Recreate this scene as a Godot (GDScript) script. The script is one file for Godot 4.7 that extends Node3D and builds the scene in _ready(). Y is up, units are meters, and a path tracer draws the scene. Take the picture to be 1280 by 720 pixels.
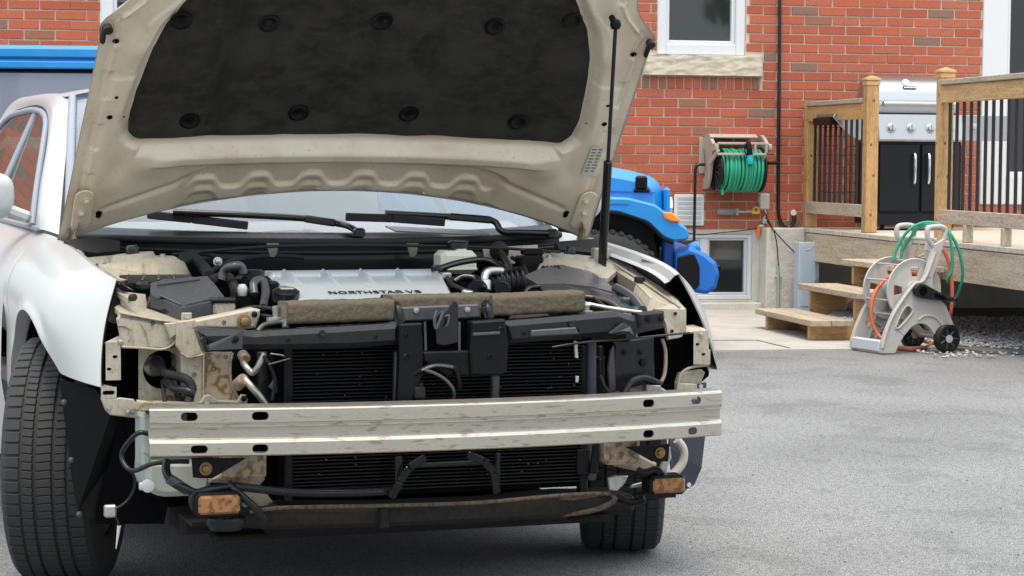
extends Node3D
# A white sedan with its front end taken off, bonnet up, in the drive behind a brick house.
# The camera was measured from the photograph: 80 mm-equivalent lens, 1.15 m above the drive.
const LENS := 2840.0
var view_basis: Basis
var eye := Vector3(0, 1.15, 0)
var car: Node3D
var house: Node3D
var rng := RandomNumberGenerator.new()
var mats := {}
var texs := {}
var used := {}

# ---------------------------------------------------------------- shape collector
class Sh:
	var v := PackedVector3Array()
	var n := PackedVector3Array()
	var col := PackedColorArray()
	var tint := Color(1, 1, 1)
	func t3(a: Vector3, b: Vector3, c: Vector3, na: Vector3, nb: Vector3, nc: Vector3) -> void:
		v.append(a); v.append(c); v.append(b)
		n.append(na); n.append(nc); n.append(nb)
		col.append(tint); col.append(tint); col.append(tint)
	func tri(a: Vector3, b: Vector3, c: Vector3) -> void:
		var m := (b - a).cross(c - a)
		if m.length_squared() < 1e-18: return
		m = m.normalized()
		t3(a, b, c, m, m, m)
	func trio(a: Vector3, b: Vector3, c: Vector3, out: Vector3) -> void:
		if (b - a).cross(c - a).dot(out) < 0.0: tri(a, c, b)
		else: tri(a, b, c)
	func quad(a: Vector3, b: Vector3, c: Vector3, d: Vector3) -> void:
		tri(a, b, c); tri(a, c, d)
	func quado(a: Vector3, b: Vector3, c: Vector3, d: Vector3, out: Vector3) -> void:
		trio(a, b, c, out); trio(a, c, d, out)
	func box(c: Vector3, s: Vector3, bev := 0.0, bs := Basis.IDENTITY) -> void:
		var h := s * 0.5
		var b: float = min(bev, min(h.x, min(h.y, h.z)) * 0.98)
		for a in 3:
			var u := (a + 1) % 3
			var w := (a + 2) % 3
			for sg in [-1.0, 1.0]:
				var q := []
				for k in [[-1, -1], [1, -1], [1, 1], [-1, 1]]:
					var p := Vector3.ZERO
					p[a] = h[a] * sg; p[u] = (h[u] - b) * k[0]; p[w] = (h[w] - b) * k[1]
					q.append(c + bs * p)
				var o := Vector3.ZERO
				o[a] = sg
				quado(q[0], q[1], q[2], q[3], bs * o)
		if b <= 0.0: return
		for a in 3:
			var u := (a + 1) % 3
			var w := (a + 2) % 3
			for su in [-1.0, 1.0]:
				for sw in [-1.0, 1.0]:
					var p1 := Vector3.ZERO; var p2 := Vector3.ZERO; var p3 := Vector3.ZERO; var p4 := Vector3.ZERO
					p1[a] = -(h[a] - b); p1[u] = h[u] * su; p1[w] = (h[w] - b) * sw
					p2 = p1; p2[a] = h[a] - b
					p4[a] = -(h[a] - b); p4[u] = (h[u] - b) * su; p4[w] = h[w] * sw
					p3 = p4; p3[a] = h[a] - b
					var o := Vector3.ZERO
					o[u] = su; o[w] = sw
					quado(c + bs * p1, c + bs * p2, c + bs * p3, c + bs * p4, bs * o)
		for sx in [-1.0, 1.0]:
			for sy in [-1.0, 1.0]:
				for sz in [-1.0, 1.0]:
					trio(c + bs * Vector3(h.x * sx, (h.y - b) * sy, (h.z - b) * sz), c + bs * Vector3((h.x - b) * sx, h.y * sy, (h.z - b) * sz), c + bs * Vector3((h.x - b) * sx, (h.y - b) * sy, h.z * sz), bs * Vector3(sx, sy, sz))
	func span(a: Vector3, b: Vector3, bev := 0.0) -> void:      # box between two corners
		box((a + b) * 0.5, (b - a).abs(), bev)
	func bar(a: Vector3, b: Vector3, w: float, h: float, bev := 0.0, up := Vector3.UP) -> void:  # beam from a to b
		var z := (b - a).normalized()
		var x := up.cross(z)
		if x.length() < 1e-4: x = Vector3.RIGHT.cross(z)
		x = x.normalized()
		box((a + b) * 0.5, Vector3(w, h, (b - a).length()), bev, Basis(x, z.cross(x), z))
	func prism(p2: PackedVector2Array, tf: Transform3D, depth: float, bev := 0.0) -> void:  # polygon in xy, front at z=0, back at -depth
		var p := PackedVector2Array()
		for q in p2:
			if p.is_empty() or (p[p.size() - 1] - q).length() > 1e-4: p.append(q)
		if p.size() > 3 and (p[0] - p[p.size() - 1]).length() < 1e-4: p.resize(p.size() - 1)
		var ar := 0.0
		for i in p.size():
			var q := p[(i + 1) % p.size()]
			ar += p[i].x * q.y - q.x * p[i].y
		if ar < 0.0: p.reverse()
		var inn := p
		if bev > 0.0:
			inn = PackedVector2Array()
			for i in p.size():
				var e0 := (p[i] - p[(i + p.size() - 1) % p.size()]).normalized()
				var e1 := (p[(i + 1) % p.size()] - p[i]).normalized()
				var n0 := Vector2(-e0.y, e0.x)
				var n1 := Vector2(-e1.y, e1.x)
				var m := n0 + n1
				var d: float = max(0.35, 1.0 + n0.dot(n1))
				inn.append(p[i] + m * (bev / d))
		var idx := Geometry2D.triangulate_polygon(p)
		if idx.is_empty(): print("cannot fill polygon ", p)
		var fz := tf.basis.z
		for i in range(0, idx.size(), 3):
			var a := inn[idx[i]]; var b := inn[idx[i + 1]]; var c := inn[idx[i + 2]]
			trio(tf * Vector3(a.x, a.y, 0), tf * Vector3(b.x, b.y, 0), tf * Vector3(c.x, c.y, 0), fz)
			trio(tf * Vector3(a.x, a.y, -depth), tf * Vector3(b.x, b.y, -depth), tf * Vector3(c.x, c.y, -depth), -fz)
		var k := p.size()
		for i in k:
			var j := (i + 1) % k
			var ed := p[j] - p[i]
			var on := tf.basis * Vector3(ed.y, -ed.x, 0)
			if bev > 0.0:
				quado(tf * Vector3(inn[i].x, inn[i].y, 0), tf * Vector3(inn[j].x, inn[j].y, 0), tf * Vector3(p[j].x, p[j].y, -bev), tf * Vector3(p[i].x, p[i].y, -bev), on + fz)
				quado(tf * Vector3(p[i].x, p[i].y, -bev), tf * Vector3(p[j].x, p[j].y, -bev), tf * Vector3(p[j].x, p[j].y, -depth + bev), tf * Vector3(p[i].x, p[i].y, -depth + bev), on)
				quado(tf * Vector3(p[i].x, p[i].y, -depth + bev), tf * Vector3(p[j].x, p[j].y, -depth + bev), tf * Vector3(inn[j].x, inn[j].y, -depth), tf * Vector3(inn[i].x, inn[i].y, -depth), on - fz)
			else:
				quado(tf * Vector3(p[i].x, p[i].y, 0), tf * Vector3(p[j].x, p[j].y, 0), tf * Vector3(p[j].x, p[j].y, -depth), tf * Vector3(p[i].x, p[i].y, -depth), on)
	func sheet(p3: Array, off: Vector3) -> void:                # free polygon (seen along z) with a thickness vector
		var p := PackedVector2Array()
		for q in p3: p.append(Vector2(q.x, q.y))
		var idx := Geometry2D.triangulate_polygon(p)
		for i in range(0, idx.size(), 3):
			trio(p3[idx[i]], p3[idx[i + 1]], p3[idx[i + 2]], -off)
			trio(p3[idx[i]] + off, p3[idx[i + 1]] + off, p3[idx[i + 2]] + off, off)
		var c := Vector3.ZERO
		for q in p3: c += q
		c /= p3.size()
		for i in p3.size():
			var a: Vector3 = p3[i]
			var b: Vector3 = p3[(i + 1) % p3.size()]
			quado(a, b, b + off, a + off, (a + b) * 0.5 - c)
	func grid(fn: Callable, nu: int, nv: int) -> void:   # smooth surface fn(u, v), u and v from 0 to 1
		var g := []
		for i in nu + 1:
			var r := PackedVector3Array()
			for j in nv + 1: r.append(fn.call(float(i) / nu, float(j) / nv))
			g.append(r)
		var nn := []
		for i in nu + 1:
			var r := PackedVector3Array()
			for j in nv + 1:
				var du: Vector3 = g[min(i + 1, nu)][j] - g[max(i - 1, 0)][j]
				var dv: Vector3 = g[i][min(j + 1, nv)] - g[i][max(j - 1, 0)]
				var c := du.cross(dv)
				r.append(c.normalized() if c.length_squared() > 1e-20 else Vector3.UP)
			nn.append(r)
		for i in nu:
			for j in nv:
				t3(g[i][j], g[i + 1][j], g[i + 1][j + 1], nn[i][j], nn[i + 1][j], nn[i + 1][j + 1])
				t3(g[i][j], g[i + 1][j + 1], g[i][j + 1], nn[i][j], nn[i + 1][j + 1], nn[i][j + 1])
	func tube(pts: Array, r: float, sides := 8, sub := 4, r_end := -1.0) -> void:
		var p := PackedVector3Array()
		var m := pts.size()
		if sub > 1 and m > 2:
			for i in m - 1:
				var a: Vector3 = pts[max(i - 1, 0)]; var b: Vector3 = pts[i]; var c: Vector3 = pts[i + 1]; var d: Vector3 = pts[min(i + 2, m - 1)]
				for k in sub: p.append(b.cubic_interpolate(c, a, d, float(k) / sub))
			p.append(pts[m - 1])
		else:
			for q in pts: p.append(q)
		var k := p.size()
		var tg := (p[1] - p[0]).normalized()
		var up := tg.cross(Vector3.UP)
		if up.length() < 0.1: up = tg.cross(Vector3.RIGHT)
		up = up.normalized()
		var rings := []
		var norms := []
		for i in k:
			var tn := (p[min(i + 1, k - 1)] - p[max(i - 1, 0)]).normalized()
			up = (up - tn * up.dot(tn)).normalized()
			var sd := tn.cross(up)
			var rr := r if r_end < 0.0 else lerpf(r, r_end, float(i) / (k - 1))
			var ring := PackedVector3Array()
			var nr := PackedVector3Array()
			for s in sides:
				var a := TAU * s / sides
				var d := up * cos(a) + sd * sin(a)
				ring.append(p[i] + d * rr); nr.append(d)
			rings.append(ring); norms.append(nr)
		for i in k - 1:
			for s in sides:
				var e := (s + 1) % sides
				t3(rings[i][s], rings[i + 1][e], rings[i + 1][s], norms[i][s], norms[i + 1][e], norms[i + 1][s])
				t3(rings[i][s], rings[i][e], rings[i + 1][e], norms[i][s], norms[i][e], norms[i + 1][e])
		for s in range(1, sides - 1):
			trio(rings[0][0], rings[0][s], rings[0][s + 1], p[0] - p[1])
			trio(rings[k - 1][0], rings[k - 1][s], rings[k - 1][s + 1], p[k - 1] - p[k - 2])
	func lathe(prof: Array, tf: Transform3D, seg := 24, a0 := 0.0, a1 := TAU) -> void:   # (radius, height) about the y axis
		var m := prof.size()
		var sn := []
		for i in m - 1:
			var d: Vector2 = (prof[i + 1] - prof[i]).normalized()
			sn.append(Vector2(d.y, -d.x))
		for i in m - 1:
			var n0: Vector2 = sn[i]
			var n1: Vector2 = sn[i]
			if i > 0 and sn[i - 1].dot(sn[i]) > 0.75: n0 = (sn[i - 1] + sn[i]).normalized()
			if i < m - 2 and sn[i + 1].dot(sn[i]) > 0.75: n1 = (sn[i + 1] + sn[i]).normalized()
			for s in seg:
				var a := lerpf(a0, a1, float(s) / seg)
				var b := lerpf(a0, a1, float(s + 1) / seg)
				var da := Vector3(cos(a), 0, sin(a)); var db := Vector3(cos(b), 0, sin(b))
				var p00: Vector3 = tf * (da * prof[i].x + Vector3.UP * prof[i].y)
				var p01: Vector3 = tf * (db * prof[i].x + Vector3.UP * prof[i].y)
				var p10: Vector3 = tf * (da * prof[i + 1].x + Vector3.UP * prof[i + 1].y)
				var p11: Vector3 = tf * (db * prof[i + 1].x + Vector3.UP * prof[i + 1].y)
				var q00 := (tf.basis * (da * n0.x + Vector3.UP * n0.y)).normalized()
				var q01 := (tf.basis * (db * n0.x + Vector3.UP * n0.y)).normalized()
				var q10 := (tf.basis * (da * n1.x + Vector3.UP * n1.y)).normalized()
				var q11 := (tf.basis * (db * n1.x + Vector3.UP * n1.y)).normalized()
				t3(p00, p11, p01, q00, q11, q01)
				t3(p00, p10, p11, q00, q10, q11)
	func rod(a: Vector3, b: Vector3, r: float, seg := 12, bev := 0.0) -> void:    # closed cylinder from a to b
		var y := (b - a).normalized()
		var x := y.cross(Vector3.UP)
		if x.length() < 1e-3: x = y.cross(Vector3.RIGHT)
		x = x.normalized()
		var h := (b - a).length()
		lathe([Vector2(0, 0), Vector2(r - bev, 0), Vector2(r, bev), Vector2(r, h - bev), Vector2(r - bev, h), Vector2(0, h)], Transform3D(Basis(x, y, x.cross(y)), a), seg)
	func plate_hole(c: Vector2, half: Vector2, hole: Vector2, tf: Callable, deep: float, k := 20) -> void:   # rectangle with an oval slot; tf(x, y, depth) gives the point
		var ang := []
		for i in k: ang.append(TAU * i / k)
		for s in [[1, 1], [-1, 1], [-1, -1], [1, -1]]: ang.append(fposmod(atan2(half.y * s[1], half.x * s[0]), TAU))
		ang.sort()
		var m := ang.size()
		for i in m:
			var q := []
			for a in [ang[i], ang[(i + 1) % m]]:
				var d := Vector2(cos(a), sin(a))
				var r: float = min(half.x / max(abs(d.x), 1e-6), half.y / max(abs(d.y), 1e-6))
				var pr := c + d * r
				var e := Vector2(cos(a) * hole.y, sin(a) * hole.y)          # a slot: two half circles with a straight between
				e.x += sign(d.x) * (hole.x - hole.y) if abs(d.x) > 0.02 else 0.0
				q.append([pr, c + e])
			var a0: Vector3 = tf.call(q[0][0].x, q[0][0].y, 0.0); var a1: Vector3 = tf.call(q[1][0].x, q[1][0].y, 0.0)
			var b0: Vector3 = tf.call(q[0][1].x, q[0][1].y, 0.0); var b1: Vector3 = tf.call(q[1][1].x, q[1][1].y, 0.0)
			var c0: Vector3 = tf.call(q[0][1].x, q[0][1].y, deep); var c1: Vector3 = tf.call(q[1][1].x, q[1][1].y, deep)
			quado(a0, a1, b1, b0, a0 - tf.call(q[0][0].x, q[0][0].y, 0.01))
			var mid: Vector3 = tf.call(c.x, c.y, 0.0)
			quado(b0, b1, c1, c0, mid - b0)
	func mesh(m: Material = null, colors := false) -> ArrayMesh:
		var am := ArrayMesh.new()
		var a := []
		a.resize(Mesh.ARRAY_MAX)
		a[Mesh.ARRAY_VERTEX] = v
		a[Mesh.ARRAY_NORMAL] = n
		if colors: a[Mesh.ARRAY_COLOR] = col
		am.add_surface_from_arrays(Mesh.PRIMITIVE_TRIANGLES, a)
		if m: am.surface_set_material(0, m)
		return am

# ---------------------------------------------------------------- nodes
func fresh(called: String) -> String:
	used[called] = used.get(called, 0) + 1
	return called if used[called] == 1 else "%s_%03d" % [called, used[called] - 1]
func part(parent: Node, called: String, sh: Sh, m: Material, colors := false) -> MeshInstance3D:
	return inst(parent, called, sh.mesh(m, colors))
func inst(parent: Node, called: String, me: Mesh, at := Vector3.ZERO) -> MeshInstance3D:
	var o := MeshInstance3D.new()
	o.name = fresh(called) if parent == self else called
	o.mesh = me
	o.position = at
	o.cast_shadow = GeometryInstance3D.SHADOW_CASTING_SETTING_ON
	parent.add_child(o, true)
	return o
func thing(called: String, label: String, category: String, at := Vector3.ZERO, turn := 0.0, group := "") -> Node3D:
	var o := Node3D.new()
	o.name = fresh(called)
	add_child(o)
	o.position = at
	o.rotation.y = turn
	return tag(o, label, category, group)
func tag(o: Node3D, label: String, category: String, group := "") -> Node3D:
	o.set_meta("label", label); o.set_meta("category", category)
	if group != "": o.set_meta("group", group)
	return o
func ground(called: String, sh: Sh, m: Material) -> MeshInstance3D:
	var o := part(self, called, sh, m)
	o.set_meta("kind", "structure")
	return o

# ---------------------------------------------------------------- from pixels to places
func look(px: float, py: float) -> Vector3:
	return view_basis * Vector3((px - 640.0) / LENS, (360.0 - py) / LENS, -1.0)
func hit(o: Node3D, px: float, py: float, axis: int, val: float) -> Vector3:     # where that sight line meets the plane axis = val of o
	var tf := o.transform.affine_inverse()
	var s := tf * eye
	var d := tf.basis * look(px, py)
	return s + d * ((val - s[axis]) / d[axis])
func C(px: float, py: float, z: float) -> Vector3: return hit(car, px, py, 2, z)
func CX(px: float, py: float, x: float) -> Vector3: return hit(car, px, py, 0, x)
func CY(px: float, py: float, y: float) -> Vector3: return hit(car, px, py, 1, y)
func W(px: float, py: float, z := 0.0) -> Vector3: return hit(house, px, py, 2, z)
func cpoly(sh: Sh, pts: Array, z: float, depth: float, bev := 0.0) -> void:        # an upright plate in the car, front at z
	var p := PackedVector2Array()
	for q in pts:
		var c := C(q[0], q[1], z)
		p.append(Vector2(c.x, c.y))
	sh.prism(p, Transform3D(Basis.IDENTITY, Vector3(0, 0, z)), depth, bev)
func cpts(a: Array) -> Array:                                                      # [px, py, z] to points
	var r := []
	for q in a: r.append(C(q[0], q[1], q[2]))
	return r
func round_poly(pts: Array, r: float, k := 4) -> PackedVector2Array:               # corners cut to arcs
	var out := PackedVector2Array()
	var m := pts.size()
	for i in m:
		var p: Vector2 = pts[i]
		var a: Vector2 = pts[(i + m - 1) % m]
		var b: Vector2 = pts[(i + 1) % m]
		var d: float = min(r, min((a - p).length(), (b - p).length()) * 0.48)
		var s := p + (a - p).normalized() * d
		var e := p + (b - p).normalized() * d
		for j in k + 1:
			var t := float(j) / k
			out.append(s.lerp(p, t).lerp(p.lerp(e, t), t))
	return out

# ---------------------------------------------------------------- textures and materials
func nz(sd: int, freq: float, w := 512, h := 512, oct := 4, kind := FastNoiseLite.TYPE_SIMPLEX_SMOOTH) -> PackedByteArray:
	var f := FastNoiseLite.new()
	f.seed = sd; f.frequency = freq; f.noise_type = kind
	f.fractal_octaves = oct
	if oct <= 1: f.fractal_type = FastNoiseLite.FRACTAL_NONE
	var im := f.get_seamless_image(w, h)
	im.convert(Image.FORMAT_L8)
	return im.get_data()
func grain(sd: int, freq: float, w: int, oct := 2) -> PackedByteArray:      # fine noise whose seam is finer than a grain
	var f := FastNoiseLite.new()
	f.seed = sd; f.frequency = freq; f.noise_type = FastNoiseLite.TYPE_SIMPLEX
	f.fractal_octaves = oct
	var im := f.get_image(w, w)
	im.convert(Image.FORMAT_L8)
	return im.get_data()
func nz_tall(sd: int, freq: float) -> PackedByteArray:          # streaks that run up and down
	var im := Image.create_from_data(512, 64, false, Image.FORMAT_L8, nz(sd, freq, 512, 64, 3))
	im.resize(512, 512, Image.INTERPOLATE_CUBIC)
	return im.get_data()
func tex(key: String, w: int, h: int, fn: Callable) -> ImageTexture:               # fn(i) gives the colour of pixel i
	if texs.has(key): return texs[key]
	var d := PackedByteArray()
	d.resize(w * h * 3)
	for i in w * h:
		var c: Color = fn.call(i)
		if key != "rough": c = c.linear_to_srgb()
		d[i * 3] = int(clampf(c.r, 0, 1) * 255.0); d[i * 3 + 1] = int(clampf(c.g, 0, 1) * 255.0); d[i * 3 + 2] = int(clampf(c.b, 0, 1) * 255.0)
	var t := ImageTexture.create_from_image(Image.create_from_data(w, h, false, Image.FORMAT_RGB8, d))
	texs[key] = t
	return t
func ntex(key: String, w: int, h: int, fn: Callable, strength := 4.0) -> ImageTexture:  # a normal map from heights fn(i)
	if texs.has(key): return texs[key]
	var d := PackedByteArray()
	d.resize(w * h)
	for i in w * h: d[i] = int(clampf(fn.call(i), 0, 1) * 255.0)
	var im := Image.create_from_data(w, h, false, Image.FORMAT_L8, d)
	im.convert(Image.FORMAT_RGBA8)
	im.bump_map_to_normal_map(strength)
	var t := ImageTexture.create_from_image(im)
	texs[key] = t
	return t
func M(key: String, lin := Color(0.5, 0.5, 0.5), rough := 0.6, metal := 0.0, o := {}) -> StandardMaterial3D:
	if mats.has(key): return mats[key]
	var m := StandardMaterial3D.new()
	m.resource_name = key
	m.albedo_color = lin.linear_to_srgb()
	m.roughness = rough
	m.metallic = metal
	m.cull_mode = BaseMaterial3D.CULL_DISABLED
	if o.has("spec"): m.metallic_specular = o.spec
	if o.has("tex"): m.albedo_texture = o.tex
	if o.has("rtex"):
		m.roughness_texture = o.rtex
		m.roughness_texture_channel = BaseMaterial3D.TEXTURE_CHANNEL_GRAYSCALE
	if o.has("nrm"):
		m.normal_enabled = true
		m.normal_texture = o.nrm
		m.normal_scale = o.get("ns", 1.0)
	if o.has("scale"):
		m.uv1_triplanar = true
		m.uv1_world_triplanar = o.get("world", false)
		m.uv1_scale = o.scale
		m.uv1_offset = o.get("off", Vector3.ZERO)
	if o.has("coat"):
		m.clearcoat_enabled = true
		m.clearcoat = o.coat
		m.clearcoat_roughness = o.get("coatr", 0.05)
	if o.has("alpha"):
		m.transparency = BaseMaterial3D.TRANSPARENCY_ALPHA
		m.albedo_color.a = o.alpha
	if o.has("vcol"): m.vertex_color_use_as_albedo = true
	mats[key] = m
	return m

func _ready() -> void:
	rng.seed = 7
	# camera
	var cam := Camera3D.new()
	cam.name = "camera"
	add_child(cam)
	var pitch := atan(160.0 / LENS)
	view_basis = Basis(Vector3.RIGHT, -pitch) * Basis(Vector3.BACK, 0.008)
	cam.transform = Transform3D(view_basis, eye)
	cam.fov = rad_to_deg(2.0 * atan(360.0 / LENS))
	cam.near = 0.05
	cam.far = 900.0
	cam.current = true
	# sky: bright, thinly clouded
	var env := Environment.new()
	env.background_mode = Environment.BG_SKY
	var sm := ProceduralSkyMaterial.new()
	sm.sky_top_color = Color(0.92, 0.96, 1.0)
	sm.sky_horizon_color = Color(0.62, 0.64, 0.655)
	sm.sky_curve = 0.45
	sm.ground_bottom_color = Color(0.42, 0.42, 0.42)
	sm.ground_horizon_color = Color(0.62, 0.63, 0.64)
	sm.sun_angle_max = 1.0
	var sky := Sky.new()
	sky.sky_material = sm
	env.sky = sky
	env.background_energy_multiplier = 1.5
	env.tonemap_mode = Environment.TONE_MAPPER_LINEAR
	env.tonemap_exposure = 1.9
	env.sdfgi_enabled = true
	env.ssao_enabled = true
	env.ssil_enabled = true
	var we := WorldEnvironment.new()
	we.name = "world_environment"
	we.environment = env
	add_child(we)
	# the sun behind thin cloud, high over the left shoulder
	var sun := DirectionalLight3D.new()
	sun.name = "sun"
	sun.light_color = Color(1.0, 0.95, 0.87)
	sun.light_energy = 0.48
	sun.light_angular_distance = 20.0
	sun.shadow_enabled = true
	sun.rotation_degrees = Vector3(-72, 6, 0)
	add_child(sun)

	make_materials()
	house = thing("brick_house", "red brick house with white windows and a pale concrete foundation", "house", Vector3(1.602, 0, -17.5), deg_to_rad(11))
	car = thing("car", "white sedan with its bonnet raised and its front bumper and lamps removed", "car", Vector3(-0.405, 0, -6.324), deg_to_rad(20.3))
	make_ground()
	make_house()
	make_deck()
	make_steps()
	make_grill()
	make_wall_fittings()
	make_wall_reel()
	make_hose_cart()
	make_jeep()
	make_yard_trees()
	make_car()

func make_materials() -> void:
	var g1 := nz(11, 0.008)
	var g2 := nz(12, 0.03)
	var g3 := nz(13, 0.12, 512, 512, 3)
	var g4 := nz(14, 0.35, 512, 512, 2)
	var tall := nz_tall(15, 0.05)
	var grime := tex("grime", 512, 512, func(i: int) -> Color:
		var a := smoothstep(0.45, 0.85, g1[i] / 255.0) * 0.35 + smoothstep(0.52, 0.85, g2[i] / 255.0) * 0.45
		a += smoothstep(0.62, 0.82, g3[i] / 255.0) * 0.35 + smoothstep(0.55, 0.85, tall[i] / 255.0) * 0.40
		a = clampf(a, 0, 1)
		var b := 0.95 + 0.16 * (g4[i] / 255.0 - 0.5)
		var c := Color(b, b, b).lerp(Color(0.52, 0.40, 0.26), a * 0.62)
		if g2[i] > 202 and g3[i] > 150: c = c.lerp(Color(0.30, 0.14, 0.05), 0.55)       # rust spots
		if g3[i] > 196 and g4[i] > 120: c = c.lerp(Color(0.12, 0.10, 0.08), 0.5)        # dirt specks
		return c)
	var stains := tex("stains", 512, 512, func(i: int) -> Color:
		var a := smoothstep(0.45, 0.85, g1[i] / 255.0) * 0.5 + smoothstep(0.5, 0.9, g2[i] / 255.0) * 0.25
		var b := 0.95 + 0.10 * (g4[i] / 255.0 - 0.5)
		var c := Color(b, b, b).lerp(Color(0.58, 0.43, 0.25), clampf(a, 0, 1) * 0.6)
		if g3[i] > 205: c = c.lerp(Color(0.2, 0.14, 0.09), 0.45)
		return c)
	var clean := tex("clean", 512, 512, func(i: int) -> Color:
		var a := smoothstep(0.50, 0.85, g1[i] / 255.0) * 0.5 + smoothstep(0.6, 0.9, tall[i] / 255.0) * 0.5
		var b := 0.96 + 0.06 * (g4[i] / 255.0 - 0.5)
		return Color(b, b, b).lerp(Color(0.66, 0.60, 0.52), a * 0.35))
	var dust := tex("dust", 512, 512, func(i: int) -> Color:
		var a := smoothstep(0.35, 0.8, g2[i] / 255.0) * 0.5 + smoothstep(0.5, 0.8, g3[i] / 255.0) * 0.5
		var b := 0.62 + 0.22 * (g4[i] / 255.0)
		return Color(b, b, b).lerp(Color(1.0, 0.93, 0.82), a * 0.6))
	var rust := tex("rust", 512, 512, func(i: int) -> Color:
		var a := smoothstep(0.40, 0.75, g2[i] / 255.0)
		var b := 0.8 + 0.2 * (g4[i] / 255.0)
		return Color(b, b, b).lerp(Color(0.42, 0.24, 0.10), a * 0.9))
	var rough := tex("rough", 512, 512, func(i: int) -> Color:
		var b := 0.72 + 0.35 * (g2[i] / 255.0 - 0.3) + 0.15 * (g3[i] / 255.0 - 0.5)
		return Color(b, b, b))
	var fine_n := ntex("fine_n", 512, 512, func(i: int) -> float: return g4[i] / 255.0, 3.0)
	var coarse_n := ntex("coarse_n", 512, 512, func(i: int) -> float: return g2[i] / 255.0 * 0.6 + g3[i] / 255.0 * 0.4, 6.0)
	# asphalt: stones in a grey binder, worn patches
	var a1 := grain(21, 0.14, 1024)
	var a2 := grain(22, 0.26, 1024, 1)
	var a3 := grain(23, 0.035, 1024, 2)
	var asph := tex("asphalt", 1024, 1024, func(i: int) -> Color:
		var s := a1[i] / 255.0
		var q := a2[i] / 255.0
		var b := 0.64 + 0.85 * (s - 0.5) + 0.70 * (q - 0.5) + 0.30 * (a3[i] / 255.0 - 0.5)
		if q > 0.76 and s > 0.62: b += 0.3
		return Color(b, b * 0.995, b * 0.985))
	var asph_n := ntex("asphalt_n", 1024, 1024, func(i: int) -> float: return a1[i] / 255.0 * 0.6 + a2[i] / 255.0 * 0.4, 5.0)
	var p1 := nz(31, 0.006, 512, 512, 5)
	var p2 := nz(32, 0.02, 512, 512, 4)
	var patch := tex("patch", 512, 512, func(i: int) -> Color:
		var b := 0.92 + 0.30 * (p1[i] / 255.0 - 0.5) - 0.12 * smoothstep(0.60, 0.75, p2[i] / 255.0)
		return Color(b, b, b * 1.01))
	var am := M("asphalt", Color(0.37, 0.371, 0.373), 0.92, 0.0, {"tex": asph, "nrm": asph_n, "ns": 0.8, "scale": Vector3.ONE * 0.72, "world": true})
	am.detail_enabled = true
	am.detail_albedo = patch
	am.detail_blend_mode = BaseMaterial3D.BLEND_MODE_MUL
	am.detail_uv_layer = BaseMaterial3D.DETAIL_UV_2
	am.uv2_triplanar = true
	am.uv2_world_triplanar = true
	am.uv2_scale = Vector3(0.21, 0.21, 0.17)
	var conc := tex("concrete", 512, 512, func(i: int) -> Color:
		var b := 0.86 + 0.22 * (g1[i] / 255.0 - 0.5) + 0.14 * (g3[i] / 255.0 - 0.5) + 0.10 * (g4[i] / 255.0 - 0.5)
		var a := smoothstep(0.55, 0.85, g2[i] / 255.0) * 0.25
		return Color(b, b * 0.985, b * 0.955).lerp(Color(0.6, 0.57, 0.5), a))
	M("concrete", Color(0.50, 0.495, 0.475), 0.9, 0, {"tex": conc, "nrm": coarse_n, "ns": 0.25, "scale": Vector3.ONE * 0.9})
	M("foundation", Color(0.64, 0.62, 0.575), 0.92, 0, {"tex": conc, "nrm": coarse_n, "ns": 0.35, "scale": Vector3.ONE * 0.8})
	M("sill_stone", Color(0.62, 0.56, 0.46), 0.95, 0, {"tex": conc, "nrm": coarse_n, "ns": 0.35, "scale": Vector3.ONE * 1.6})
	M("gravel", Color(0.37, 0.375, 0.375), 0.9, 0, {"vcol": true})
	M("soil", Color(0.16, 0.155, 0.15), 0.95, 0, {"tex": conc, "scale": Vector3.ONE * 3})
	# brick: wire-cut faces, upright scratches
	var bk := tex("brickface", 512, 512, func(i: int) -> Color:
		var b := 0.84 + 0.5 * (g2[i] / 255.0 - 0.5) + 0.25 * (g4[i] / 255.0 - 0.5)
		return Color(b, b * 0.98, b * 0.96))
	var tones := [Color(0.47, 0.125, 0.070), Color(0.50, 0.142, 0.082), Color(0.43, 0.108, 0.062), Color(0.47, 0.145, 0.088), Color(0.45, 0.128, 0.070), Color(0.51, 0.132, 0.072), Color(0.33, 0.145, 0.095), Color(0.27, 0.155, 0.115)]
	for i in tones.size():
		M("brick%d" % i, tones[i], 0.93, 0, {"tex": bk, "nrm": coarse_n, "ns": 0.5, "scale": Vector3(9.0, 1.6, 9.0), "off": Vector3(0.31 * i, 0.17 * i, 0)})
	M("brick_far", Color(1, 1, 1), 0.93, 0, {"vcol": true, "tex": bk, "scale": Vector3(9.0, 1.6, 9.0)})
	M("mortar", Color(0.66, 0.53, 0.44), 0.95, 0, {"tex": conc, "scale": Vector3.ONE * 1.2, "nrm": fine_n, "ns": 0.5})
	M("vinyl", Color(0.62, 0.645, 0.67), 0.35)
	M("vinyl_old", Color(0.70, 0.72, 0.74), 0.45, 0, {"tex": clean, "scale": Vector3.ONE * 1.5})
	M("pane", Color(0.05, 0.06, 0.06), 0.03, 0, {"alpha": 0.25})
	M("screen", Color(0.02, 0.025, 0.03), 0.6)
	M("room", Color(0.45, 0.44, 0.42), 0.9)
	M("curtain", Color(0.5, 0.5, 0.48), 0.9)
	# timber
	var w1 := nz(41, 0.05, 256, 256, 4)
	var w2 := nz(42, 0.012, 256, 256, 3)
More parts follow.
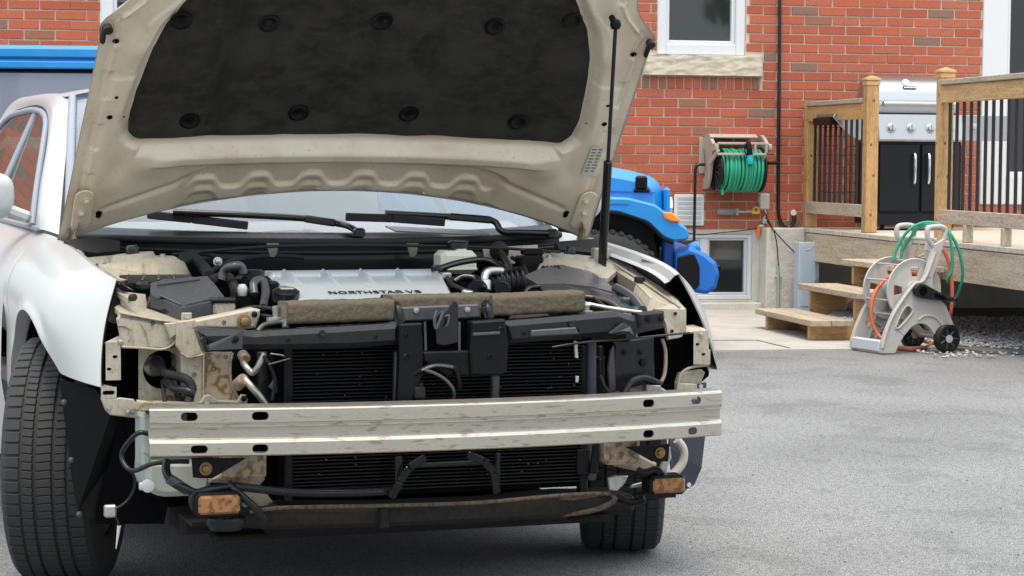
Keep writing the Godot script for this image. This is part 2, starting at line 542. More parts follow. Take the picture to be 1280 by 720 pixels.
	var wood := tex("wood", 256, 256, func(i: int) -> Color:
		var k := sin(w1[i] / 255.0 * 14.0 + w2[i] / 255.0 * 9.0) * 0.5 + 0.5
		var b := 0.66 + 0.34 * k + 0.3 * (w2[i] / 255.0 - 0.5)
		return Color(b, b * (0.90 + 0.08 * k), b * (0.78 + 0.18 * k)))
	for i in 4:
		M("wood%d" % i, [Color(0.60, 0.375, 0.165), Color(0.53, 0.33, 0.15), Color(0.62, 0.41, 0.20), Color(0.56, 0.37, 0.185)][i], 0.8, 0, {"tex": wood, "scale": Vector3(0.55, 7, 7), "off": Vector3(0.23 * i, 0.37 * i, 0.11 * i)})
		M("grey_wood%d" % i, [Color(0.50, 0.435, 0.34), Color(0.46, 0.405, 0.325), Color(0.54, 0.475, 0.385), Color(0.48, 0.425, 0.34)][i], 0.88, 0, {"tex": wood, "nrm": coarse_n, "ns": 0.3, "scale": Vector3(0.5, 6, 6), "off": Vector3(0.31 * i, 0.21 * i, 0.17 * i)})
	for i in 4: M("deck_wood%d" % i, [Color(0.60, 0.56, 0.49), Color(0.56, 0.52, 0.45), Color(0.63, 0.59, 0.52), Color(0.58, 0.54, 0.48)][i], 0.9, 0, {"tex": wood, "scale": Vector3(0.5, 6, 6), "off": Vector3(0.31 * i, 0.21 * i, 0.17 * i)})
	M("knot", Color(0.16, 0.075, 0.03), 0.8)
	M("baluster", Color(0.012, 0.012, 0.016), 0.35)
	# plastics and metals
	M("black_plastic", Color(0.007, 0.0072, 0.008), 0.45, 0, {"tex": dust, "scale": Vector3.ONE * 3, "rtex": rough, "spec": 0.3})
	M("dark_plastic", Color(0.016, 0.0175, 0.020), 0.32, 0, {"spec": 0.4, "tex": dust, "scale": Vector3.ONE * 2.5, "rtex": rough})
	M("grey_plastic", Color(0.070, 0.076, 0.087), 0.38, 0, {"tex": dust, "scale": Vector3.ONE * 2.5, "rtex": rough})
	M("gloss_black", Color(0.008, 0.008, 0.009), 0.22)
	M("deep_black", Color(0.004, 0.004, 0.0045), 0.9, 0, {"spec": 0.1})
	M("rubber", Color(0.011, 0.011, 0.012), 0.75, 0, {"tex": dust, "scale": Vector3.ONE * 4})
	M("tyre", Color(0.030, 0.030, 0.032), 0.72, 0, {"tex": dust, "scale": Vector3.ONE * 3, "nrm": fine_n, "ns": 0.3})
	M("taupe_plastic", Color(0.40, 0.36, 0.31), 0.5, 0, {"tex": clean, "scale": Vector3.ONE * 1.3})
	M("pale_plastic", Color(0.47, 0.455, 0.43), 0.5, 0, {"tex": clean, "scale": Vector3.ONE * 1.5})
	M("white_plastic", Color(0.58, 0.60, 0.62), 0.45)
	M("grey_box", Color(0.44, 0.44, 0.41), 0.5)
	M("steel_box", Color(0.46, 0.53, 0.62), 0.45, 0.1, {"tex": clean, "scale": Vector3.ONE * 0.9})
	M("green_hose", Color(0.022, 0.32, 0.185), 0.45)
	M("orange_hose", Color(0.56, 0.125, 0.055), 0.5)
	M("teal_plastic", Color(0.01, 0.38, 0.50), 0.4)
	M("yellow_paint", Color(0.62, 0.43, 0.03), 0.5)
	M("orange_plastic", Color(0.72, 0.20, 0.04), 0.4)
	M("galv", Color(0.42, 0.44, 0.46), 0.5, 0.6)
	M("stainless", Color(0.40, 0.41, 0.42), 0.34, 0.85)
	M("chrome", Color(0.75, 0.76, 0.77), 0.12, 1.0)
	M("enamel", Color(0.010, 0.012, 0.017), 0.3, 0, {"tex": dust, "scale": Vector3.ONE * 1.5, "spec": 0.35})
	# the car
	M("body_white", Color(0.41, 0.425, 0.42), 0.30, 0, {"coat": 0.22, "coatr": 0.05})
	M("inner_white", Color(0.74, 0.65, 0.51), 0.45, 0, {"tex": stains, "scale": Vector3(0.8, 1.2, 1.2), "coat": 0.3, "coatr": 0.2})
	M("bay_white", Color(0.40, 0.365, 0.29), 0.5, 0, {"tex": grime, "scale": Vector3.ONE * 2.6})
	M("bay_rust", Color(0.42, 0.36, 0.26), 0.7, 0, {"tex": rust, "scale": Vector3.ONE * 2.1})
	var fel := tex("felt", 512, 512, func(i: int) -> Color:
		var b := 0.32 + 0.35 * (g3[i] / 255.0 - 0.5) + 0.35 * (g4[i] / 255.0 - 0.5) + 0.75 * smoothstep(0.35, 0.8, g1[i] / 255.0) + 0.5 * smoothstep(0.45, 0.75, g2[i] / 255.0)
		return Color(b, b * 0.97, b * 0.9))
	M("felt", Color(0.030, 0.0275, 0.0235), 0.95, 0, {"tex": fel, "nrm": coarse_n, "ns": 0.6, "scale": Vector3(1.1, 2.6, 2.6)})
	var ft := tex("foamtex", 512, 512, func(i: int) -> Color:
		var b := 0.72 + 0.45 * (g3[i] / 255.0 - 0.5) + 0.35 * (g2[i] / 255.0 - 0.5) + 0.3 * (g4[i] / 255.0 - 0.5)
		return Color(b, b * 0.95, b * 0.86))
	M("foam", Color(0.135, 0.118, 0.088), 0.98, 0, {"tex": ft, "nrm": coarse_n, "ns": 1.0, "scale": Vector3.ONE * 5})
	var al := tex("alu", 512, 512, func(i: int) -> Color:
		var a := smoothstep(0.63, 0.85, g2[i] / 255.0) * 0.8 + smoothstep(0.68, 0.85, g3[i] / 255.0) * 0.4 + smoothstep(0.45, 0.9, g1[i] / 255.0) * 0.2
		var b := 0.92 + 0.16 * (g1[i] / 255.0 - 0.5) + 0.10 * (g4[i] / 255.0 - 0.5)
		return Color(b, b * 0.985, b * 0.95).lerp(Color(0.36, 0.27, 0.18), clampf(a, 0, 1) * 0.75))
	M("beam_alu", Color(0.53, 0.505, 0.46), 0.40, 0.75, {"tex": al, "scale": Vector3(0.9, 4.5, 2.0), "rtex": rough})
	M("cover_silver", Color(0.47, 0.51, 0.55), 0.38, 0.35)
	M("alloy", Color(0.5, 0.5, 0.49), 0.4, 0.8, {"tex": grime, "scale": Vector3.ONE * 3})
	M("brass_bolt", Color(0.26, 0.175, 0.08), 0.5, 0.7)
	M("reservoir", Color(0.62, 0.62, 0.50), 0.4)
	M("washer_tank", Color(0.40, 0.45, 0.40), 0.4, 0, {"tex": clean, "scale": Vector3.ONE * 2})
	M("lamp_amber", Color(0.28, 0.135, 0.042), 0.25, 0, {"tex": rust, "scale": Vector3(2.5, 2.5, 2.5), "coat": 0.5})
	M("lip_rust", Color(0.13, 0.105, 0.08), 0.8, 0, {"tex": rust, "scale": Vector3.ONE * 4})
	M("leaf", Color(0.07, 0.12, 0.035), 0.7)
	M("bark", Color(0.13, 0.10, 0.075), 0.95)
	M("underbody", Color(0.011, 0.0095, 0.008), 0.9, 0, {"tex": rust, "scale": Vector3.ONE * 3})
	M("fins", Color(0.009, 0.0095, 0.010), 0.5, 0.1, {"spec": 0.3})
	M("windscreen", Color(0.10, 0.13, 0.13), 0.02, 0, {"alpha": 0.22, "spec": 1.0})
	M("side_glass", Color(0.05, 0.07, 0.07), 0.02, 0, {"alpha": 0.6})
	M("trim_grey", Color(0.22, 0.24, 0.29), 0.4)
	M("blue_paint", Color(0.008, 0.21, 0.55), 0.3, 0, {"coat": 0.5, "coatr": 0.03})
	M("blue_trim", Color(0.006, 0.10, 0.42), 0.35)
	M("marker_orange", Color(0.85, 0.22, 0.03), 0.2)
	M("roofing", Color(0.10, 0.09, 0.085), 0.95, 0, {"tex": conc, "scale": Vector3.ONE * 3})
	M("fabric", Color(0.42, 0.40, 0.36), 0.95)

# ---------------------------------------------------------------- ground
func make_ground() -> void:
	var s := Sh.new()
	s.quado(Vector3(-300, 0, -400), Vector3(300, 0, -400), Vector3(300, 0, 200), Vector3(-300, 0, 200), Vector3.UP)
	ground("driveway", s, M("asphalt"))
	# concrete apron along the house
	var t := house.transform
	s = Sh.new()
	var e := PackedVector2Array()
	for q in [[-9, 0.0], [0.30, 0.0], [0.42, 2.2], [0.38, 3.58], [0.1, 3.63], [-0.5, 3.62], [-1.4, 3.66], [-3.0, 3.60], [-6.0, 3.65], [-9, 3.6]]: e.append(Vector2(q[0], q[1]))
	s.prism(e, t * Transform3D(Basis(Vector3.RIGHT, Vector3.BACK, Vector3.UP), Vector3(0, 0.014, 0)), 0.1, 0.004)
	ground("concrete_apron", s, M("concrete"))
	s = Sh.new()
	for q in [[[-2.2, 2.98], [-0.62, 2.99]], [[-0.62, 2.99], [-0.60, 3.6]]]:
		s.bar(t * Vector3(q[0][0], 0.0155, q[0][1]), t * Vector3(q[1][0], 0.0155, q[1][1]), 0.008, 0.005)
	ground("slab_joint", s, M("soil"))
	# bed of gravel under and before the deck
	s = Sh.new()
	e = PackedVector2Array()
	for q in [[0.38, 0.1], [0.45, 2.4], [0.40, 3.65], [0.50, 3.95], [0.9, 4.10], [1.6, 4.15], [5, 4.2], [5, 0.1]]: e.append(Vector2(q[0], q[1]))
	s.prism(e, t * Transform3D(Basis(Vector3.RIGHT, Vector3.BACK, Vector3.UP), Vector3(0, 0.02, 0)), 0.1)
	ground("gravel_bed", s, M("soil"))
	var stone := Sh.new()
	var ico := []
	var ph := (1.0 + sqrt(5.0)) / 2.0
	for a in [-1.0, 1.0]:
		for b in [-ph, ph]:
			ico.append(Vector3(0, a, b).normalized()); ico.append(Vector3(a, b, 0).normalized()); ico.append(Vector3(b, 0, a).normalized())
	var jit := {}
	for p in ico: jit[p] = p * rng.randf_range(0.75, 1.2)
	for i in ico.size():
		for j in range(i + 1, ico.size()):
			for k in range(j + 1, ico.size()):
				if ico[i].distance_to(ico[j]) < 1.1 and ico[j].distance_to(ico[k]) < 1.1 and ico[i].distance_to(ico[k]) < 1.1:
					stone.trio(jit[ico[i]], jit[ico[j]], jit[ico[k]], ico[i] + ico[j] + ico[k])
	var mm := MultiMesh.new()
	mm.transform_format = MultiMesh.TRANSFORM_3D
	mm.use_colors = true
	mm.mesh = stone.mesh(M("gravel"))
	var spots := []
	while spots.size() < 15000:
		var x := rng.randf_range(0.40, 3.6)
		var z := rng.randf_range(1.2, 4.12)
		if z > 3.62 + 0.5 * smoothstep(0.36, 1.1, x) + rng.randf_range(-0.05, 0.05): continue
		spots.append(Vector3(x, 0.022 + rng.randf_range(0.0, 0.014), z))
	for i in 160: spots.append(Vector3(rng.randf_range(0.1, 1.4), 0.012, 3.75 + rng.randf_range(0.0, 0.55)))
	mm.instance_count = spots.size()
	for i in spots.size():
		var sc := Vector3(rng.randf_range(0.007, 0.016), rng.randf_range(0.005, 0.010), rng.randf_range(0.007, 0.015))
		var b := Basis.from_euler(Vector3(rng.randf_range(-0.4, 0.4), rng.randf() * TAU, rng.randf_range(-0.4, 0.4))).scaled_local(sc)
		mm.set_instance_transform(i, t * Transform3D(b, spots[i]))
		var g := rng.randf_range(0.55, 1.5)
		mm.set_instance_color(i, Color(g, g * rng.randf_range(0.94, 1.0), g * rng.randf_range(0.86, 1.02)))
	var go := MultiMeshInstance3D.new()
	go.name = "gravel"
	go.multimesh = mm
	add_child(go)
	# grit strewn over the drive
	var gm := MultiMesh.new()
	gm.transform_format = MultiMesh.TRANSFORM_3D
	gm.use_colors = true
	gm.mesh = mm.mesh
	gm.instance_count = 700
	for i in 700:
		var q := look(rng.randf_range(820, 1300), 0.0 + rng.randf_range(448, 730))
		var at := eye + q * (-1.15 / q.y)
		var z2 := rng.randf_range(0.0012, 0.0034) * (1.6 if rng.randf() > 0.93 else 1.0)
		gm.set_instance_transform(i, Transform3D(Basis(Vector3.UP, rng.randf() * TAU).scaled_local(Vector3(z2 * rng.randf_range(0.8, 1.6), z2 * 0.7, z2)), Vector3(at.x, z2 * 0.4, at.z)))
		var gt := rng.randf_range(0.25, 1.25)
		gm.set_instance_color(i, Color(gt, gt * 0.97, gt * 0.92))
	var gg := MultiMeshInstance3D.new()
	gg.name = "drive_grit"
	gg.multimesh = gm
	add_child(gg)
	tag(gg, "fine loose grit scattered over the grey driveway", "grit")
	gg.set_meta("kind", "stuff")
	tag(go, "grey crushed stone lying under and in front of the deck", "gravel")
	go.set_meta("kind", "stuff")

# ---------------------------------------------------------------- house
const COURSE := 0.0718
const BRICK := 0.2225
func tiled(s: Sh, x0: float, x1: float, y0: float, y1: float, holes: Array, z: float, depth: float) -> void:   # a wall with openings
	var xs := [x0, x1]
	var ys := [y0, y1]
	for h in holes:
		for k in [h[0], h[1]]:
			if k > x0 and k < x1: xs.append(k)
		for k in [h[2], h[3]]:
			if k > y0 and k < y1: ys.append(k)
	xs.sort(); ys.sort()
	for i in xs.size() - 1:
		for j in ys.size() - 1:
			var c := Vector2((xs[i] + xs[i + 1]) / 2, (ys[j] + ys[j + 1]) / 2)
			var open := false
			for h in holes:
				if c.x > h[0] and c.x < h[1] and c.y > h[2] and c.y < h[3]: open = true
			if not open and xs[i + 1] - xs[i] > 1e-4 and ys[j + 1] - ys[j] > 1e-4:
				s.span(Vector3(xs[i], ys[j], z - depth), Vector3(xs[i + 1], ys[j + 1], z))
func make_house() -> void:
	var top := 5.6
	var holes := [[-0.518, 0.182, 1.965, 3.35], [-4.705, -3.70, 1.25, 3.35], [2.113, 4.3, 0.83, 3.0]]
	var s := Sh.new()
	tiled(s, -8.2, 7.0, 0.645, top, holes, -0.009, 0.2)
	s.span(Vector3(-8.2, 0.0, -9.0), Vector3(-8.0, top, -0.209))
	s.span(Vector3(6.8, 0.0, -9.0), Vector3(7.0, top, -0.209))
	s.span(Vector3(-8.2, 0.0, -9.2), Vector3(7.0, top, -9.0))
	var wall := part(house, "wall", s, M("mortar"))
	# bricks: those in view one by one, the others together
	var meshes := []
	for i in 4:
		var b := Sh.new()
		b.box(Vector3(0, 0, -0.03), Vector3(BRICK - 0.0098 - 0.0012 * i, COURSE - 0.0104 - 0.0008 * (i % 2), 0.06), 0.0022)
		meshes.append(b.mesh())
	var far := Sh.new()
	var rows := int((top - 0.645) / COURSE)
	# the joints in the photograph: a bed joint at y = 2.352, an upright joint at x = 0.655 in the course above it
	var y_first := 2.352 - COURSE * floor((2.352 - 0.645) / COURSE)
	var count := 0
	for r in range(-1, rows):
		var yc: float = y_first + COURSE * (r + 0.5)
		if yc - COURSE / 2 < 0.62: continue
		var odd := int(round((yc - COURSE * 0.5 - 2.352) / COURSE))
		var sh := 0.0 if posmod(odd, 2) == 0 else 0.5
		var x := 0.655 + BRICK * (sh - 80.0) + BRICK * 0.5
		while x < 6.9:
			x += BRICK
			if x < -8.0: continue
			var cut := false
			var hw := BRICK / 2 - 0.005
			var l := x - hw
			var rr := x + hw
			var hh := COURSE / 2 - 0.005
			for h in holes + [[-0.640, 0.325, 1.80, 1.965], [-0.640, 0.30, 1.698, 1.80]]:
				if yc > h[2] - 0.02 and yc < h[3] + 0.02:
					if l >= h[0] - 0.005 and rr <= h[1] + 0.005: cut = true
					elif l < h[0] and rr > h[0]: rr = h[0] - 0.004
					elif l < h[1] and rr > h[1]: l = h[1] + 0.008
			if cut or rr - l < 0.02: continue
			# where does it stand in the picture?
			var q := view_basis.inverse() * (house.transform * Vector3(x, yc, 0) - eye)
			var px := 640.0 + LENS * q.x / -q.z
			var py := 360.0 - LENS * q.y / -q.z
			var seen := (px > 775.0 and px < 1232.0 and py > -8.0 and py < 284.0) or (px > -15.0 and px < 125.0 and py > -8.0 and py < 64.0)
			if px > 1108 and px < 1166 and py > 106: seen = false
			if px < 800 + 0.0 and py > 175 and px > 700: seen = false
			if px > 775 and px < 818 and py < 60 and px < 790: seen = false
			if px > 1232: seen = false
			var dark := rng.randf()
			var tone: int = rng.randi() % 6 if dark > 0.07 else 6 + rng.randi() % 2
			var pr := rng.randf_range(-0.002, 0.002)
			if seen and count < 300:
				var o := inst(wall, "brick", meshes[rng.randi() % 4], Vector3((l + rr) / 2, yc + rng.randf_range(-0.001, 0.001), pr))
				if rr - l < BRICK - 0.03: o.scale.x = (rr - l) / (BRICK - 0.009)
				o.set_surface_override_material(0, M("brick%d" % tone))
				count += 1
			elif px > -700:
				far.tint = Color(0.47, 0.125, 0.070) * rng.randf_range(0.85, 1.1) if tone < 6 else Color(0.24, 0.145, 0.105)
				far.span(Vector3(l, yc - hh, -0.05), Vector3(rr, yc + hh, pr))
			else:
				far.tint = Color(0.47, 0.125, 0.070) * rng.randf_range(0.85, 1.1)
				far.span(Vector3(l, yc - hh, -0.05), Vector3(rr, yc + hh, pr))
	# soldier course under the sill
	var sx := -0.640
	while sx < 0.292:
		far.tint = Color(0.36, 0.105, 0.06) if rng.randf() > 0.35 else Color(0.22, 0.135, 0.10)
		var o2 := Sh.new()
		o2.box(Vector3(0, 0, -0.03), Vector3(0.056, 0.088, 0.06), 0.002)
		var so := inst(wall, "soldier_brick", o2.mesh(), Vector3(sx + 0.034, 1.750, rng.randf_range(-0.002, 0.002)))
		so.set_surface_override_material(0, M("brick%d" % (rng.randi() % 6 if rng.randf() > 0.35 else 6 + rng.randi() % 2)))
		sx += 0.0672
	var fb := part(wall, "brick_courses", far, M("brick_far"), true)
	fb.set_meta("kind", "stuff")
	# roof and rooms
	s = Sh.new()
	s.span(Vector3(-8.7, top, -9.7), Vector3(7.5, top + 0.2, 0.25))
	s.prism(PackedVector2Array([Vector2(-0.25, 0), Vector2(9.7, 0), Vector2(4.7, 2.2)]), Transform3D(Basis(Vector3(0, 0, -1), Vector3.UP, Vector3.RIGHT), Vector3(7.5, top + 0.2, 0)), 16.2)
	part(house, "roof", s, M("roofing"))
	s = Sh.new()
	s.span(Vector3(-7.9, 0.0, -4.0), Vector3(6.7, top, -3.9))
	s.span(Vector3(-7.9, 1.15, -3.9), Vector3(6.7, 1.2, -0.21))
	part(house, "room_wall", s, M("room"))
	# foundation with its basement window
	var bh := [[-1.02, 0.262, 0.085, 0.595]]
	s = Sh.new()
	tiled(s, -8.2, 7.0, 0.0, 0.645, bh, -0.012, 0.2)
	s.span(Vector3(-3.0, 0.0, -0.011), Vector3(0.318, 0.066, 0.085), 0.006)
	part(house, "foundation", s, M("foundation"))
	s = Sh.new()
	s.span(Vector3(0.318, 0.0, -0.011), Vector3(0.655, 0.645, 0.17), 0.006)
	part(house, "foundation_pier", s, M("foundation"))
	window("basement_window", -1.02, 0.262, 0.085, 0.595, [-0.12], 0.034, -0.02, true)
	window("window", -0.518, 0.182, 1.965, 3.35, [], 0.075, -0.015, false)
	window("window", -4.705, -3.70, 1.25, 3.35, [], 0.10, -0.015, false)
	window("patio_window", 2.113, 4.3, 0.83, 3.0, [3.2], 0.21, 0.01, false)
	# stone sill, rough front
	s = Sh.new()
	var fn := FastNoiseLite.new()
	fn.seed = 3; fn.frequency = 5.0
	s.grid(func(u: float, v: float) -> Vector3:
		var e := 1.0
		if u < 0.01 or u > 0.99: e = 0.3
		var yy := lerpf(1.806, 1.962, clampf(v * 1.2 - 0.1, 0, 1))
		var zz := 0.045 + 0.005 * fn.get_noise_2d(u * 0.95, v * 0.6) * 2.0
		if v < 0.05 or v > 0.95: zz = -0.03
		return Vector3(lerpf(-0.630, 0.318, u), yy, zz * (e if v > 0.05 and v < 0.95 else 1.0)), 60, 20)
	s.span(Vector3(-0.628, 1.807, -0.06), Vector3(0.316, 1.961, 0.012))
	part(house, "window_sill", s, M("sill_stone"))
func window(called: String, x0: float, x1: float, y0: float, y1: float, mull: Array, fw: float, zf: float, basement: bool) -> void:
	var s := Sh.new()
	var zi := zf - 0.09
	for r in [[x0, x0 + fw, y0, y1], [x1 - fw, x1, y0, y1], [x0 + fw, x1 - fw, y0, y0 + fw * 1.1], [x0 + fw, x1 - fw, y1 - fw, y1]]:
		s.span(Vector3(r[0], r[2], zi), Vector3(r[1], r[3], zf), 0.006)
	var w := part(house, called, s, M("vinyl"))
	var xs := [x0 + fw]
	for m in mull: xs.append(m - 0.03); xs.append(m + 0.03)
	xs.append(x1 - fw)
	s = Sh.new()
	var g := Sh.new()
	var iw := 0.018 if basement else 0.028
	for i in range(0, xs.size(), 2):
		var a: float = xs[i]
		var b: float = xs[i + 1]
		for r in [[a, a + iw, y0 + fw * 1.1, y1 - fw], [b - iw, b, y0 + fw * 1.1, y1 - fw], [a + iw, b - iw, y0 + fw * 1.1, y0 + fw * 1.1 + iw], [a + iw, b - iw, y1 - fw - iw, y1 - fw]]:
			s.span(Vector3(r[0], r[2], zi + 0.01), Vector3(r[1], r[3], zf - 0.025), 0.004)
		g.span(Vector3(a + iw, y0 + fw * 1.1 + iw, zi + 0.02), Vector3(b - iw, y1 - fw - iw, zi + 0.026))
		if i + 2 < xs.size():
			s.span(Vector3(b, y0 + fw * 1.1, zi), Vector3(xs[i + 2], y1 - fw, zf - 0.012), 0.004)
	part(w, "sash", s, M("vinyl"))
	part(w, "pane", g, M("pane"))
	s = Sh.new()
	if basement:
		s.span(Vector3(x0 + 0.02, y0 + 0.30, zi - 0.16), Vector3(x1 - 0.02, y1, zi - 0.14))
		part(w, "blind", s, M("curtain"))
	elif x0 < -3:
		for k in 22: s.box(Vector3((x0 + x1) / 2, y0 + 0.12 + k * 0.095, zi - 0.06), Vector3(x1 - x0 - 0.2, 0.07, 0.005), 0.0, Basis(Vector3.RIGHT, 0.35))
		part(w, "blind_slats", s, M("vinyl_old"))
	elif x0 > 2:
		s.span(Vector3(x0 + fw, y0 + fw, zi + 0.03), Vector3(x0 + 1.1, y1 - fw, zi + 0.034))
		part(w, "insect_screen", s, M("screen"))

# ---------------------------------------------------------------- deck
const DECK_X := 0.64
const DECK_Y := 0.65
func board(parent: Node, called: String, a: Vector3, b: Vector3, w: float, h: float, m: Material, up := Vector3.UP) -> MeshInstance3D:   # timber along its own x axis
	var s := Sh.new()
	s.box(Vector3.ZERO, Vector3((b - a).length(), h, w), min(0.004, h * 0.2))
	var o := inst(parent, called, s.mesh(m), (a + b) / 2)
	var x := (b - a).normalized()
	var z := x.cross(up).normalized()
	o.transform.basis = Basis(x, z.cross(x), z)
	return o
func make_deck() -> void:
	var d := thing("deck", "wooden deck with black metal balusters against the brick wall", "deck", house.position, house.rotation.y)
	var z_end := 6.6
	# floor boards run out from the house side edge, parallel to the wall
	var z := 0.03
	var i := 0
	while z < z_end:
		board(d, "deck_board", Vector3(DECK_X - 0.025, DECK_Y - 0.018, z + 0.07), Vector3(5.5, DECK_Y - 0.018, z + 0.07), 0.136, 0.034, M("deck_wood%d" % (i % 4)))
		z += 0.142
		i += 1
	board(d, "fascia", Vector3(DECK_X, DECK_Y - 0.04 - 0.105, 0.21), Vector3(DECK_X, DECK_Y - 0.04 - 0.105, z_end), 0.04, 0.21, M("grey_wood2"))
	board(d, "fascia", Vector3(DECK_X + 0.03, DECK_Y - 0.04 - 0.105, z_end + 0.02), Vector3(5.5, DECK_Y - 0.04 - 0.105, z_end + 0.02), 0.04, 0.21, M("grey_wood1"))
	for k in 12: board(d, "joist", Vector3(DECK_X + 0.05 + k * 0.41, DECK_Y - 0.14, 0.05), Vector3(DECK_X + 0.05 + k * 0.41, DECK_Y - 0.14, z_end), 0.04, 0.2, M("grey_wood3"))
	for k in 3: board(d, "support_post", Vector3(DECK_X + 0.9 + k * 1.6, 0.0, z_end - 0.3), Vector3(DECK_X + 0.9 + k * 1.6, DECK_Y - 0.24, z_end - 0.3), 0.09, 0.09, M("grey_wood1"), Vector3.BACK)
	var px := DECK_X + 0.055
	var posts := [[0.075, 1.60, false], [1.40, 1.735, true], [2.80, 1.74, true], [5.2, 1.74, true]]
	for p in posts:
		var o := board(d, "post", Vector3(px, DECK_Y + 0.001, p[0]), Vector3(px, p[1], p[0]), 0.089, 0.089, M("wood%d" % (int(p[0]) % 4)), Vector3.BACK)
		if p[2]:
			var s := Sh.new()
			s.box(Vector3(0, 0.008, 0), Vector3(0.112, 0.016, 0.112), 0.003)
			s.lathe([Vector2(0.077, 0.0), Vector2(0.0, 0.022)], Transform3D(Basis(Vector3.UP, PI / 4), Vector3(0, 0.016, 0)), 4)
			s.box(Vector3(0, -0.018, 0), Vector3(0.1, 0.03, 0.1), 0.002)
			var c := inst(o, "post_cap", s.mesh(M("wood2")))
			c.transform = o.transform.affine_inverse() * Transform3D(Basis.IDENTITY, Vector3(px, p[1], p[0]))
		var kn := Sh.new()
		for q in [[0.13, 0.004], [0.42, -0.012], [0.62, 0.01], [0.88, -0.006]]:
			for f in [[Vector3(px - 0.0455, 0, p[0] + q[1]), Vector3.LEFT], [Vector3(px + q[1], 0, p[0] + 0.0455), Vector3.BACK]]:
				var at: Vector3 = f[0] + Vector3.UP * (p[1] - q[0] * (p[1] - DECK_Y))
				kn.lathe([Vector2(0.008, 0), Vector2(0.005, 0.0010), Vector2(0, 0.0012)], Transform3D(Basis(Vector3.UP.cross(f[1]).normalized(), f[1], Vector3.UP.cross(f[1]).normalized().cross(f[1])).scaled_local(Vector3(1, 1, 1.4)), at), 10)
		var ko := inst(o, "knots", kn.mesh(M("knot")))
		ko.transform = o.transform.affine_inverse()
	for r in [[0.12, 1.355, 1.52], [2.845, 5.155, 1.60]]:
		var yt: float = r[2]
		board(d, "rail_cap", Vector3(px, yt + 0.075, r[0]), Vector3(px, yt + 0.075, r[1]), 0.135, 0.034, M("grey_wood%d" % (1 if r[0] < 1 else 3)))
		board(d, "top_rail", Vector3(px - 0.03, yt, r[0]), Vector3(px - 0.03, yt, r[1]), 0.036, 0.115, M("wood%d" % (0 if r[0] < 1 else 2)))
		board(d, "bottom_rail", Vector3(px - 0.03, DECK_Y + 0.155, r[0]), Vector3(px - 0.03, DECK_Y + 0.155, r[1]), 0.036, 0.09, M("grey_wood%d" % (3 if r[0] < 1 else 2)))
		var bz: float = r[0] + 0.05
		var bm := Sh.new()
		bm.box(Vector3(0, (yt + DECK_Y + 0.155) / 2, 0), Vector3(0.019, yt - DECK_Y - 0.155 + 0.05, 0.019), 0.003)
		var bme := bm.mesh(M("baluster"))
		while bz < r[1] - 0.03:
			inst(d, "baluster", bme, Vector3(px + 0.0, 0, bz))
			bz += 0.118
	for q in [3.3, 3.9, 4.5]: board(d, "rail_block", Vector3(px - 0.03, DECK_Y + 0.001, q), Vector3(px - 0.03, DECK_Y + 0.11, q), 0.06, 0.036, M("grey_wood2"), Vector3.BACK)

func make_steps() -> void:
	var d := thing("wooden_steps", "three wooden steps with open risers leading up to the deck", "steps", house.position, house.rotation.y)
	var treads := [[-0.30, 0.146], [0.005, 0.318], [0.31, 0.487]]
	var z0 := 1.90
	var z1 := 3.10
	for i in 3:
		for k in 2:
			var x: float = treads[i][0] + 0.07 + k * 0.143
			board(d, "tread", Vector3(x, treads[i][1] - 0.019, z0), Vector3(x, treads[i][1] - 0.019, z1), 0.139, 0.038, M("grey_wood%d" % ((i + k) % 4)))
	for zz in [2.08, 2.98]:
		var m := M("wood%d" % (1 if zz < 2.5 else 0))
		# sloping string and the blocks that carry the treads
		var s := Sh.new()
		var lo := Vector2(-0.45, 0.014)
		var poly := PackedVector2Array([Vector2(-0.25, 0.014), Vector2(-0.02, 0.014), Vector2(0.61, 0.36), Vector2(0.61, 0.47), Vector2(0.58, 0.448), Vector2(-0.02, 0.107), Vector2(-0.25, 0.03)])
		s.prism(poly, Transform3D(Basis.IDENTITY, Vector3(0, 0, zz + 0.019)), 0.038, 0.003)
		part(d, "string_board", s, m)
		for i in 3:
			var b := Sh.new()
			var x: float = treads[i][0] + 0.025
			var yb: float = 0.014 if i == 0 else treads[i - 1][1] + 0.001
			b.span(Vector3(x, yb, zz - 0.0195), Vector3(x + 0.26, treads[i][1] - 0.0385, zz + 0.0195), 0.003)
			part(d, "tread_block", b, M("wood%d" % ((i + 2) % 4)))
	for i in 3:
		var x: float = treads[i][0] + 0.03
		if i == 0: board(d, "riser", Vector3(x + 0.23, 0.062, 2.11), Vector3(x + 0.23, 0.062, 2.95), 0.03, 0.09, M("wood1"))

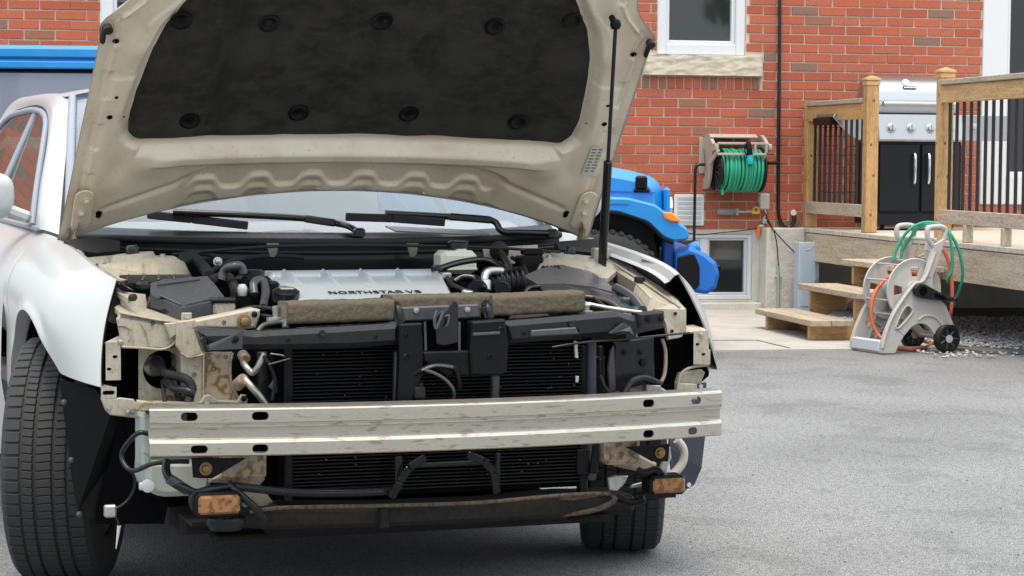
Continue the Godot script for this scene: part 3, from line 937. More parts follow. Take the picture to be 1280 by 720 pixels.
# ---------------------------------------------------------------- barbecue
func make_grill() -> void:
	var d := thing("barbecue_grill", "stainless steel gas barbecue with a black two-door cabinet on the deck", "barbecue", house.transform * Vector3(0, DECK_Y + 0.001, 0.55), house.rotation.y)
	var zf := 0.30                       # front of the cabinet, in front of the thing's own origin
	var g := func(px: float, py: float, z: float) -> Vector3: return hit(d, px, py, 2, z)
	var xl: float = g.call(1098, 200, zf).x
	var w := 0.66
	var xr := xl + w
	var s := Sh.new()
	s.span(Vector3(xl, 0.075, -0.20), Vector3(xr, 0.66, zf - 0.03), 0.006)
	part(d, "cabinet", s, M("enamel"))
	for k in 2:
		s = Sh.new()
		s.span(Vector3(xl + 0.012 + k * w / 2, 0.14, zf - 0.03), Vector3(xl - 0.004 + (k + 1) * w / 2, 0.64, zf - 0.005), 0.006)
		var door := part(d, "door", s, M("enamel"))
		s = Sh.new()
		var hx := xl + w / 2 + (0.055 if k == 1 else -0.055)
		s.tube([Vector3(hx, 0.565, zf - 0.006), Vector3(hx, 0.56, zf + 0.03), Vector3(hx, 0.47, zf + 0.038), Vector3(hx, 0.36, zf + 0.03), Vector3(hx, 0.355, zf - 0.006)], 0.011, 10, 5)
		part(door, "handle", s, M("chrome"))
	s = Sh.new()
	s.span(Vector3(xl, 0.04, -0.2), Vector3(xr, 0.13, zf - 0.012), 0.006)
	part(d, "base", s, M("enamel"))
	for q in [[xl + 0.06, -0.15], [xr - 0.06, -0.15], [xl + 0.06, zf - 0.07], [xr - 0.06, zf - 0.07]]:
		s = Sh.new()
		s.rod(Vector3(q[0] - 0.012, 0.025, q[1]), Vector3(q[0] + 0.012, 0.025, q[1]), 0.025, 14, 0.003)
		part(d, "castor", s, M("black_plastic"))
	# control panel, leaning
	s = Sh.new()
	s.prism(PackedVector2Array([Vector2(-0.20, 0.66), Vector2(zf + 0.0, 0.66), Vector2(zf + 0.012, 0.675), Vector2(zf - 0.03, 0.86), Vector2(-0.20, 0.86)]), Transform3D(Basis(Vector3(0, 0, 1), Vector3.UP, Vector3.LEFT), Vector3(xl, 0, 0)), w, 0.002)
	part(d, "control_panel", s, M("stainless"))
	for k in 4:
		s = Sh.new()
		var at := Vector3(xl + 0.10 + k * 0.153, 0.758, zf - 0.006)
		var b := Basis(Vector3.RIGHT, PI / 2 - 0.22)
		s.lathe([Vector2(0.033, 0), Vector2(0.033, 0.006), Vector2(0.026, 0.010), Vector2(0.024, 0.026), Vector2(0, 0.028)], Transform3D(b, at), 22)
		s.box(at + b * Vector3(0, 0.031, 0), Vector3(0.011, 0.012, 0.044), 0.003, b)
		var kn := part(d, "knob", s, M("stainless"))
		s = Sh.new()
		s.lathe([Vector2(0.039, 0.0), Vector2(0.039, 0.003), Vector2(0.033, 0.0035)], Transform3D(b, at), 22)
		part(kn, "bezel", s, M("galv"))
	# lid: a curved hood
	var prof := [Vector2(-0.20, 0.865), Vector2(-0.20, 1.02), Vector2(-0.15, 1.11), Vector2(-0.06, 1.155), Vector2(0.03, 1.155), Vector2(0.11, 1.12), Vector2(0.17, 1.05), Vector2(0.195, 0.98), Vector2(0.20, 0.965), Vector2(0.21, 0.865)]
	var c := Curve2D.new()
	for q in prof: c.add_point(q)
	var pl := PackedVector2Array()
	for q in prof: pl.append(q)
	s = Sh.new()
	s.prism(round_poly(Array(pl), 0.04, 4), Transform3D(Basis(Vector3(0, 0, 1), Vector3.UP, Vector3.LEFT), Vector3(xl + 0.004, 0, 0)), w - 0.008, 0.002)
	var lid := part(d, "lid", s, M("stainless"))
	s = Sh.new()
	s.tube([Vector3(xl + 0.07, 0.935, 0.205), Vector3(xl + 0.07, 0.942, 0.245), Vector3(xl + 0.09, 0.944, 0.258), Vector3(xr - 0.09, 0.944, 0.258), Vector3(xr - 0.07, 0.942, 0.245), Vector3(xr - 0.07, 0.935, 0.205)], 0.013, 10, 4)
	part(lid, "handle", s, M("chrome"))
	s = Sh.new()
	s.lathe([Vector2(0.028, 0), Vector2(0.028, 0.006), Vector2(0, 0.008)], Transform3D(Basis(Vector3.RIGHT, 1.0), Vector3(xl + 0.265, 1.10, 0.132)), 18)
	part(lid, "thermometer", s, M("chrome"))
	s = Sh.new()
	s.box(Vector3(xl + 0.285, 1.062, 0.163), Vector3(0.10, 0.026, 0.004), 0.001, Basis(Vector3.RIGHT, -0.55))
	part(lid, "name_plate", s, M("dark_plastic"))
	s = Sh.new()
	for k in 7: s.box(Vector3(xl + 0.247 + k * 0.0128, 1.0635, 0.1655), Vector3(0.008, 0.013 - 0.004 * (k % 2), 0.003), 0.0, Basis(Vector3.RIGHT, -0.55))
	part(lid, "plate_lettering", s, M("chrome"))
	# side shelves with sloping ends
	for k in 2:
		s = Sh.new()
		var sg := -1.0 if k == 0 else 1.0
		var x0 := xl if k == 0 else xr
		var p := PackedVector2Array([Vector2(x0 + sg * 0.002, 0.86), Vector2(x0 + sg * 0.33, 0.86), Vector2(x0 + sg * 0.345, 0.835), Vector2(x0 + sg * 0.24, 0.72), Vector2(x0 + sg * 0.16, 0.67), Vector2(x0 + sg * 0.002, 0.66)])
		if k == 1: p = PackedVector2Array([Vector2(x0 + 0.002, 0.86), Vector2(x0 + 0.36, 0.86), Vector2(x0 + 0.36, 0.67), Vector2(x0 + 0.002, 0.67)])
		s.prism(p, Transform3D(Basis.IDENTITY, Vector3(0, 0, zf - 0.03)), 0.02, 0.003)
		s.span(Vector3(min(x0 + sg * 0.003, x0 + sg * 0.33), 0.835, -0.17), Vector3(max(x0 + sg * 0.003, x0 + sg * 0.33), 0.859, zf - 0.051), 0.004)
		part(d, "side_shelf", s, M("stainless"))
		s = Sh.new()
		s.lathe([Vector2(0.026, 0), Vector2(0.022, 0.02), Vector2(0, 0.024)], Transform3D(Basis(Vector3.RIGHT, PI / 2), Vector3(x0 + sg * 0.10, 0.775, zf - 0.03)), 16)
		part(d, "knob", s, M("galv"))
	s = Sh.new()
	s.span(Vector3(xl - 0.36, 0.78, -0.16), Vector3(xl - 0.20, 0.834, zf - 0.06), 0.006)
	part(d, "tool_tray", s, M("black_plastic"))

# ---------------------------------------------------------------- fittings on the house wall
func wthing(called: String, label: String, category: String, base: Vector3) -> Node3D:   # stands at a point of the house's own axes
	var o := thing(called, label, category, house.transform * base, house.rotation.y)
	o.set_meta("from", base)
	return o
func wpart(o: Node, called: String, sh: Sh, m: Material) -> MeshInstance3D:            # its shape is given in the house's axes
	var p := part(o, called, sh, m)
	if o.has_meta("from"): p.position = -o.get_meta("from")
	return p
func wpts(a: Array) -> Array:
	var r := []
	for q in a: r.append(W(q[0], q[1], q[2] if q.size() > 2 else 0.0))
	return r
func make_wall_fittings() -> void:
	# louvred vent cover
	var a := W(843, 243, 0.02)
	var b := W(880, 282, 0.02)
	var o := wthing("vent_cover", "white plastic louvred vent cover on the brick wall", "vent", Vector3((a.x + b.x) / 2, b.y, 0))
	var s := Sh.new()
	s.span(Vector3(a.x, b.y, 0.003), Vector3(b.x, a.y, 0.022), 0.005)
	wpart(o, "frame", s, M("white_plastic"))
	s = Sh.new()
	for k in 6:
		var y := lerpf(b.y + 0.03, a.y - 0.03, k / 5.0)
		s.box(Vector3((a.x + b.x) / 2, y, 0.026), Vector3(b.x - a.x - 0.05, 0.026, 0.006), 0.001, Basis(Vector3.RIGHT, 0.35))
	wpart(o, "louvre", s, M("white_plastic"))
	# black cable down the wall
	o = wthing("cable", "thick black cable running down the brick wall into a white plug", "cable", W(972, 262))
	s = Sh.new()
	s.tube(wpts([[975, -40, 0.02], [974.5, 60, 0.02], [973.5, 150, 0.022], [973, 230, 0.02], [973, 262, 0.02], [976, 278, 0.024], [983, 284.5, 0.03], [990, 281, 0.03], [993, 272, 0.03], [992.5, 267, 0.012]]), 0.0135, 10, 5)
	wpart(o, "sheath", s, M("gloss_black"))
	s = Sh.new()
	s.rod(W(992, 266, 0.001), W(992, 266, 0.035), 0.024, 14, 0.004)
	wpart(o, "plug", s, M("white_plastic"))
	# service box and its wires
	a = W(950.5, 242, 0.06)
	b = W(962.5, 262, 0.06)
	o = wthing("junction_box", "small grey junction box on the brick wall with loose wires below", "utility box", Vector3((a.x + b.x) / 2, b.y, 0))
	s = Sh.new()
	s.span(Vector3(a.x, b.y, 0.002), Vector3(b.x, a.y, 0.06), 0.008)
	wpart(o, "case", s, M("grey_box"))
	s = Sh.new()
	s.span(Vector3(a.x - 0.008, b.y + 0.05, 0.0), Vector3(a.x - 0.0005, b.y + 0.08, 0.04), 0.002)
	s.span(Vector3(a.x - 0.008, a.y - 0.04, 0.0), Vector3(a.x - 0.0005, a.y - 0.02, 0.04), 0.002)
	wpart(o, "hinge", s, M("grey_box"))
	s = Sh.new()
	s.tube(wpts([[956, 262, 0.03], [957.5, 268, 0.03], [954.5, 274, 0.03], [956, 279, 0.04]]), 0.0055, 6, 5)
	wpart(o, "wire", s, M("white_plastic"))
	s = Sh.new()
	s.box(W(956, 277, 0.05), Vector3(0.04, 0.035, 0.03), 0.006)
	wpart(o, "clamp", s, M("galv"))
	s = Sh.new()
	s.tube(wpts([[957, 267, 0.03], [961, 277, 0.1], [967, 288, 0.2], [971, 305, 0.2], [973, 332, 0.2]]), 0.005, 6, 5)
	s.tube(wpts([[958, 275, 0.04], [966, 286, 0.2], [978, 300, 0.21], [997, 319, 0.24], [1010, 330, 0.3]]), 0.005, 6, 5)
	s.tube(wpts([[860, 291, 0.012], [875, 293.5, 0.012], [900, 291, 0.012], [925, 288.5, 0.012], [947, 285, 0.012], [955, 280, 0.03]]), 0.004, 6, 5)
	wpart(o, "black_wire", s, M("gloss_black"))
	# grounding conduit
	o = wthing("conduit", "thin grey steel conduit standing against the concrete pier", "conduit", W(973.5, 389, 0.19))
	s = Sh.new()
	s.rod(W(973.5, 387, 0.19), W(972.5, 330, 0.19), 0.011, 10)
	wpart(o, "pipe", s, M("galv"))
	s = Sh.new()
	s.box(W(973, 346, 0.186), Vector3(0.06, 0.02, 0.014), 0.003)
	wpart(o, "strap", s, M("galv"))
	# outdoor tap
	o = wthing("outdoor_tap", "grey insulated outdoor tap with a yellow handle on the bricks", "tap", W(925, 267))
	s = Sh.new()
	s.lathe([Vector2(0, 0), Vector2(0.018, 0.004), Vector2(0.026, 0.03), Vector2(0.027, 0.10), Vector2(0.022, 0.14), Vector2(0.014, 0.165), Vector2(0, 0.165)], Transform3D(Basis(Vector3(0, 1, 0), Vector3(1, 0, 0), Vector3(0, 0, -1)), W(896, 264.5, 0.055)), 14)
	wpart(o, "sleeve", s, M("pipe_grey", Color(0.20, 0.205, 0.21), 0.6))
	s = Sh.new()
	s.rod(W(921, 265, 0.055), W(941, 264.5, 0.055), 0.009, 10)
	s.rod(W(921.5, 261, 0.055), W(921.5, 269, 0.055), 0.014, 10)
	wpart(o, "pipe", s, M("galv"))
	s = Sh.new()
	var rg := []
	for k in 13: rg.append(W(945, 262.5, 0.06) + Vector3(cos(TAU * k / 12.0) * 0.022, sin(TAU * k / 12.0) * 0.022, 0))
	s.tube(rg, 0.007, 8, 2)
	s.rod(W(940, 266, 0.058), W(949, 266, 0.058), 0.011, 10)
	wpart(o, "handle", s, M("yellow_paint"))
	# orange wire nut tape that hangs at the pier
	o = wthing("orange_tag", "orange plastic end hanging from a wire above the basement window", "tag", W(948, 296, 0.02))
	s = Sh.new()
	s.lathe([Vector2(0, 0), Vector2(0.009, 0.0), Vector2(0.016, 0.05), Vector2(0.016, 0.09), Vector2(0, 0.095)], Transform3D(Basis.IDENTITY, W(948.2, 297, 0.03)), 12)
	wpart(o, "cap", s, M("orange_plastic"))
	s = Sh.new()
	s.rod(W(948.5, 283, 0.03), W(955, 282, 0.03), 0.012, 10)
	wpart(o, "collar", s, M("white_plastic"))
	# low sheet-metal cabinet at the foot of the deck
	o = wthing("metal_cabinet", "pale blue-grey sheet metal cabinet beside the concrete pier and the steps", "cabinet", W(1012, 372, 0.35))
	a = W(999, 303, 0.42)
	b = W(1024, 358, 0.42)
	s = Sh.new()
	s.span(Vector3(a.x, 0.015, 0.30), Vector3(b.x, a.y, 0.42), 0.005)
	wpart(o, "case", s, M("steel_box"))
	s = Sh.new()
	s.span(Vector3(a.x + 0.018, 0.06, 0.42), Vector3(b.x - 0.03, a.y - 0.02, 0.426), 0.002)
	s.tube([Vector3(a.x + 0.05, a.y - 0.055, 0.427), Vector3(a.x + 0.09, a.y - 0.05, 0.427), Vector3(a.x + 0.105, a.y - 0.025, 0.427), Vector3(b.x - 0.04, a.y - 0.023, 0.427)], 0.0035, 6, 3)
	var dr := wpart(o, "door", s, M("steel_box"))
	s = Sh.new()
	s.lathe([Vector2(0.016, 0), Vector2(0.014, 0.006), Vector2(0, 0.007)], Transform3D(Basis(Vector3.RIGHT, PI / 2), W(1020, 350, 0.43)), 14)
	part(dr, "lock", s, M("galv"))

# ---------------------------------------------------------------- hose reel on the wall
func make_wall_reel() -> void:
	var o := wthing("wall_hose_reel", "taupe wall-mounted hose reel wound with green garden hose", "hose reel", W(917, 240, 0.0))
	var xl := W(878, 200, 0.1).x
	var xr := W(946, 200, 0.1).x
	var top := W(900, 168, 0.15).y
	var bot := W(900, 237, 0.15).y
	var ymid := (top + bot) / 2
	for k in 2:
		var s := Sh.new()
		var x := xl + 0.03 if k == 0 else xr + 0.02
		# side cheek, seen edge-on and from the left: (z, y)
		var p := [Vector2(0.004, top - 0.02), Vector2(0.004, top - 0.10), Vector2(0.06, top - 0.13), Vector2(0.085, ymid), Vector2(0.06, bot + 0.10), Vector2(0.004, bot + 0.08), Vector2(0.004, bot), Vector2(0.10, bot + 0.005), Vector2(0.17, bot + 0.08), Vector2(0.21, ymid), Vector2(0.25, top - 0.13), Vector2(0.34, top - 0.12), Vector2(0.34, top - 0.07), Vector2(0.26, top - 0.07), Vector2(0.20, top - 0.03), Vector2(0.12, top)]
		s.prism(round_poly(p, 0.02, 3), Transform3D(Basis(Vector3(0, 0, 1), Vector3.UP, Vector3.LEFT), Vector3(x, 0, 0)), 0.028, 0.004)
		wpart(o, "side_bracket", s, M("taupe_plastic"))
	var s := Sh.new()
	s.prism(round_poly([Vector2(0.004, top - 0.012), Vector2(0.004, top), Vector2(0.16, top + 0.004), Vector2(0.21, top - 0.02), Vector2(0.20, top - 0.032), Vector2(0.15, top - 0.014)], 0.01, 2), Transform3D(Basis(Vector3(0, 0, 1), Vector3.UP, Vector3.LEFT), Vector3(xl + 0.031, 0, 0)), xr - xl - 0.06, 0.0)
	s.span(Vector3(xl, top - 0.30, 0.001), Vector3(xl + 0.05, top - 0.02, 0.010), 0.003)
	wpart(o, "top_shelf", s, M("taupe_plastic"))
	# guide frame in front
	s = Sh.new()
	var f0 := W(897, 179, 0.34)
	var f1 := W(958, 193, 0.34)
	s.bar(Vector3(f0.x, f0.y, 0.335), Vector3(f1.x, f0.y, 0.335), 0.022, 0.018, 0.003)
	s.bar(Vector3(f0.x, f1.y, 0.335), Vector3(f1.x, f1.y, 0.335), 0.022, 0.018, 0.003)
	for x in [f0.x, f1.x, W(944, 186, 0.34).x]: s.bar(Vector3(x, f1.y + 0.009, 0.335), Vector3(x, f0.y - 0.009, 0.335), 0.018, 0.022, 0.003, Vector3.BACK)
	for q in [[W(898, 187, 0.34), W(887, 205, 0.19)], [W(956, 194, 0.33), W(952, 215, 0.2)]]:
		s.bar(q[0], q[1], 0.022, 0.03, 0.004)
	wpart(o, "hose_guide", s, M("taupe_plastic"))
	# drum
	var cy := W(920, 212, 0.19).y
	var x0 := W(899, 210, 0.19).x
	var x1 := W(948, 210, 0.19).x
	s = Sh.new()
	var ax := Basis(Vector3(0, 0, 1), Vector3(1, 0, 0), Vector3(0, 1, 0))
	for k in 2:
		var x := x0 - 0.03 if k == 0 else x1 + 0.008
		s.lathe([Vector2(0.03, 0), Vector2(0.165, 0), Vector2(0.172, 0.006), Vector2(0.172, 0.014), Vector2(0.16, 0.02), Vector2(0.03, 0.02)], Transform3D(ax, Vector3(x, cy, 0.18)), 36)
		for r in 14:
			var a := TAU * r / 14.0
			s.bar(Vector3(x - 0.004, cy + cos(a) * 0.04, 0.18 + sin(a) * 0.04), Vector3(x - 0.004, cy + cos(a) * 0.16, 0.18 + sin(a) * 0.16), 0.008, 0.012)
	s.rod(Vector3(x0 - 0.03, cy, 0.18), Vector3(x1 + 0.03, cy, 0.18), 0.09, 24)
	wpart(o, "drum", s, M("dark_plastic"))
	# the hose: a helix in two layers
	var coil := []
	var turns := 24.0
	var n := int(turns * 24)
	for k in n + 1:
		var t := float(k) / n
		var a := t * turns * TAU
		var layer := t * 2.0
		var u := layer if layer < 1.0 else 2.0 - layer
		var r := (0.125 if layer < 1.0 else 0.152) + 0.006 * sin(a * 0.37) + 0.004 * sin(t * 61.0)
		coil.append(Vector3(lerpf(x0 + 0.004, x1 - 0.006, u) + 0.006 * sin(a * 0.19), cy - 0.004 + cos(a) * r, 0.18 + sin(a) * r))
	coil.append(Vector3(x0 + 0.01, cy - 0.19, 0.26))
	s = Sh.new()
	s.tube(coil, 0.0125, 8, 1)
	var h := wpart(o, "hose", s, M("green_hose"))
	# spray nozzle that hangs from the guide
	var nz0 := W(935, 179, 0.35)
	var nz1 := W(938.5, 205, 0.36)
	s = Sh.new()
	s.tube([nz0, nz0.lerp(nz1, 0.3) + Vector3(0, 0, 0.012), nz0.lerp(nz1, 0.55) + Vector3(0, 0, 0.01)], 0.022, 10, 4)
	s.rod(nz0 + Vector3(-0.004, 0.02, -0.02), nz0, 0.012, 10)
	s.tube([nz0 + Vector3(-0.025, -0.01, 0.01), nz0 + Vector3(-0.03, -0.06, 0.02), nz0 + Vector3(-0.012, -0.09, 0.02)], 0.006, 6, 4)
	var nzl := wpart(o, "nozzle", s, M("black_plastic"))
	s = Sh.new()
	s.lathe([Vector2(0, 0), Vector2(0.026, 0.0), Vector2(0.029, 0.012), Vector2(0.026, 0.05), Vector2(0.02, 0.085), Vector2(0, 0.088)], Transform3D(Basis(Vector3.BACK, 0.12), nz1 + Vector3(0, 0.0, 0)), 14)
	part(nzl, "spray_head", s, M("teal_plastic"))
	# crank
	s = Sh.new()
	s.rod(Vector3(x1 + 0.04, cy + 0.0, 0.18), W(957.5, 206, 0.2), 0.013, 10)
	s.rod(W(957.5, 210, 0.2), W(958, 202, 0.24), 0.016, 10)
	s.rod(W(960, 204, 0.24), W(975, 203.5, 0.24), 0.0125, 12, 0.003)
	wpart(o, "crank_handle", s, M("black_plastic"))
	# feed pipe on the left
	s = Sh.new()
	s.tube(wpts([[881, 206, 0.12], [873, 206, 0.12], [870, 208.5, 0.12], [869, 216, 0.12], [868.5, 250, 0.12], [867.5, 302, 0.12], [867, 330, 0.12]]), 0.0115, 10, 4)
	wpart(o, "feed_pipe", s, M("gloss_black"))

# ---------------------------------------------------------------- hose cart
func make_hose_cart() -> void:
	var base := hit(house, 1140, 442, 1, 0.0)
	base.z = 3.9
	var o := thing("hose_cart", "light grey hose cart with orange hose on its reel and green hose over its handle", "hose cart", house.transform * Vector3(base.x, 0.001, base.z), deg_to_rad(24))
	var g := func(zx: float, zy: float, z: float) -> Vector3: return hit(o, 1060.0 + zx / 4.0, 270.0 + zy / 4.0, 2, z)
	var poly := func(a: Array, z: float) -> Array:
		var r := []
		for q in a:
			var c: Vector3 = g.call(q[0], q[1], z)
			r.append(Vector2(c.x, max(c.y, 0.004)))
		return r
	var near := [[400, 52], [478, 48], [496, 58], [494, 90], [458, 220], [428, 300], [424, 342], [452, 402], [492, 452], [530, 545], [470, 552], [448, 566], [438, 600], [428, 588], [412, 560], [386, 540], [350, 538], [318, 556], [282, 600], [250, 655], [238, 688], [166, 688], [170, 640], [192, 570], [228, 486], [272, 416], [314, 358], [338, 334], [372, 326], [404, 268], [438, 172], [446, 140], [436, 128], [428, 108]]
	var zn := 0.0
	var wt := 0.03
	var dz := -0.33
	var mp := M("pale_plastic")
	for k in 2:
		var s := Sh.new()
		var z := zn if k == 0 else dz
		# body of the side frame in two halves, with the triangular opening left free between them
		for body in [[[400, 268], [458, 220], [428, 300], [424, 342], [452, 402], [492, 452], [530, 545], [470, 552], [448, 566], [438, 600], [428, 588], [412, 560], [386, 540], [350, 538], [318, 556], [282, 600], [250, 572], [322, 486], [322, 462], [308, 446], [288, 448], [272, 416], [314, 358], [338, 334], [372, 326]], [[288, 447], [258, 492], [236, 562], [249, 573], [281, 601], [250, 655], [238, 688], [166, 688], [170, 640], [192, 570], [228, 486], [271, 417]]]:
			s.prism(round_poly(poly.call(body, zn), 0.006, 2), Transform3D(Basis.IDENTITY, Vector3(0, 0, z)), wt, 0.003)
		# arm and handle loop
		s.prism(round_poly(poly.call([[382, 312], [412, 215], [428, 140], [455, 128], [490, 104], [458, 220], [420, 312]], zn), 0.012, 3), Transform3D(Basis.IDENTITY, Vector3(0, 0, z + 0.003)), wt + 0.006, 0.006)
		var loop := []
		for q in [[430, 152], [408, 118], [402, 80], [416, 58], [468, 54], [490, 66], [490, 92], [482, 122]]: loop.append(g.call(q[0], q[1], 0.0) + Vector3(0, 0, z - 0.012))
		s.tube(loop, 0.0165, 10, 5)
		part(o, "side_frame", s, mp)
	# raised rim along the front edge of the near frame
	var s := Sh.new()
	var rim := []
	for q in [[172, 660], [194, 572], [230, 488], [274, 418], [316, 360], [340, 336], [374, 326], [406, 268], [436, 180]]: rim.append(g.call(q[0], q[1], 0.004))
	s.tube(rim, 0.010, 8, 4)
	var rim2 := []
	for q in [[236, 560], [260, 556], [318, 488], [320, 464], [306, 450], [290, 452], [262, 494], [238, 556]]: rim2.append(g.call(q[0], q[1], 0.003))
	s.tube(rim2, 0.006, 8, 3)
	var rim3 := []
	for q in [[352, 520], [380, 500], [420, 500], [452, 520], [474, 552]]: rim3.append(g.call(q[0], q[1], 0.003))
	s.tube(rim3, 0.006, 8, 3)
	part(o, "frame_rim", s, mp)
	# handle bar joining the two frames, and the foot bar
	s = Sh.new()
	s.bar(g.call(480, 60, 0.002) + Vector3(0, 0, 0), g.call(480, 60, 0.0) + Vector3(0, 0, dz - 0.03), 0.035, 0.03, 0.008)
	s.bar(g.call(440, 118, 0.0), g.call(440, 118, 0.0) + Vector3(0, 0, dz - 0.03), 0.03, 0.02, 0.006)
	part(o, "handle_bar", s, mp)
	s = Sh.new()
	var ft: Vector3 = g.call(170, 650, 0.0)
	s.span(Vector3(ft.x - 0.004, 0.012, dz), Vector3(ft.x + 0.03, 0.085, -0.03), 0.008)
	part(o, "foot_bar", s, M("white_plastic"))
	s = Sh.new()
	var lb: Vector3 = g.call(400, 150, -0.16)
	s.box(Vector3(lb.x, lb.y, -0.15), Vector3(0.055, 0.07, 0.012), 0.004, Basis(Vector3.BACK, -0.3))
	part(o, "hose_clip", s, M("white_plastic"))
	# the reel: two discs with spoke slots, a hub and the hose on it
	var hub: Vector3 = g.call(338, 372, -0.03)
	var rad: float = (g.call(470, 372, -0.05) - g.call(338, 372, -0.05)).x * 1.02
	var zax := Basis(Vector3.RIGHT, Vector3(0, 0, 1), Vector3(0, -1, 0))
	for k in 2:
		s = Sh.new()
		var z := -0.05 if k == 0 else dz + 0.02
		s.lathe([Vector2(rad - 0.022, -0.004), Vector2(rad - 0.004, -0.008), Vector2(rad, 0), Vector2(rad - 0.004, 0.008), Vector2(rad - 0.022, 0.004)], Transform3D(zax, Vector3(hub.x, hub.y, z)), 40)
		for w in 4:                                 # disc between the slots
			var a0 := TAU * w / 4.0 + 0.25
			s.lathe([Vector2(rad - 0.02, 0.003), Vector2(rad * 0.74, 0.0), Vector2(rad * 0.74, -0.006), Vector2(rad - 0.02, -0.004)], Transform3D(zax, Vector3(hub.x, hub.y, z)), 12, a0, a0 + TAU / 4.0)
			s.lathe([Vector2(rad * 0.76, 0.002), Vector2(rad * 0.42, 0.004), Vector2(rad * 0.42, -0.004), Vector2(rad * 0.76, -0.006)], Transform3D(zax, Vector3(hub.x, hub.y, z)), 12, a0, a0 + 1.12)
		s.lathe([Vector2(rad * 0.44, 0.004), Vector2(rad * 0.2, 0.008), Vector2(0, 0.01)], Transform3D(zax, Vector3(hub.x, hub.y, z)), 30)
		part(o, "reel_disc", s, mp)
	s = Sh.new()
	s.rod(Vector3(hub.x, hub.y, dz - 0.01), Vector3(hub.x, hub.y, -0.02), 0.06, 20)
	for r in 9:
		var a := TAU * r / 9.0
		s.rod(Vector3(hub.x + cos(a) * rad * 0.9, hub.y + sin(a) * rad * 0.9, dz + 0.02), Vector3(hub.x + cos(a) * rad * 0.9, hub.y + sin(a) * rad * 0.9, -0.05), 0.006, 6)
	part(o, "reel_hub", s, mp)
	s = Sh.new()
	var coil := []
	for k in 4 * 20 + 1:
		var a := TAU * k / 20.0
		var u := 0.55 + 0.35 * float(k) / 80.0
		coil.append(Vector3(hub.x + cos(a) * 0.105, hub.y + sin(a) * 0.105, lerpf(dz + 0.05, -0.08, u)))
	s.tube(coil, 0.012, 8, 1)
	var oh := part(o, "orange_hose", s, M("orange_hose"))
	s = Sh.new()
	var l1 := []
	for q in [[262, 300, -0.30], [205, 305, -0.25], [165, 340, -0.2], [128, 400, -0.18], [116, 470, -0.17], [124, 540, -0.16], [146, 585, -0.14], [166, 612, -0.11]]: l1.append(g.call(q[0], q[1], q[2]))
	s.tube(l1, 0.0115, 8, 5)
	l1 = []
	for q in [[474, 168, -0.10], [492, 200, -0.09], [510, 260, -0.08], [520, 340, -0.07], [520, 420, -0.07], [512, 490, -0.08], [500, 520, -0.12]]: l1.append(g.call(q[0], q[1], q[2]))
	s.tube(l1, 0.0115, 8, 5)
	l1 = []
	for q in [[240, 656], [280, 664], [330, 667], [390, 655], [430, 628], [448, 600]]:
		var w: Vector3 = hit(o, 1060 + q[0] / 4.0, 270 + q[1] / 4.0, 1, 0.013)
		l1.append(w)
	s.tube(l1, 0.0115, 8, 5)
	part(oh, "loop", s, M("orange_hose"))
	# green hose slung over the handle
	s = Sh.new()
	for dx in [0.0, 26.0]:
		l1 = []
		for q in [[226 + dx * 1.5, 222, -0.28], [240 + dx * 1.2, 170, -0.28], [275 + dx, 105 + dx * 0.7, -0.26], [325 + dx * 0.6, 55 + dx * 0.6, -0.22], [385, 33 + dx * 0.3, -0.18], [450, 40 + dx * 0.3, -0.12], [505 - dx * 0.2, 82, -0.08], [550 - dx * 1.2, 160, -0.06], [572 - dx * 2.0, 260, -0.06], [568 - dx * 2.6, 330 - dx * 0.6, -0.08], [545 - dx * 1.6, 400 - dx * 2.6, -0.14], [522 - dx, 450 - dx * 5.0, -0.2]]: l1.append(g.call(q[0], q[1], q[2]))
		s.tube(l1, 0.0098, 8, 6)
	part(o, "green_hose", s, M("green_hose"))
	# crank and wheels
	s = Sh.new()
	var c0: Vector3 = g.call(364, 374, 0.012)
	var c1: Vector3 = g.call(490, 414, 0.012)
	var dir := (c1 - c0)
	var nrm := Vector3(-dir.y, dir.x, 0).normalized()
	var up_e := []
	for q in [[0.0, 0.045], [0.35, 0.034], [0.8, 0.02], [1.0, 0.015]]: up_e.append(c0 + dir * q[0] + nrm * q[1])
	var lo_e := []
	for q in [[1.0, -0.015], [0.8, -0.02], [0.35, -0.034], [0.0, -0.045], [-0.22, -0.038], [-0.32, 0.0], [-0.22, 0.038]]: lo_e.append(c0 + dir * q[0] + nrm * q[1])
	var cp := []
	for q in up_e + lo_e: cp.append(Vector2(q.x, q.y))
	s.prism(round_poly(cp, 0.01, 3), Transform3D(Basis.IDENTITY, Vector3(0, 0, 0.038)), 0.034, 0.006)
	s.rod(c1 + Vector3(0, 0, 0.02), c1 + Vector3(0.005, 0, 0.10), 0.016, 12, 0.004)
	var cr := part(o, "crank_handle", s, M("dark_plastic"))
	s = Sh.new()
	s.lathe([Vector2(0.028, 0.0), Vector2(0.026, 0.004), Vector2(0.0, 0.004)], Transform3D(zax, c0 + Vector3(0, 0, 0.027)), 18)
	s.bar(c0 + dir * 0.45 + Vector3(0, 0, 0.027), c0 + dir * 0.85 + Vector3(0, 0, 0.027), 0.006, 0.022, 0.003)
	part(cr, "recess", s, M("deep_black"))
	for k in 2:
		var ctr: Vector3 = g.call(508, 612, 0.04)
		var wr: float = 0.086
		ctr.y = wr
		ctr.z = 0.01 if k == 0 else dz - 0.03
		s = Sh.new()
		s.lathe([Vector2(wr * 0.62, -0.022), Vector2(wr - 0.006, -0.024), Vector2(wr, -0.018), Vector2(wr, 0.018), Vector2(wr - 0.006, 0.024), Vector2(wr * 0.76, 0.026), Vector2(wr * 0.70, 0.016), Vector2(wr * 0.28, 0.014), Vector2(wr * 0.26, 0.024), Vector2(0, 0.026)], Transform3D(zax, ctr), 36)
		var wh := part(o, "wheel", s, M("dark_plastic"))
		s = Sh.new()
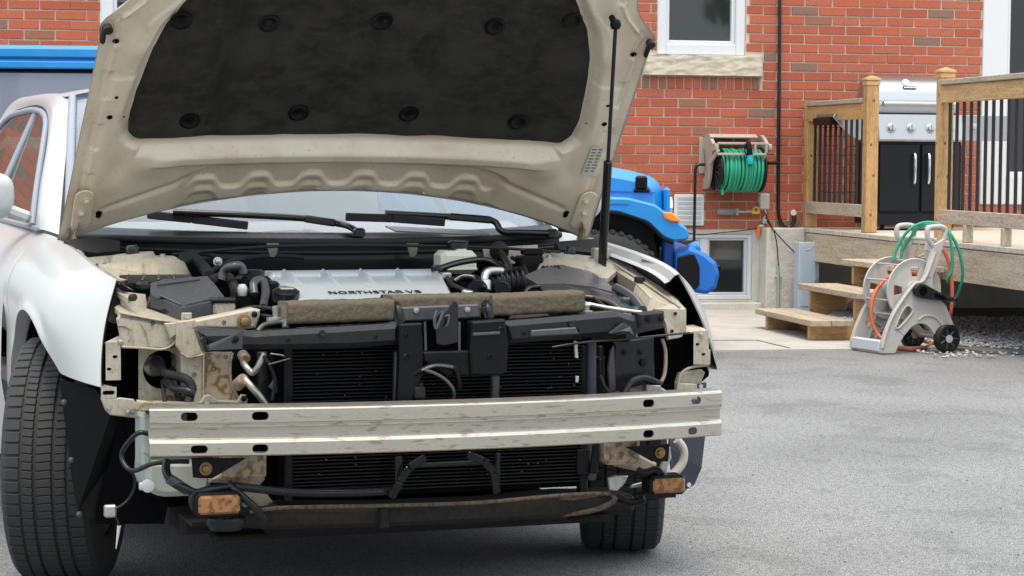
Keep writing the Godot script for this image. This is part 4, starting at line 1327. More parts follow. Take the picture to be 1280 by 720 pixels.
		for r in 7:
			var a := TAU * r / 7.0
			s.bar(ctr + Vector3(cos(a) * wr * 0.28, sin(a) * wr * 0.28, 0.017), ctr + Vector3(cos(a) * wr * 0.72, sin(a) * wr * 0.72, 0.019), 0.006, 0.010, 0.002)
		part(wh, "spokes", s, M("grey_plastic"))
		s = Sh.new()
		s.lathe([Vector2(0.024, 0.024), Vector2(0.024, 0.030), Vector2(0, 0.031)], Transform3D(zax, ctr), 18)
		part(wh, "hub_cap", s, mp)
	s = Sh.new()
	s.rod(Vector3(g.call(508, 612, 0.02).x, 0.086, dz - 0.03), Vector3(g.call(508, 612, 0.02).x, 0.086, -0.005), 0.011, 10)
	var bx: float = g.call(400, 600, -0.2).x
	s.bar(Vector3(bx - 0.07, 0.17, dz + 0.03), Vector3(bx + 0.03, 0.085, dz + 0.03), 0.03, 0.05, 0.004)
	part(o, "axle", s, M("taupe_plastic"))
	# ribs of the far frame that show through
	s = Sh.new()
	for grp in [[[[330, 200], [385, 215]], [[330, 218], [380, 190]], [[325, 222], [360, 130]], [[372, 232], [400, 150]]]]:
		for q in grp: s.bar(g.call(q[0][0], q[0][1], dz + 0.012), g.call(q[1][0], q[1][1], dz + 0.012), 0.007, 0.012, 0.002)
	part(o, "frame_ribs", s, mp)
	s = Sh.new()
	for q in [[[115, 640], [230, 470]], [[100, 620], [150, 470]], [[150, 560], [200, 600]], [[130, 520], [185, 560]], [[165, 470], [215, 520]]]:
		s.bar(g.call(q[0][0], q[0][1], dz + 0.012), g.call(q[1][0], q[1][1], dz + 0.012), 0.007, 0.012, 0.002)
	part(o, "frame_ribs", s, mp)

# ---------------------------------------------------------------- the blue off-roader behind
func make_jeep() -> void:
	var o := thing("parked_car", "bright blue boxy off-road vehicle parked along the brick house", "car", Vector3(0.50, 0, -13.95), deg_to_rad(1.5))
	var bl := M("blue_paint")
	var s0 := Sh.new()
	var side := Transform3D(Basis.IDENTITY, Vector3.ZERO)        # x forward (to the right), z to the side we see
	var ext := func(p: Array, z: float, depth: float, bev: float, m: Material, called: String, parent: Node) -> MeshInstance3D:
		var s := Sh.new()
		var pv := PackedVector2Array()
		for q in p: pv.append(q)
		s.prism(pv, Transform3D(Basis.IDENTITY, Vector3(0, 0, z)), depth, bev)
		return part(parent, called, s, m)
	# tub and engine bay
	ext.call([Vector2(-3.75, 0.55), Vector2(-1.0, 0.52), Vector2(-0.55, 0.55), Vector2(-0.55, 1.12), Vector2(-3.75, 1.14)], 0.76, 1.52, 0.03, bl, "tub", o)
	var hood := round_poly([Vector2(-0.62, 0.72), Vector2(-0.62, 1.13), Vector2(0.05, 1.115), Vector2(0.20, 1.09), Vector2(0.335, 1.045), Vector2(0.365, 0.95), Vector2(0.37, 0.72)], 0.07, 4)
	ext.call(Array(hood), 0.64, 1.28, 0.06, bl, "hood", o)
	ext.call([Vector2(-0.5, 0.45), Vector2(0.36, 0.45), Vector2(0.36, 0.80), Vector2(-0.5, 0.80)], 0.5, 1.0, 0.0, M("deep_black"), "engine_bay", o)
	s0 = Sh.new()
	for q in [[0.937, -0.30, 0.14]]: s0.bar(Vector3(q[1], q[0] - 0.035, 0.932), Vector3(q[2], q[0] - 0.035, 0.932), 0.004, 0.005)
	part(o, "wing_crease", s0, M("blue_trim"))
	# body line along the bonnet side
	var s := Sh.new()
	s.bar(Vector3(-0.6, 0.99, 0.642), Vector3(0.32, 0.965, 0.642), 0.008, 0.006)
	part(o, "bonnet_seam", s, M("blue_trim"))
	for k in 2:
		s = Sh.new()
		var sg := 1.0 if k == 0 else -1.0
		s.span(Vector3(0.20, 0.985, sg * 0.64 - 0.012), Vector3(0.27, 1.065, sg * 0.64 + 0.028), 0.012)
		s.span(Vector3(0.19, 0.965, sg * 0.64 - 0.01), Vector3(0.285, 0.99, sg * 0.64 + 0.02), 0.008)
		s.rod(Vector3(0.235, 1.03, sg * 0.64 + 0.02), Vector3(0.235, 1.03, sg * 0.64 + 0.038), 0.014, 10)
		part(o, "bonnet_latch", s, M("black_plastic"))
		# front and rear wing
		for w in 2:
			var dx := 0.0 if w == 0 else -2.95
			var outer := [Vector2(-0.62, 0.62), Vector2(-0.52, 0.82), Vector2(-0.36, 0.915), Vector2(-0.10, 0.945), Vector2(0.14, 0.940), Vector2(0.30, 0.90), Vector2(0.405, 0.815), Vector2(0.485, 0.765), Vector2(0.49, 0.70), Vector2(0.40, 0.69), Vector2(0.34, 0.715), Vector2(0.25, 0.80), Vector2(0.08, 0.855), Vector2(-0.12, 0.86), Vector2(-0.30, 0.82), Vector2(-0.44, 0.73), Vector2(-0.52, 0.60)]
			var pv := []
			for q in outer: pv.append(q + Vector2(dx, 0))
			s = Sh.new()
			s.prism(round_poly(pv, 0.02, 2), Transform3D(Basis.IDENTITY, Vector3(0, 0, 0.93 if k == 0 else -0.60)), 0.33, 0.012)
			part(o, "wing", s, bl)
			s = Sh.new()
			var inr := []
			for q in outer.slice(9, 17): inr.append(Vector3(q.x + dx, q.y - 0.004, sg * 0.915))
			s.tube(inr, 0.014, 8, 3)
			part(o, "wing_lip", s, M("black_plastic"))
		s = Sh.new()
		s.prism(round_poly([Vector2(0.335, 0.862), Vector2(0.345, 0.822), Vector2(0.38, 0.805), Vector2(0.432, 0.80), Vector2(0.435, 0.818), Vector2(0.395, 0.856)], 0.014, 3), Transform3D(Basis.IDENTITY, Vector3(0.0, 0, sg * 0.945 + (0.0 if k == 0 else 0.04))), 0.05, 0.008)
		part(o, "marker_lamp", s, M("marker_orange"))
		# inner wing in black
		ext.call([Vector2(-0.6, 0.5), Vector2(-0.5, 0.78), Vector2(-0.2, 0.86), Vector2(0.1, 0.855), Vector2(0.30, 0.76), Vector2(0.36, 0.5)], 0.66 if k == 0 else -0.62, 0.04, 0.0, M("black_plastic"), "wing_liner", o)
	# grille and front bumper
	s = Sh.new()
	s.span(Vector3(0.371, 0.62, -0.62), Vector3(0.41, 1.0, 0.62), 0.02)
	var gr := part(o, "grille", s, bl)
	for k in 7:
		s = Sh.new()
		s.span(Vector3(0.408, 0.70, -0.30 + k * 0.1 - 0.03), Vector3(0.414, 0.95, -0.30 + k * 0.1 + 0.03), 0.002)
		part(gr, "slot", s, M("deep_black"))
	for k in 2:
		s = Sh.new()
		s.lathe([Vector2(0.09, 0), Vector2(0.085, 0.02), Vector2(0, 0.035)], Transform3D(Basis(Vector3.BACK, -PI / 2), Vector3(0.41, 0.86, -0.46 + k * 0.92)), 24)
		part(o, "headlamp", s, M("chrome"))
	# blue bumper end with its black face
	var bump := Sh.new()
	bump.prism(round_poly([Vector2(0.42, 0.62), Vector2(0.50, 0.66), Vector2(0.585, 0.625), Vector2(0.655, 0.57), Vector2(0.672, 0.50), Vector2(0.655, 0.42), Vector2(0.60, 0.385), Vector2(0.50, 0.40), Vector2(0.42, 0.42)], 0.012, 2), Transform3D(Basis.IDENTITY, Vector3(0, 0, 0.90)), 1.8, 0.022)
	var bo := part(o, "front_bumper", bump, M("blue_bumper", Color(0.008, 0.12, 0.46), 0.35))
	bump = Sh.new()
	bump.prism(round_poly([Vector2(0.425, 0.60), Vector2(0.52, 0.625), Vector2(0.555, 0.55), Vector2(0.555, 0.43), Vector2(0.50, 0.40), Vector2(0.425, 0.42)], 0.02, 3), Transform3D(Basis.IDENTITY, Vector3(0, 0, 0.915)), 0.03, 0.006)
	bump.span(Vector3(0.665, 0.45, -0.7), Vector3(0.69, 0.55, 0.80), 0.008)
	part(bo, "bumper_insert", bump, M("black_plastic"))
	bump = Sh.new()
	bump.rod(Vector3(0.50, 0.635, 0.82), Vector3(0.56, 0.665, 0.82), 0.035, 14, 0.01)
	part(bo, "fog_lamp_pod", bump, bl)
	s = Sh.new()
	s.span(Vector3(0.36, 0.50, 0.60), Vector3(0.425, 0.76, 0.74), 0.01)
	part(o, "crash_box", s, M("blue_trim"))
	# hard top: pillars, roof, windows
	var zt := 0.66
	var shell := [Vector2(-3.72, 1.13), Vector2(-0.66, 1.12), Vector2(-0.98, 1.66), Vector2(-3.66, 1.66)]
	ext.call(shell, zt, 2 * zt, 0.02, M("black_plastic"), "cab", o)
	s = Sh.new()
	s.prism(round_poly([Vector2(-3.70, 1.655), Vector2(-0.96, 1.655), Vector2(-0.93, 1.675), Vector2(-0.95, 1.70), Vector2(-3.70, 1.70)], 0.012, 2), Transform3D(Basis.IDENTITY, Vector3(0, 0, zt + 0.028)), 2 * zt + 0.056, 0.008)
	s.prism(round_poly([Vector2(-3.70, 1.705), Vector2(-0.95, 1.705), Vector2(-0.98, 1.765), Vector2(-1.1, 1.79), Vector2(-3.60, 1.79), Vector2(-3.70, 1.76)], 0.02, 3), Transform3D(Basis.IDENTITY, Vector3(0, 0, zt + 0.026)), 2 * zt + 0.052, 0.022)
	part(o, "hard_top", s, bl)
	s = Sh.new()
	s.span(Vector3(-3.69, 1.66, -zt - 0.02), Vector3(-0.97, 1.71, zt + 0.02))
	part(o, "roof_seal", s, M("blue_trim"))
	for q in [[-3.58, -2.72], [-2.66, -1.92], [-1.86, -0.98]]:
		for k in 2:
			ext.call([Vector2(q[0], 1.18), Vector2(q[1] + (0.22 if q[1] > -1.0 else 0.0), 1.18), Vector2(q[1], 1.63), Vector2(q[0], 1.63)], zt + 0.004 if k == 0 else -zt + 0.004, 0.008, 0.0, M("jeep_glass", Color(0.20, 0.22, 0.27), 0.03), "side_window", o)
	s = Sh.new()
	s.bar(Vector3(-0.66, 1.16, 0), Vector3(-0.96, 1.64, 0), 1.2, 0.012, 0.0, Vector3(1, 0.6, 0))
	part(o, "windscreen", s, M("jeep_glass"))
	# wheels
	for q in [[0.0, 0.78], [0.0, -0.78], [-2.95, 0.78], [-2.95, -0.78]]:
		var sg: float = sign(q[1])
		s = Sh.new()
		var b := Basis(Vector3.RIGHT, PI / 2 * sg)
		var r := 0.375
		s.lathe([Vector2(0.22, -0.12), Vector2(0.30, -0.13), Vector2(r - 0.03, -0.125), Vector2(r, -0.10), Vector2(r, 0.10), Vector2(r - 0.03, 0.125), Vector2(0.30, 0.13), Vector2(0.22, 0.12)], Transform3D(b, Vector3(q[0], r, q[1])), 48)
		for k in 44:
			var a := TAU * k / 44.0
			for e in [-1.0, 1.0]:
				var rb := Basis(Vector3.BACK, a)
				s.box(Vector3(q[0], r, q[1]) + rb * Vector3(0, r - 0.004, 0) + Vector3(0, 0, e * 0.085), Vector3(0.030, 0.024, 0.07), 0.004, rb)
		var wh := part(o, "wheel", s, M("tyre"))
		s = Sh.new()
		s.lathe([Vector2(0.22, 0.11), Vector2(0.20, 0.06), Vector2(0.09, 0.05), Vector2(0.07, 0.09), Vector2(0, 0.09)], Transform3D(b, Vector3(q[0], r, q[1])), 30)
		part(wh, "rim", s, M("dark_plastic"))
	s = Sh.new()
	s.span(Vector3(-3.6, 0.35, -0.5), Vector3(0.3, 0.5, 0.5))
	part(o, "chassis", s, M("deep_black"))

# ---------------------------------------------------------------- the white car: x to its left side, y up, z to its nose; origin between the front wheels
func csheet(s: Sh, pts: Array, off: Vector3) -> void: s.sheet(cpts(pts), off)
func ctube(s: Sh, pts: Array, r: float, sides := 8, sub := 5) -> void: s.tube(cpts(pts), r, sides, sub)
func face(at: Vector3, dir: Vector3) -> Transform3D:                # a lathe's y axis turned to dir
	var y := dir.normalized()
	var x := y.cross(Vector3.UP)
	if x.length() < 1e-3: x = Vector3.RIGHT
	x = x.normalized()
	return Transform3D(Basis(x, y, x.cross(y)), at)
func bolt(s: Sh, at: Vector3, dir: Vector3, r: float) -> void:
	s.lathe([Vector2(r * 1.6, 0), Vector2(r * 1.6, r * 0.25), Vector2(r, r * 0.3)], face(at, dir), 16)
	s.lathe([Vector2(r, r * 0.3), Vector2(r, r * 1.1), Vector2(r * 0.8, r * 1.25), Vector2(0, r * 1.25)], face(at, dir), 6)
func box_px(s: Sh, x0: float, y0: float, x1: float, y1: float, z: float, depth: float, bev := 0.004) -> void:
	var a := C(x0, y0, z)
	var b := C(x1, y1, z)
	s.span(Vector3(a.x, min(a.y, b.y), z - depth), Vector3(b.x, max(a.y, b.y), z), bev)

func make_car() -> void:
	car_wings()
	car_cabin()
	car_hood()
	car_cowl()
	car_bay_shell()
	car_bay_parts()
	car_front_left()
	car_front_right()
	car_front_middle()
	car_beam()
	car_wheels()
	car_small_parts()

# ---- wings (front fenders)
func wing_pt(sg: float, u: float, v: float, inset: float) -> Vector3:
	var z0 := lerpf(0.53, -0.62, u)
	var ytop := 0.842 + 0.085 * (1.0 - pow(1.0 - u, 1.6))
	var ybot := 0.235
	if z0 > 0.31: ybot = lerpf(0.603, 0.587, clampf((z0 - 0.31) / 0.22, 0, 1))
	elif z0 > -0.13: ybot = 0.735 - 0.68 * pow(z0 + 0.13, 2.0)
	elif z0 > -0.54: ybot = 0.325 + sqrt(max(0.0, 0.41 * 0.41 - pow(z0 + 0.13, 2.0)))
	ybot = max(ybot, 0.235)
	var y := lerpf(ytop, ybot, v)
	var t := ytop - y
	var xr := 0.80 + 0.128 * (1.0 - exp(-t / 0.065)) - 0.022 * smoothstep(0.13, 0.30, t) - 0.04 * clampf((0.5 - y) / 0.28, 0, 1)
	var xf := lerpf(0.773, 0.835, clampf(t / 0.25, 0, 1)) + 0.012 * sin(clampf(t / 0.25, 0, 1) * PI)
	var x := lerpf(xf, xr, 1.0 - pow(1.0 - clampf(u / 0.30, 0, 1), 2.2))
	# the wheel arch swells a little
	x += 0.010 * exp(-pow((v - 1.0) * 9.0, 2.0)) * smoothstep(0.20, 0.34, u) * (1.0 - smoothstep(0.85, 0.95, u))
	var z := z0 - 0.13 * clampf((y - 0.587) / 0.255, 0, 1) * pow(1.0 - u, 2.5)
	return Vector3(sg * (x - inset), y, z)
func car_wings() -> void:
	for sg in [-1.0, 1.0]:
		var s := Sh.new()
		s.grid(func(u: float, v: float) -> Vector3: return wing_pt(sg, u, v, 0.0), 72, 26)
		# rolled lip round the arch and hem on the front edge and top
		for i in 72:
			var u0 := i / 72.0
			var u1 := (i + 1) / 72.0
			var a := wing_pt(sg, u0, 1, 0); var b := wing_pt(sg, u1, 1, 0)
			s.quado(a, b, wing_pt(sg, u1, 1, 0.032), wing_pt(sg, u0, 1, 0.032), Vector3(0, -1, 0))
			a = wing_pt(sg, u0, 0, 0); b = wing_pt(sg, u1, 0, 0)
			var ia := a + Vector3(-sg * 0.014, -0.004, 0); var ib := b + Vector3(-sg * 0.014, -0.004, 0)
			s.quado(a, b, ib, ia, Vector3(-sg, 1, 0))
			s.quado(ia, ib, ib + Vector3(-sg * 0.016, -0.016, 0), ia + Vector3(-sg * 0.016, -0.016, 0), Vector3(-sg, 1, 0))
			s.quado(ia + Vector3(-sg * 0.016, -0.016, 0), ib + Vector3(-sg * 0.016, -0.016, 0), ib + Vector3(-sg * 0.030, -0.022, 0), ia + Vector3(-sg * 0.030, -0.022, 0), Vector3.UP)
		for j in 26:
			var a := wing_pt(sg, 0, j / 26.0, 0); var b := wing_pt(sg, 0, (j + 1) / 26.0, 0)
			s.quado(a, b, b + Vector3(-sg * 0.003, 0, -0.006), a + Vector3(-sg * 0.003, 0, -0.006), Vector3(0, 0, 1))
		part(car, "front_wing", s, M("body_white"))
		s = Sh.new()
		s.grid(func(u: float, v: float) -> Vector3: return wing_pt(sg, 0.004 + u * 0.30, 0.03 + v * 0.95, 0.010 + 0.03 * u), 24, 14)
		part(car, "wing_lining", s, M("black_plastic"))
		# wheel housing
		s = Sh.new()
		s.lathe([Vector2(0.415, 0.0), Vector2(0.415, 0.27)], Transform3D(Basis(Vector3(0, 0, 1), Vector3(-sg, 0, 0), Vector3(0, 1, 0)), Vector3(sg * 0.885, 0.335, -0.08)), 28, 0.62, PI + 0.15)
		s.lathe([Vector2(0.12, 0.0), Vector2(0.42, 0.0)], Transform3D(Basis(Vector3(0, 0, 1), Vector3(-sg, 0, 0), Vector3(0, 1, 0)), Vector3(sg * 0.615, 0.335, -0.08)), 28, 0.2, PI)
		part(car, "wheel_housing", s, M("deep_black"))

# ---- doors, roof, glass and tail
func side_x(y: float, ytop: float) -> float:
	return 0.80 + 0.122 * (1.0 - exp(-(ytop - y) / 0.075)) - 0.05 * clampf((0.5 - y) / 0.28, 0, 1)
func glass_x(y: float) -> float: return 0.80 - 0.175 * pow(clampf((y - 0.93) / 0.42, 0, 1), 1.1)
func car_cabin() -> void:
	var white := M("body_white")
	var ends := [-0.626, -1.70, -2.52, -3.95]
	var names := ["front_door", "rear_door", "rear_quarter"]
	for sg in [-1.0, 1.0]:
		for k in 3:
			var s := Sh.new()
			var z0: float = ends[k]
			var z1: float = ends[k + 1] + 0.006
			s.grid(func(u: float, v: float) -> Vector3:
				var z := lerpf(z0, z1, u)
				var yt := 0.928 + 0.03 * clampf((-z - 0.6) / 1.5, 0, 1)
				var yb := 0.235
				if k == 2 and abs(z + 2.94) < 0.40: yb = 0.335 + sqrt(0.16 - pow(z + 2.94, 2.0))
				var y := lerpf(yt, yb, v)
				var x := side_x(y, yt)
				if z < -3.4: x -= 0.22 * pow((-z - 3.4) / 0.55, 2.0)
				return Vector3(sg * x, y, z), 30, 20)
			var d := part(car, names[k], s, white)
			if k < 2:
				s = Sh.new()
				s.box(Vector3(sg * 0.935, 0.80, ends[k + 1] + 0.16), Vector3(0.025, 0.03, 0.18), 0.01)
				part(d, "handle", s, white)
				s = Sh.new()
				s.bar(Vector3(sg * 0.806, 0.938 + 0.008 * k, z0), Vector3(sg * 0.806, 0.946 + 0.008 * k, z1), 0.022, 0.014, 0.003)
				part(d, "window_trim", s, M("trim_grey"))
		# front pillar, roof rail, other pillars
		var s2 := Sh.new()
		var lo := [Vector3(0.812, 0.925, -0.70), Vector3(0.766, 1.055, -0.905), Vector3(0.710, 1.19, -1.125), Vector3(0.674, 1.277, -1.33), Vector3(0.652, 1.318, -1.62), Vector3(0.648, 1.322, -2.0), Vector3(0.658, 1.288, -2.40), Vector3(0.715, 1.12, -2.74), Vector3(0.79, 0.95, -2.94)]
		var up := [Vector3(0.770, 0.925, -0.515), Vector3(0.722, 1.06, -0.74), Vector3(0.668, 1.20, -0.99), Vector3(0.618, 1.322, -1.23), Vector3(0.604, 1.356, -1.5), Vector3(0.604, 1.362, -2.0), Vector3(0.604, 1.348, -2.5), Vector3(0.635, 1.20, -2.88), Vector3(0.70, 0.985, -3.22)]
		var along := func(a: Array, t: float) -> Vector3:
			var k: float = t * (a.size() - 1)
			var n := int(min(k, a.size() - 2))
			return a[n].cubic_interpolate(a[n + 1], a[max(n - 1, 0)], a[min(n + 2, a.size() - 1)], k - n)
		s2.grid(func(u: float, v: float) -> Vector3:
			var a: Vector3 = along.call(lo, u)
			var b: Vector3 = along.call(up, u)
			var p := a.lerp(b, v)
			p.x = sg * (p.x + 0.016 * sin(v * PI))
			p.y += 0.012 * sin(v * PI)
			return p, 64, 10)
		part(car, "roof_rail", s2, white)
		s2 = Sh.new()
		var fr := []
		for q in [[0.785, 0.945, -0.74], [0.742, 1.06, -0.93], [0.690, 1.19, -1.14], [0.652, 1.268, -1.34], [0.634, 1.302, -1.62], [0.63, 1.305, -2.0], [0.64, 1.275, -2.40], [0.70, 1.12, -2.70], [0.78, 0.955, -2.88]]: fr.append(Vector3(sg * (q[0] + 0.028), q[1], q[2]))
		s2.tube(fr, 0.010, 8, 6)
		s2.bar(Vector3(sg * 0.81, 0.95, -1.72), Vector3(sg * 0.645, 1.31, -1.74), 0.016, 0.075, 0.005, Vector3(0, 0, 1))
		s2.bar(Vector3(sg * 0.81, 0.95, -2.5), Vector3(sg * 0.65, 1.28, -2.42), 0.016, 0.05, 0.005, Vector3(0, 0, 1))
		part(car, "window_frame", s2, M("trim_grey"))
		for q in [[[-0.74, 0.94], [-0.94, 1.06], [-1.15, 1.19], [-1.36, 1.27], [-1.70, 1.305], [-1.70, 0.945]], [[-1.76, 0.945], [-1.76, 1.305], [-2.1, 1.30], [-2.42, 1.26], [-2.48, 0.95]], [[-2.54, 0.95], [-2.47, 1.24], [-2.70, 1.10], [-2.86, 0.955]]]:
			var g := Sh.new()
			var c := Vector3(sg * glass_x(1.1), 1.1, (q[0][0] + q[3][0]) * 0.5)
			for i in q.size():
				var a: Array = q[i]
				var b: Array = q[(i + 1) % q.size()]
				g.trio(c, Vector3(sg * (glass_x(a[1]) + 0.006), a[1], a[0]), Vector3(sg * (glass_x(b[1]) + 0.006), b[1], b[0]), Vector3(sg, 0.3, 0))
			part(car, "side_window", g, M("side_glass"))
		# door mirror
		s2 = Sh.new()
		s2.grid(func(u: float, v: float) -> Vector3:
			var a := u * TAU
			var b := (v - 0.5) * PI
			var d := Vector3(cos(a) * cos(b), sin(b), sin(a) * cos(b))
			var p := Vector3(sign(d.x) * pow(abs(d.x), 0.6) * 0.088, sign(d.y) * pow(abs(d.y), 0.6) * 0.072, d.z * 0.065)
			return p + Vector3(sg * 0.945, 1.03, -0.80), 28, 16)
		s2.bar(Vector3(sg * 0.81, 0.965, -0.79), Vector3(sg * 0.90, 1.0, -0.80), 0.07, 0.035, 0.01)
		var mo := part(car, "door_mirror", s2, white)
		s2 = Sh.new()
		s2.box(Vector3(sg * 0.945, 1.03, -0.864), Vector3(0.13, 0.10, 0.004), 0.001)
		part(mo, "mirror_glass", s2, M("chrome"))
	var s := Sh.new()
	s.grid(func(u: float, v: float) -> Vector3:
		var x := lerpf(-1, 1, u)
		var z := lerpf(-1.20, -2.62, v) - 0.085 * x * x * (1.0 - v) + 0.05 * x * x * v
		var y := 1.350 + 0.065 * (1.0 - pow(abs(x), 2.4)) - 0.03 * pow(abs(v * 1.5 - 0.55), 2.0)
		return Vector3(x * 0.625, y, z), 30, 20)
	part(car, "roof", s, white)
	s = Sh.new()
	s.grid(func(u: float, v: float) -> Vector3: return screen_pt(lerpf(-1, 1, u), v), 36, 18)
	s.grid(func(u: float, v: float) -> Vector3: return screen_pt(lerpf(-1, 1, u), v) - Vector3(0, 0.0044, 0.0024), 36, 18)
	part(car, "windscreen", s, M("windscreen"))
	for sg in [-1.0, 1.0]:
		s = Sh.new()
		var e := []
		for i in 9: e.append(screen_pt(sg, i / 8.0) + Vector3(sg * 0.006, 0.004, 0.006))
		s.tube(e, 0.013, 8, 2)
		part(car, "windscreen_trim", s, M("trim_grey"))
	s = Sh.new()
	s.grid(func(u: float, v: float) -> Vector3:
		var x := lerpf(-1, 1, u)
		return Vector3(x * lerpf(0.61, 0.70, v), lerpf(1.36, 0.98, v), lerpf(-2.60, -3.22, v) + 0.08 * x * x), 20, 8)
	part(car, "rear_window", s, M("side_glass"))
	s = Sh.new()
	s.grid(func(u: float, v: float) -> Vector3:
		var x := lerpf(-1, 1, u)
		var z := lerpf(-3.2, -4.08, v) + 0.12 * x * x * v
		return Vector3(x * lerpf(0.80, 0.74, v), 0.965 - 0.05 * v * v + 0.02 * (1 - x * x), z), 20, 10)
	s.grid(func(u: float, v: float) -> Vector3:
		var x := lerpf(-1, 1, u)
		return Vector3(x * 0.76, lerpf(0.92, 0.25, v), -4.08 + 0.12 * x * x - 0.06 * sin(v * PI)), 20, 10)
	part(car, "boot", s, white)
	# cabin inside
	s = Sh.new()
	s.span(Vector3(-0.72, 0.30, -3.2), Vector3(0.72, 0.36, -0.45))
	s.prism(PackedVector2Array([Vector2(-0.48, 0.45), Vector2(-0.46, 0.90), Vector2(-0.75, 0.955), Vector2(-0.98, 0.90), Vector2(-1.0, 0.45)]), Transform3D(Basis(Vector3(0, 0, 1), Vector3.UP, Vector3.LEFT), Vector3(-0.72, 0, 0)), 1.44, 0.02)
	part(car, "dashboard", s, M("dash_grey", Color(0.40, 0.41, 0.43), 0.6))
	s = Sh.new()
	s.box(Vector3(0, 0.55, -2.55), Vector3(1.3, 0.2, 0.5), 0.06)
	s.box(Vector3(0, 0.90, -2.85), Vector3(1.3, 0.66, 0.16), 0.06, Basis(Vector3.RIGHT, -0.25))
	s.box(Vector3(0, 0.96, -3.1), Vector3(1.3, 0.03, 0.4), 0.01)
	part(car, "rear_bench", s, M("fabric"))
	for x in [-0.36, 0.36]:
		s = Sh.new()
		s.box(Vector3(x, 0.55, -1.55), Vector3(0.50, 0.18, 0.5), 0.06)
		s.box(Vector3(x, 0.85, -1.85), Vector3(0.48, 0.62, 0.14), 0.06, Basis(Vector3.RIGHT, -0.25))
		s.box(Vector3(x, 1.20, -1.96), Vector3(0.26, 0.16, 0.09), 0.04)
		part(car, "seat", s, M("fabric"))
	s = Sh.new()
	s.span(Vector3(-0.70, 0.20, -3.9), Vector3(0.70, 0.27, -0.30))
	s.span(Vector3(-0.62, 0.30, -3.9), Vector3(0.62, 0.92, -3.0))
	part(car, "underbody", s, M("underbody"))
func screen_pt(x: float, v: float) -> Vector3:
	var lo := Vector3(x * 0.735, 0.925 + 0.022 * x * x, -0.275 - 0.25 * x * x)
	var hi := Vector3(x * 0.60, 1.40 - 0.065 * x * x, -1.19 - 0.085 * x * x)
	var p := lo.lerp(hi, v)
	p.y += 0.035 * sin(v * PI)
	return p

# ---- bonnet, propped open
const HO := Vector3(0, 0.905, -0.35)
const HV := Vector3(0, 0.716, 0.698)
const HN := Vector3(0, -0.698, 0.716)
func hp(u: float, v: float, n: float) -> Vector3: return HO + Vector3(u, 0, 0) + HV * v + HN * n
func tab(x: float, t: Array) -> float:                 # straight lines through a table of (x, y)
	if x <= t[0][0]: return t[0][1]
	for i in t.size() - 1:
		if x <= t[i + 1][0]: return lerpf(t[i][1], t[i + 1][1], (x - t[i][0]) / (t[i + 1][0] - t[i][0]))
	return t[t.size() - 1][1]
const HOOD_HALF := [[0.0, 0.802], [0.10, 0.795], [0.76, 0.770], [0.805, 0.776], [0.825, 0.765], [0.875, 0.715], [0.905, 0.695], [0.95, 0.682], [1.10, 0.62], [1.22, 0.52], [1.30, 0.40]]
const LINER_HALF := [[0.362, 0.60], [0.374, 0.632], [0.40, 0.652], [0.47, 0.660], [0.56, 0.650], [0.70, 0.628], [0.80, 0.595], [0.86, 0.560], [0.95, 0.50], [1.10, 0.43]]
func crown(u: float, v: float) -> float: return -0.05 * (1.0 - (u / 0.8) * (u / 0.8)) - 0.012 * clampf(v, 0, 1)
func hood_rear(s: float) -> float: return 0.165 * pow(max(0.0, 1.0 - s * s), 0.85)
func hood_end(s: float) -> float: return 1.30 - 0.14 * s * s
func hood_uv(s: float, t: float) -> Vector2:
	var v := lerpf(hood_rear(s), hood_end(s), t)
	return Vector2(s * tab(v, HOOD_HALF), v)
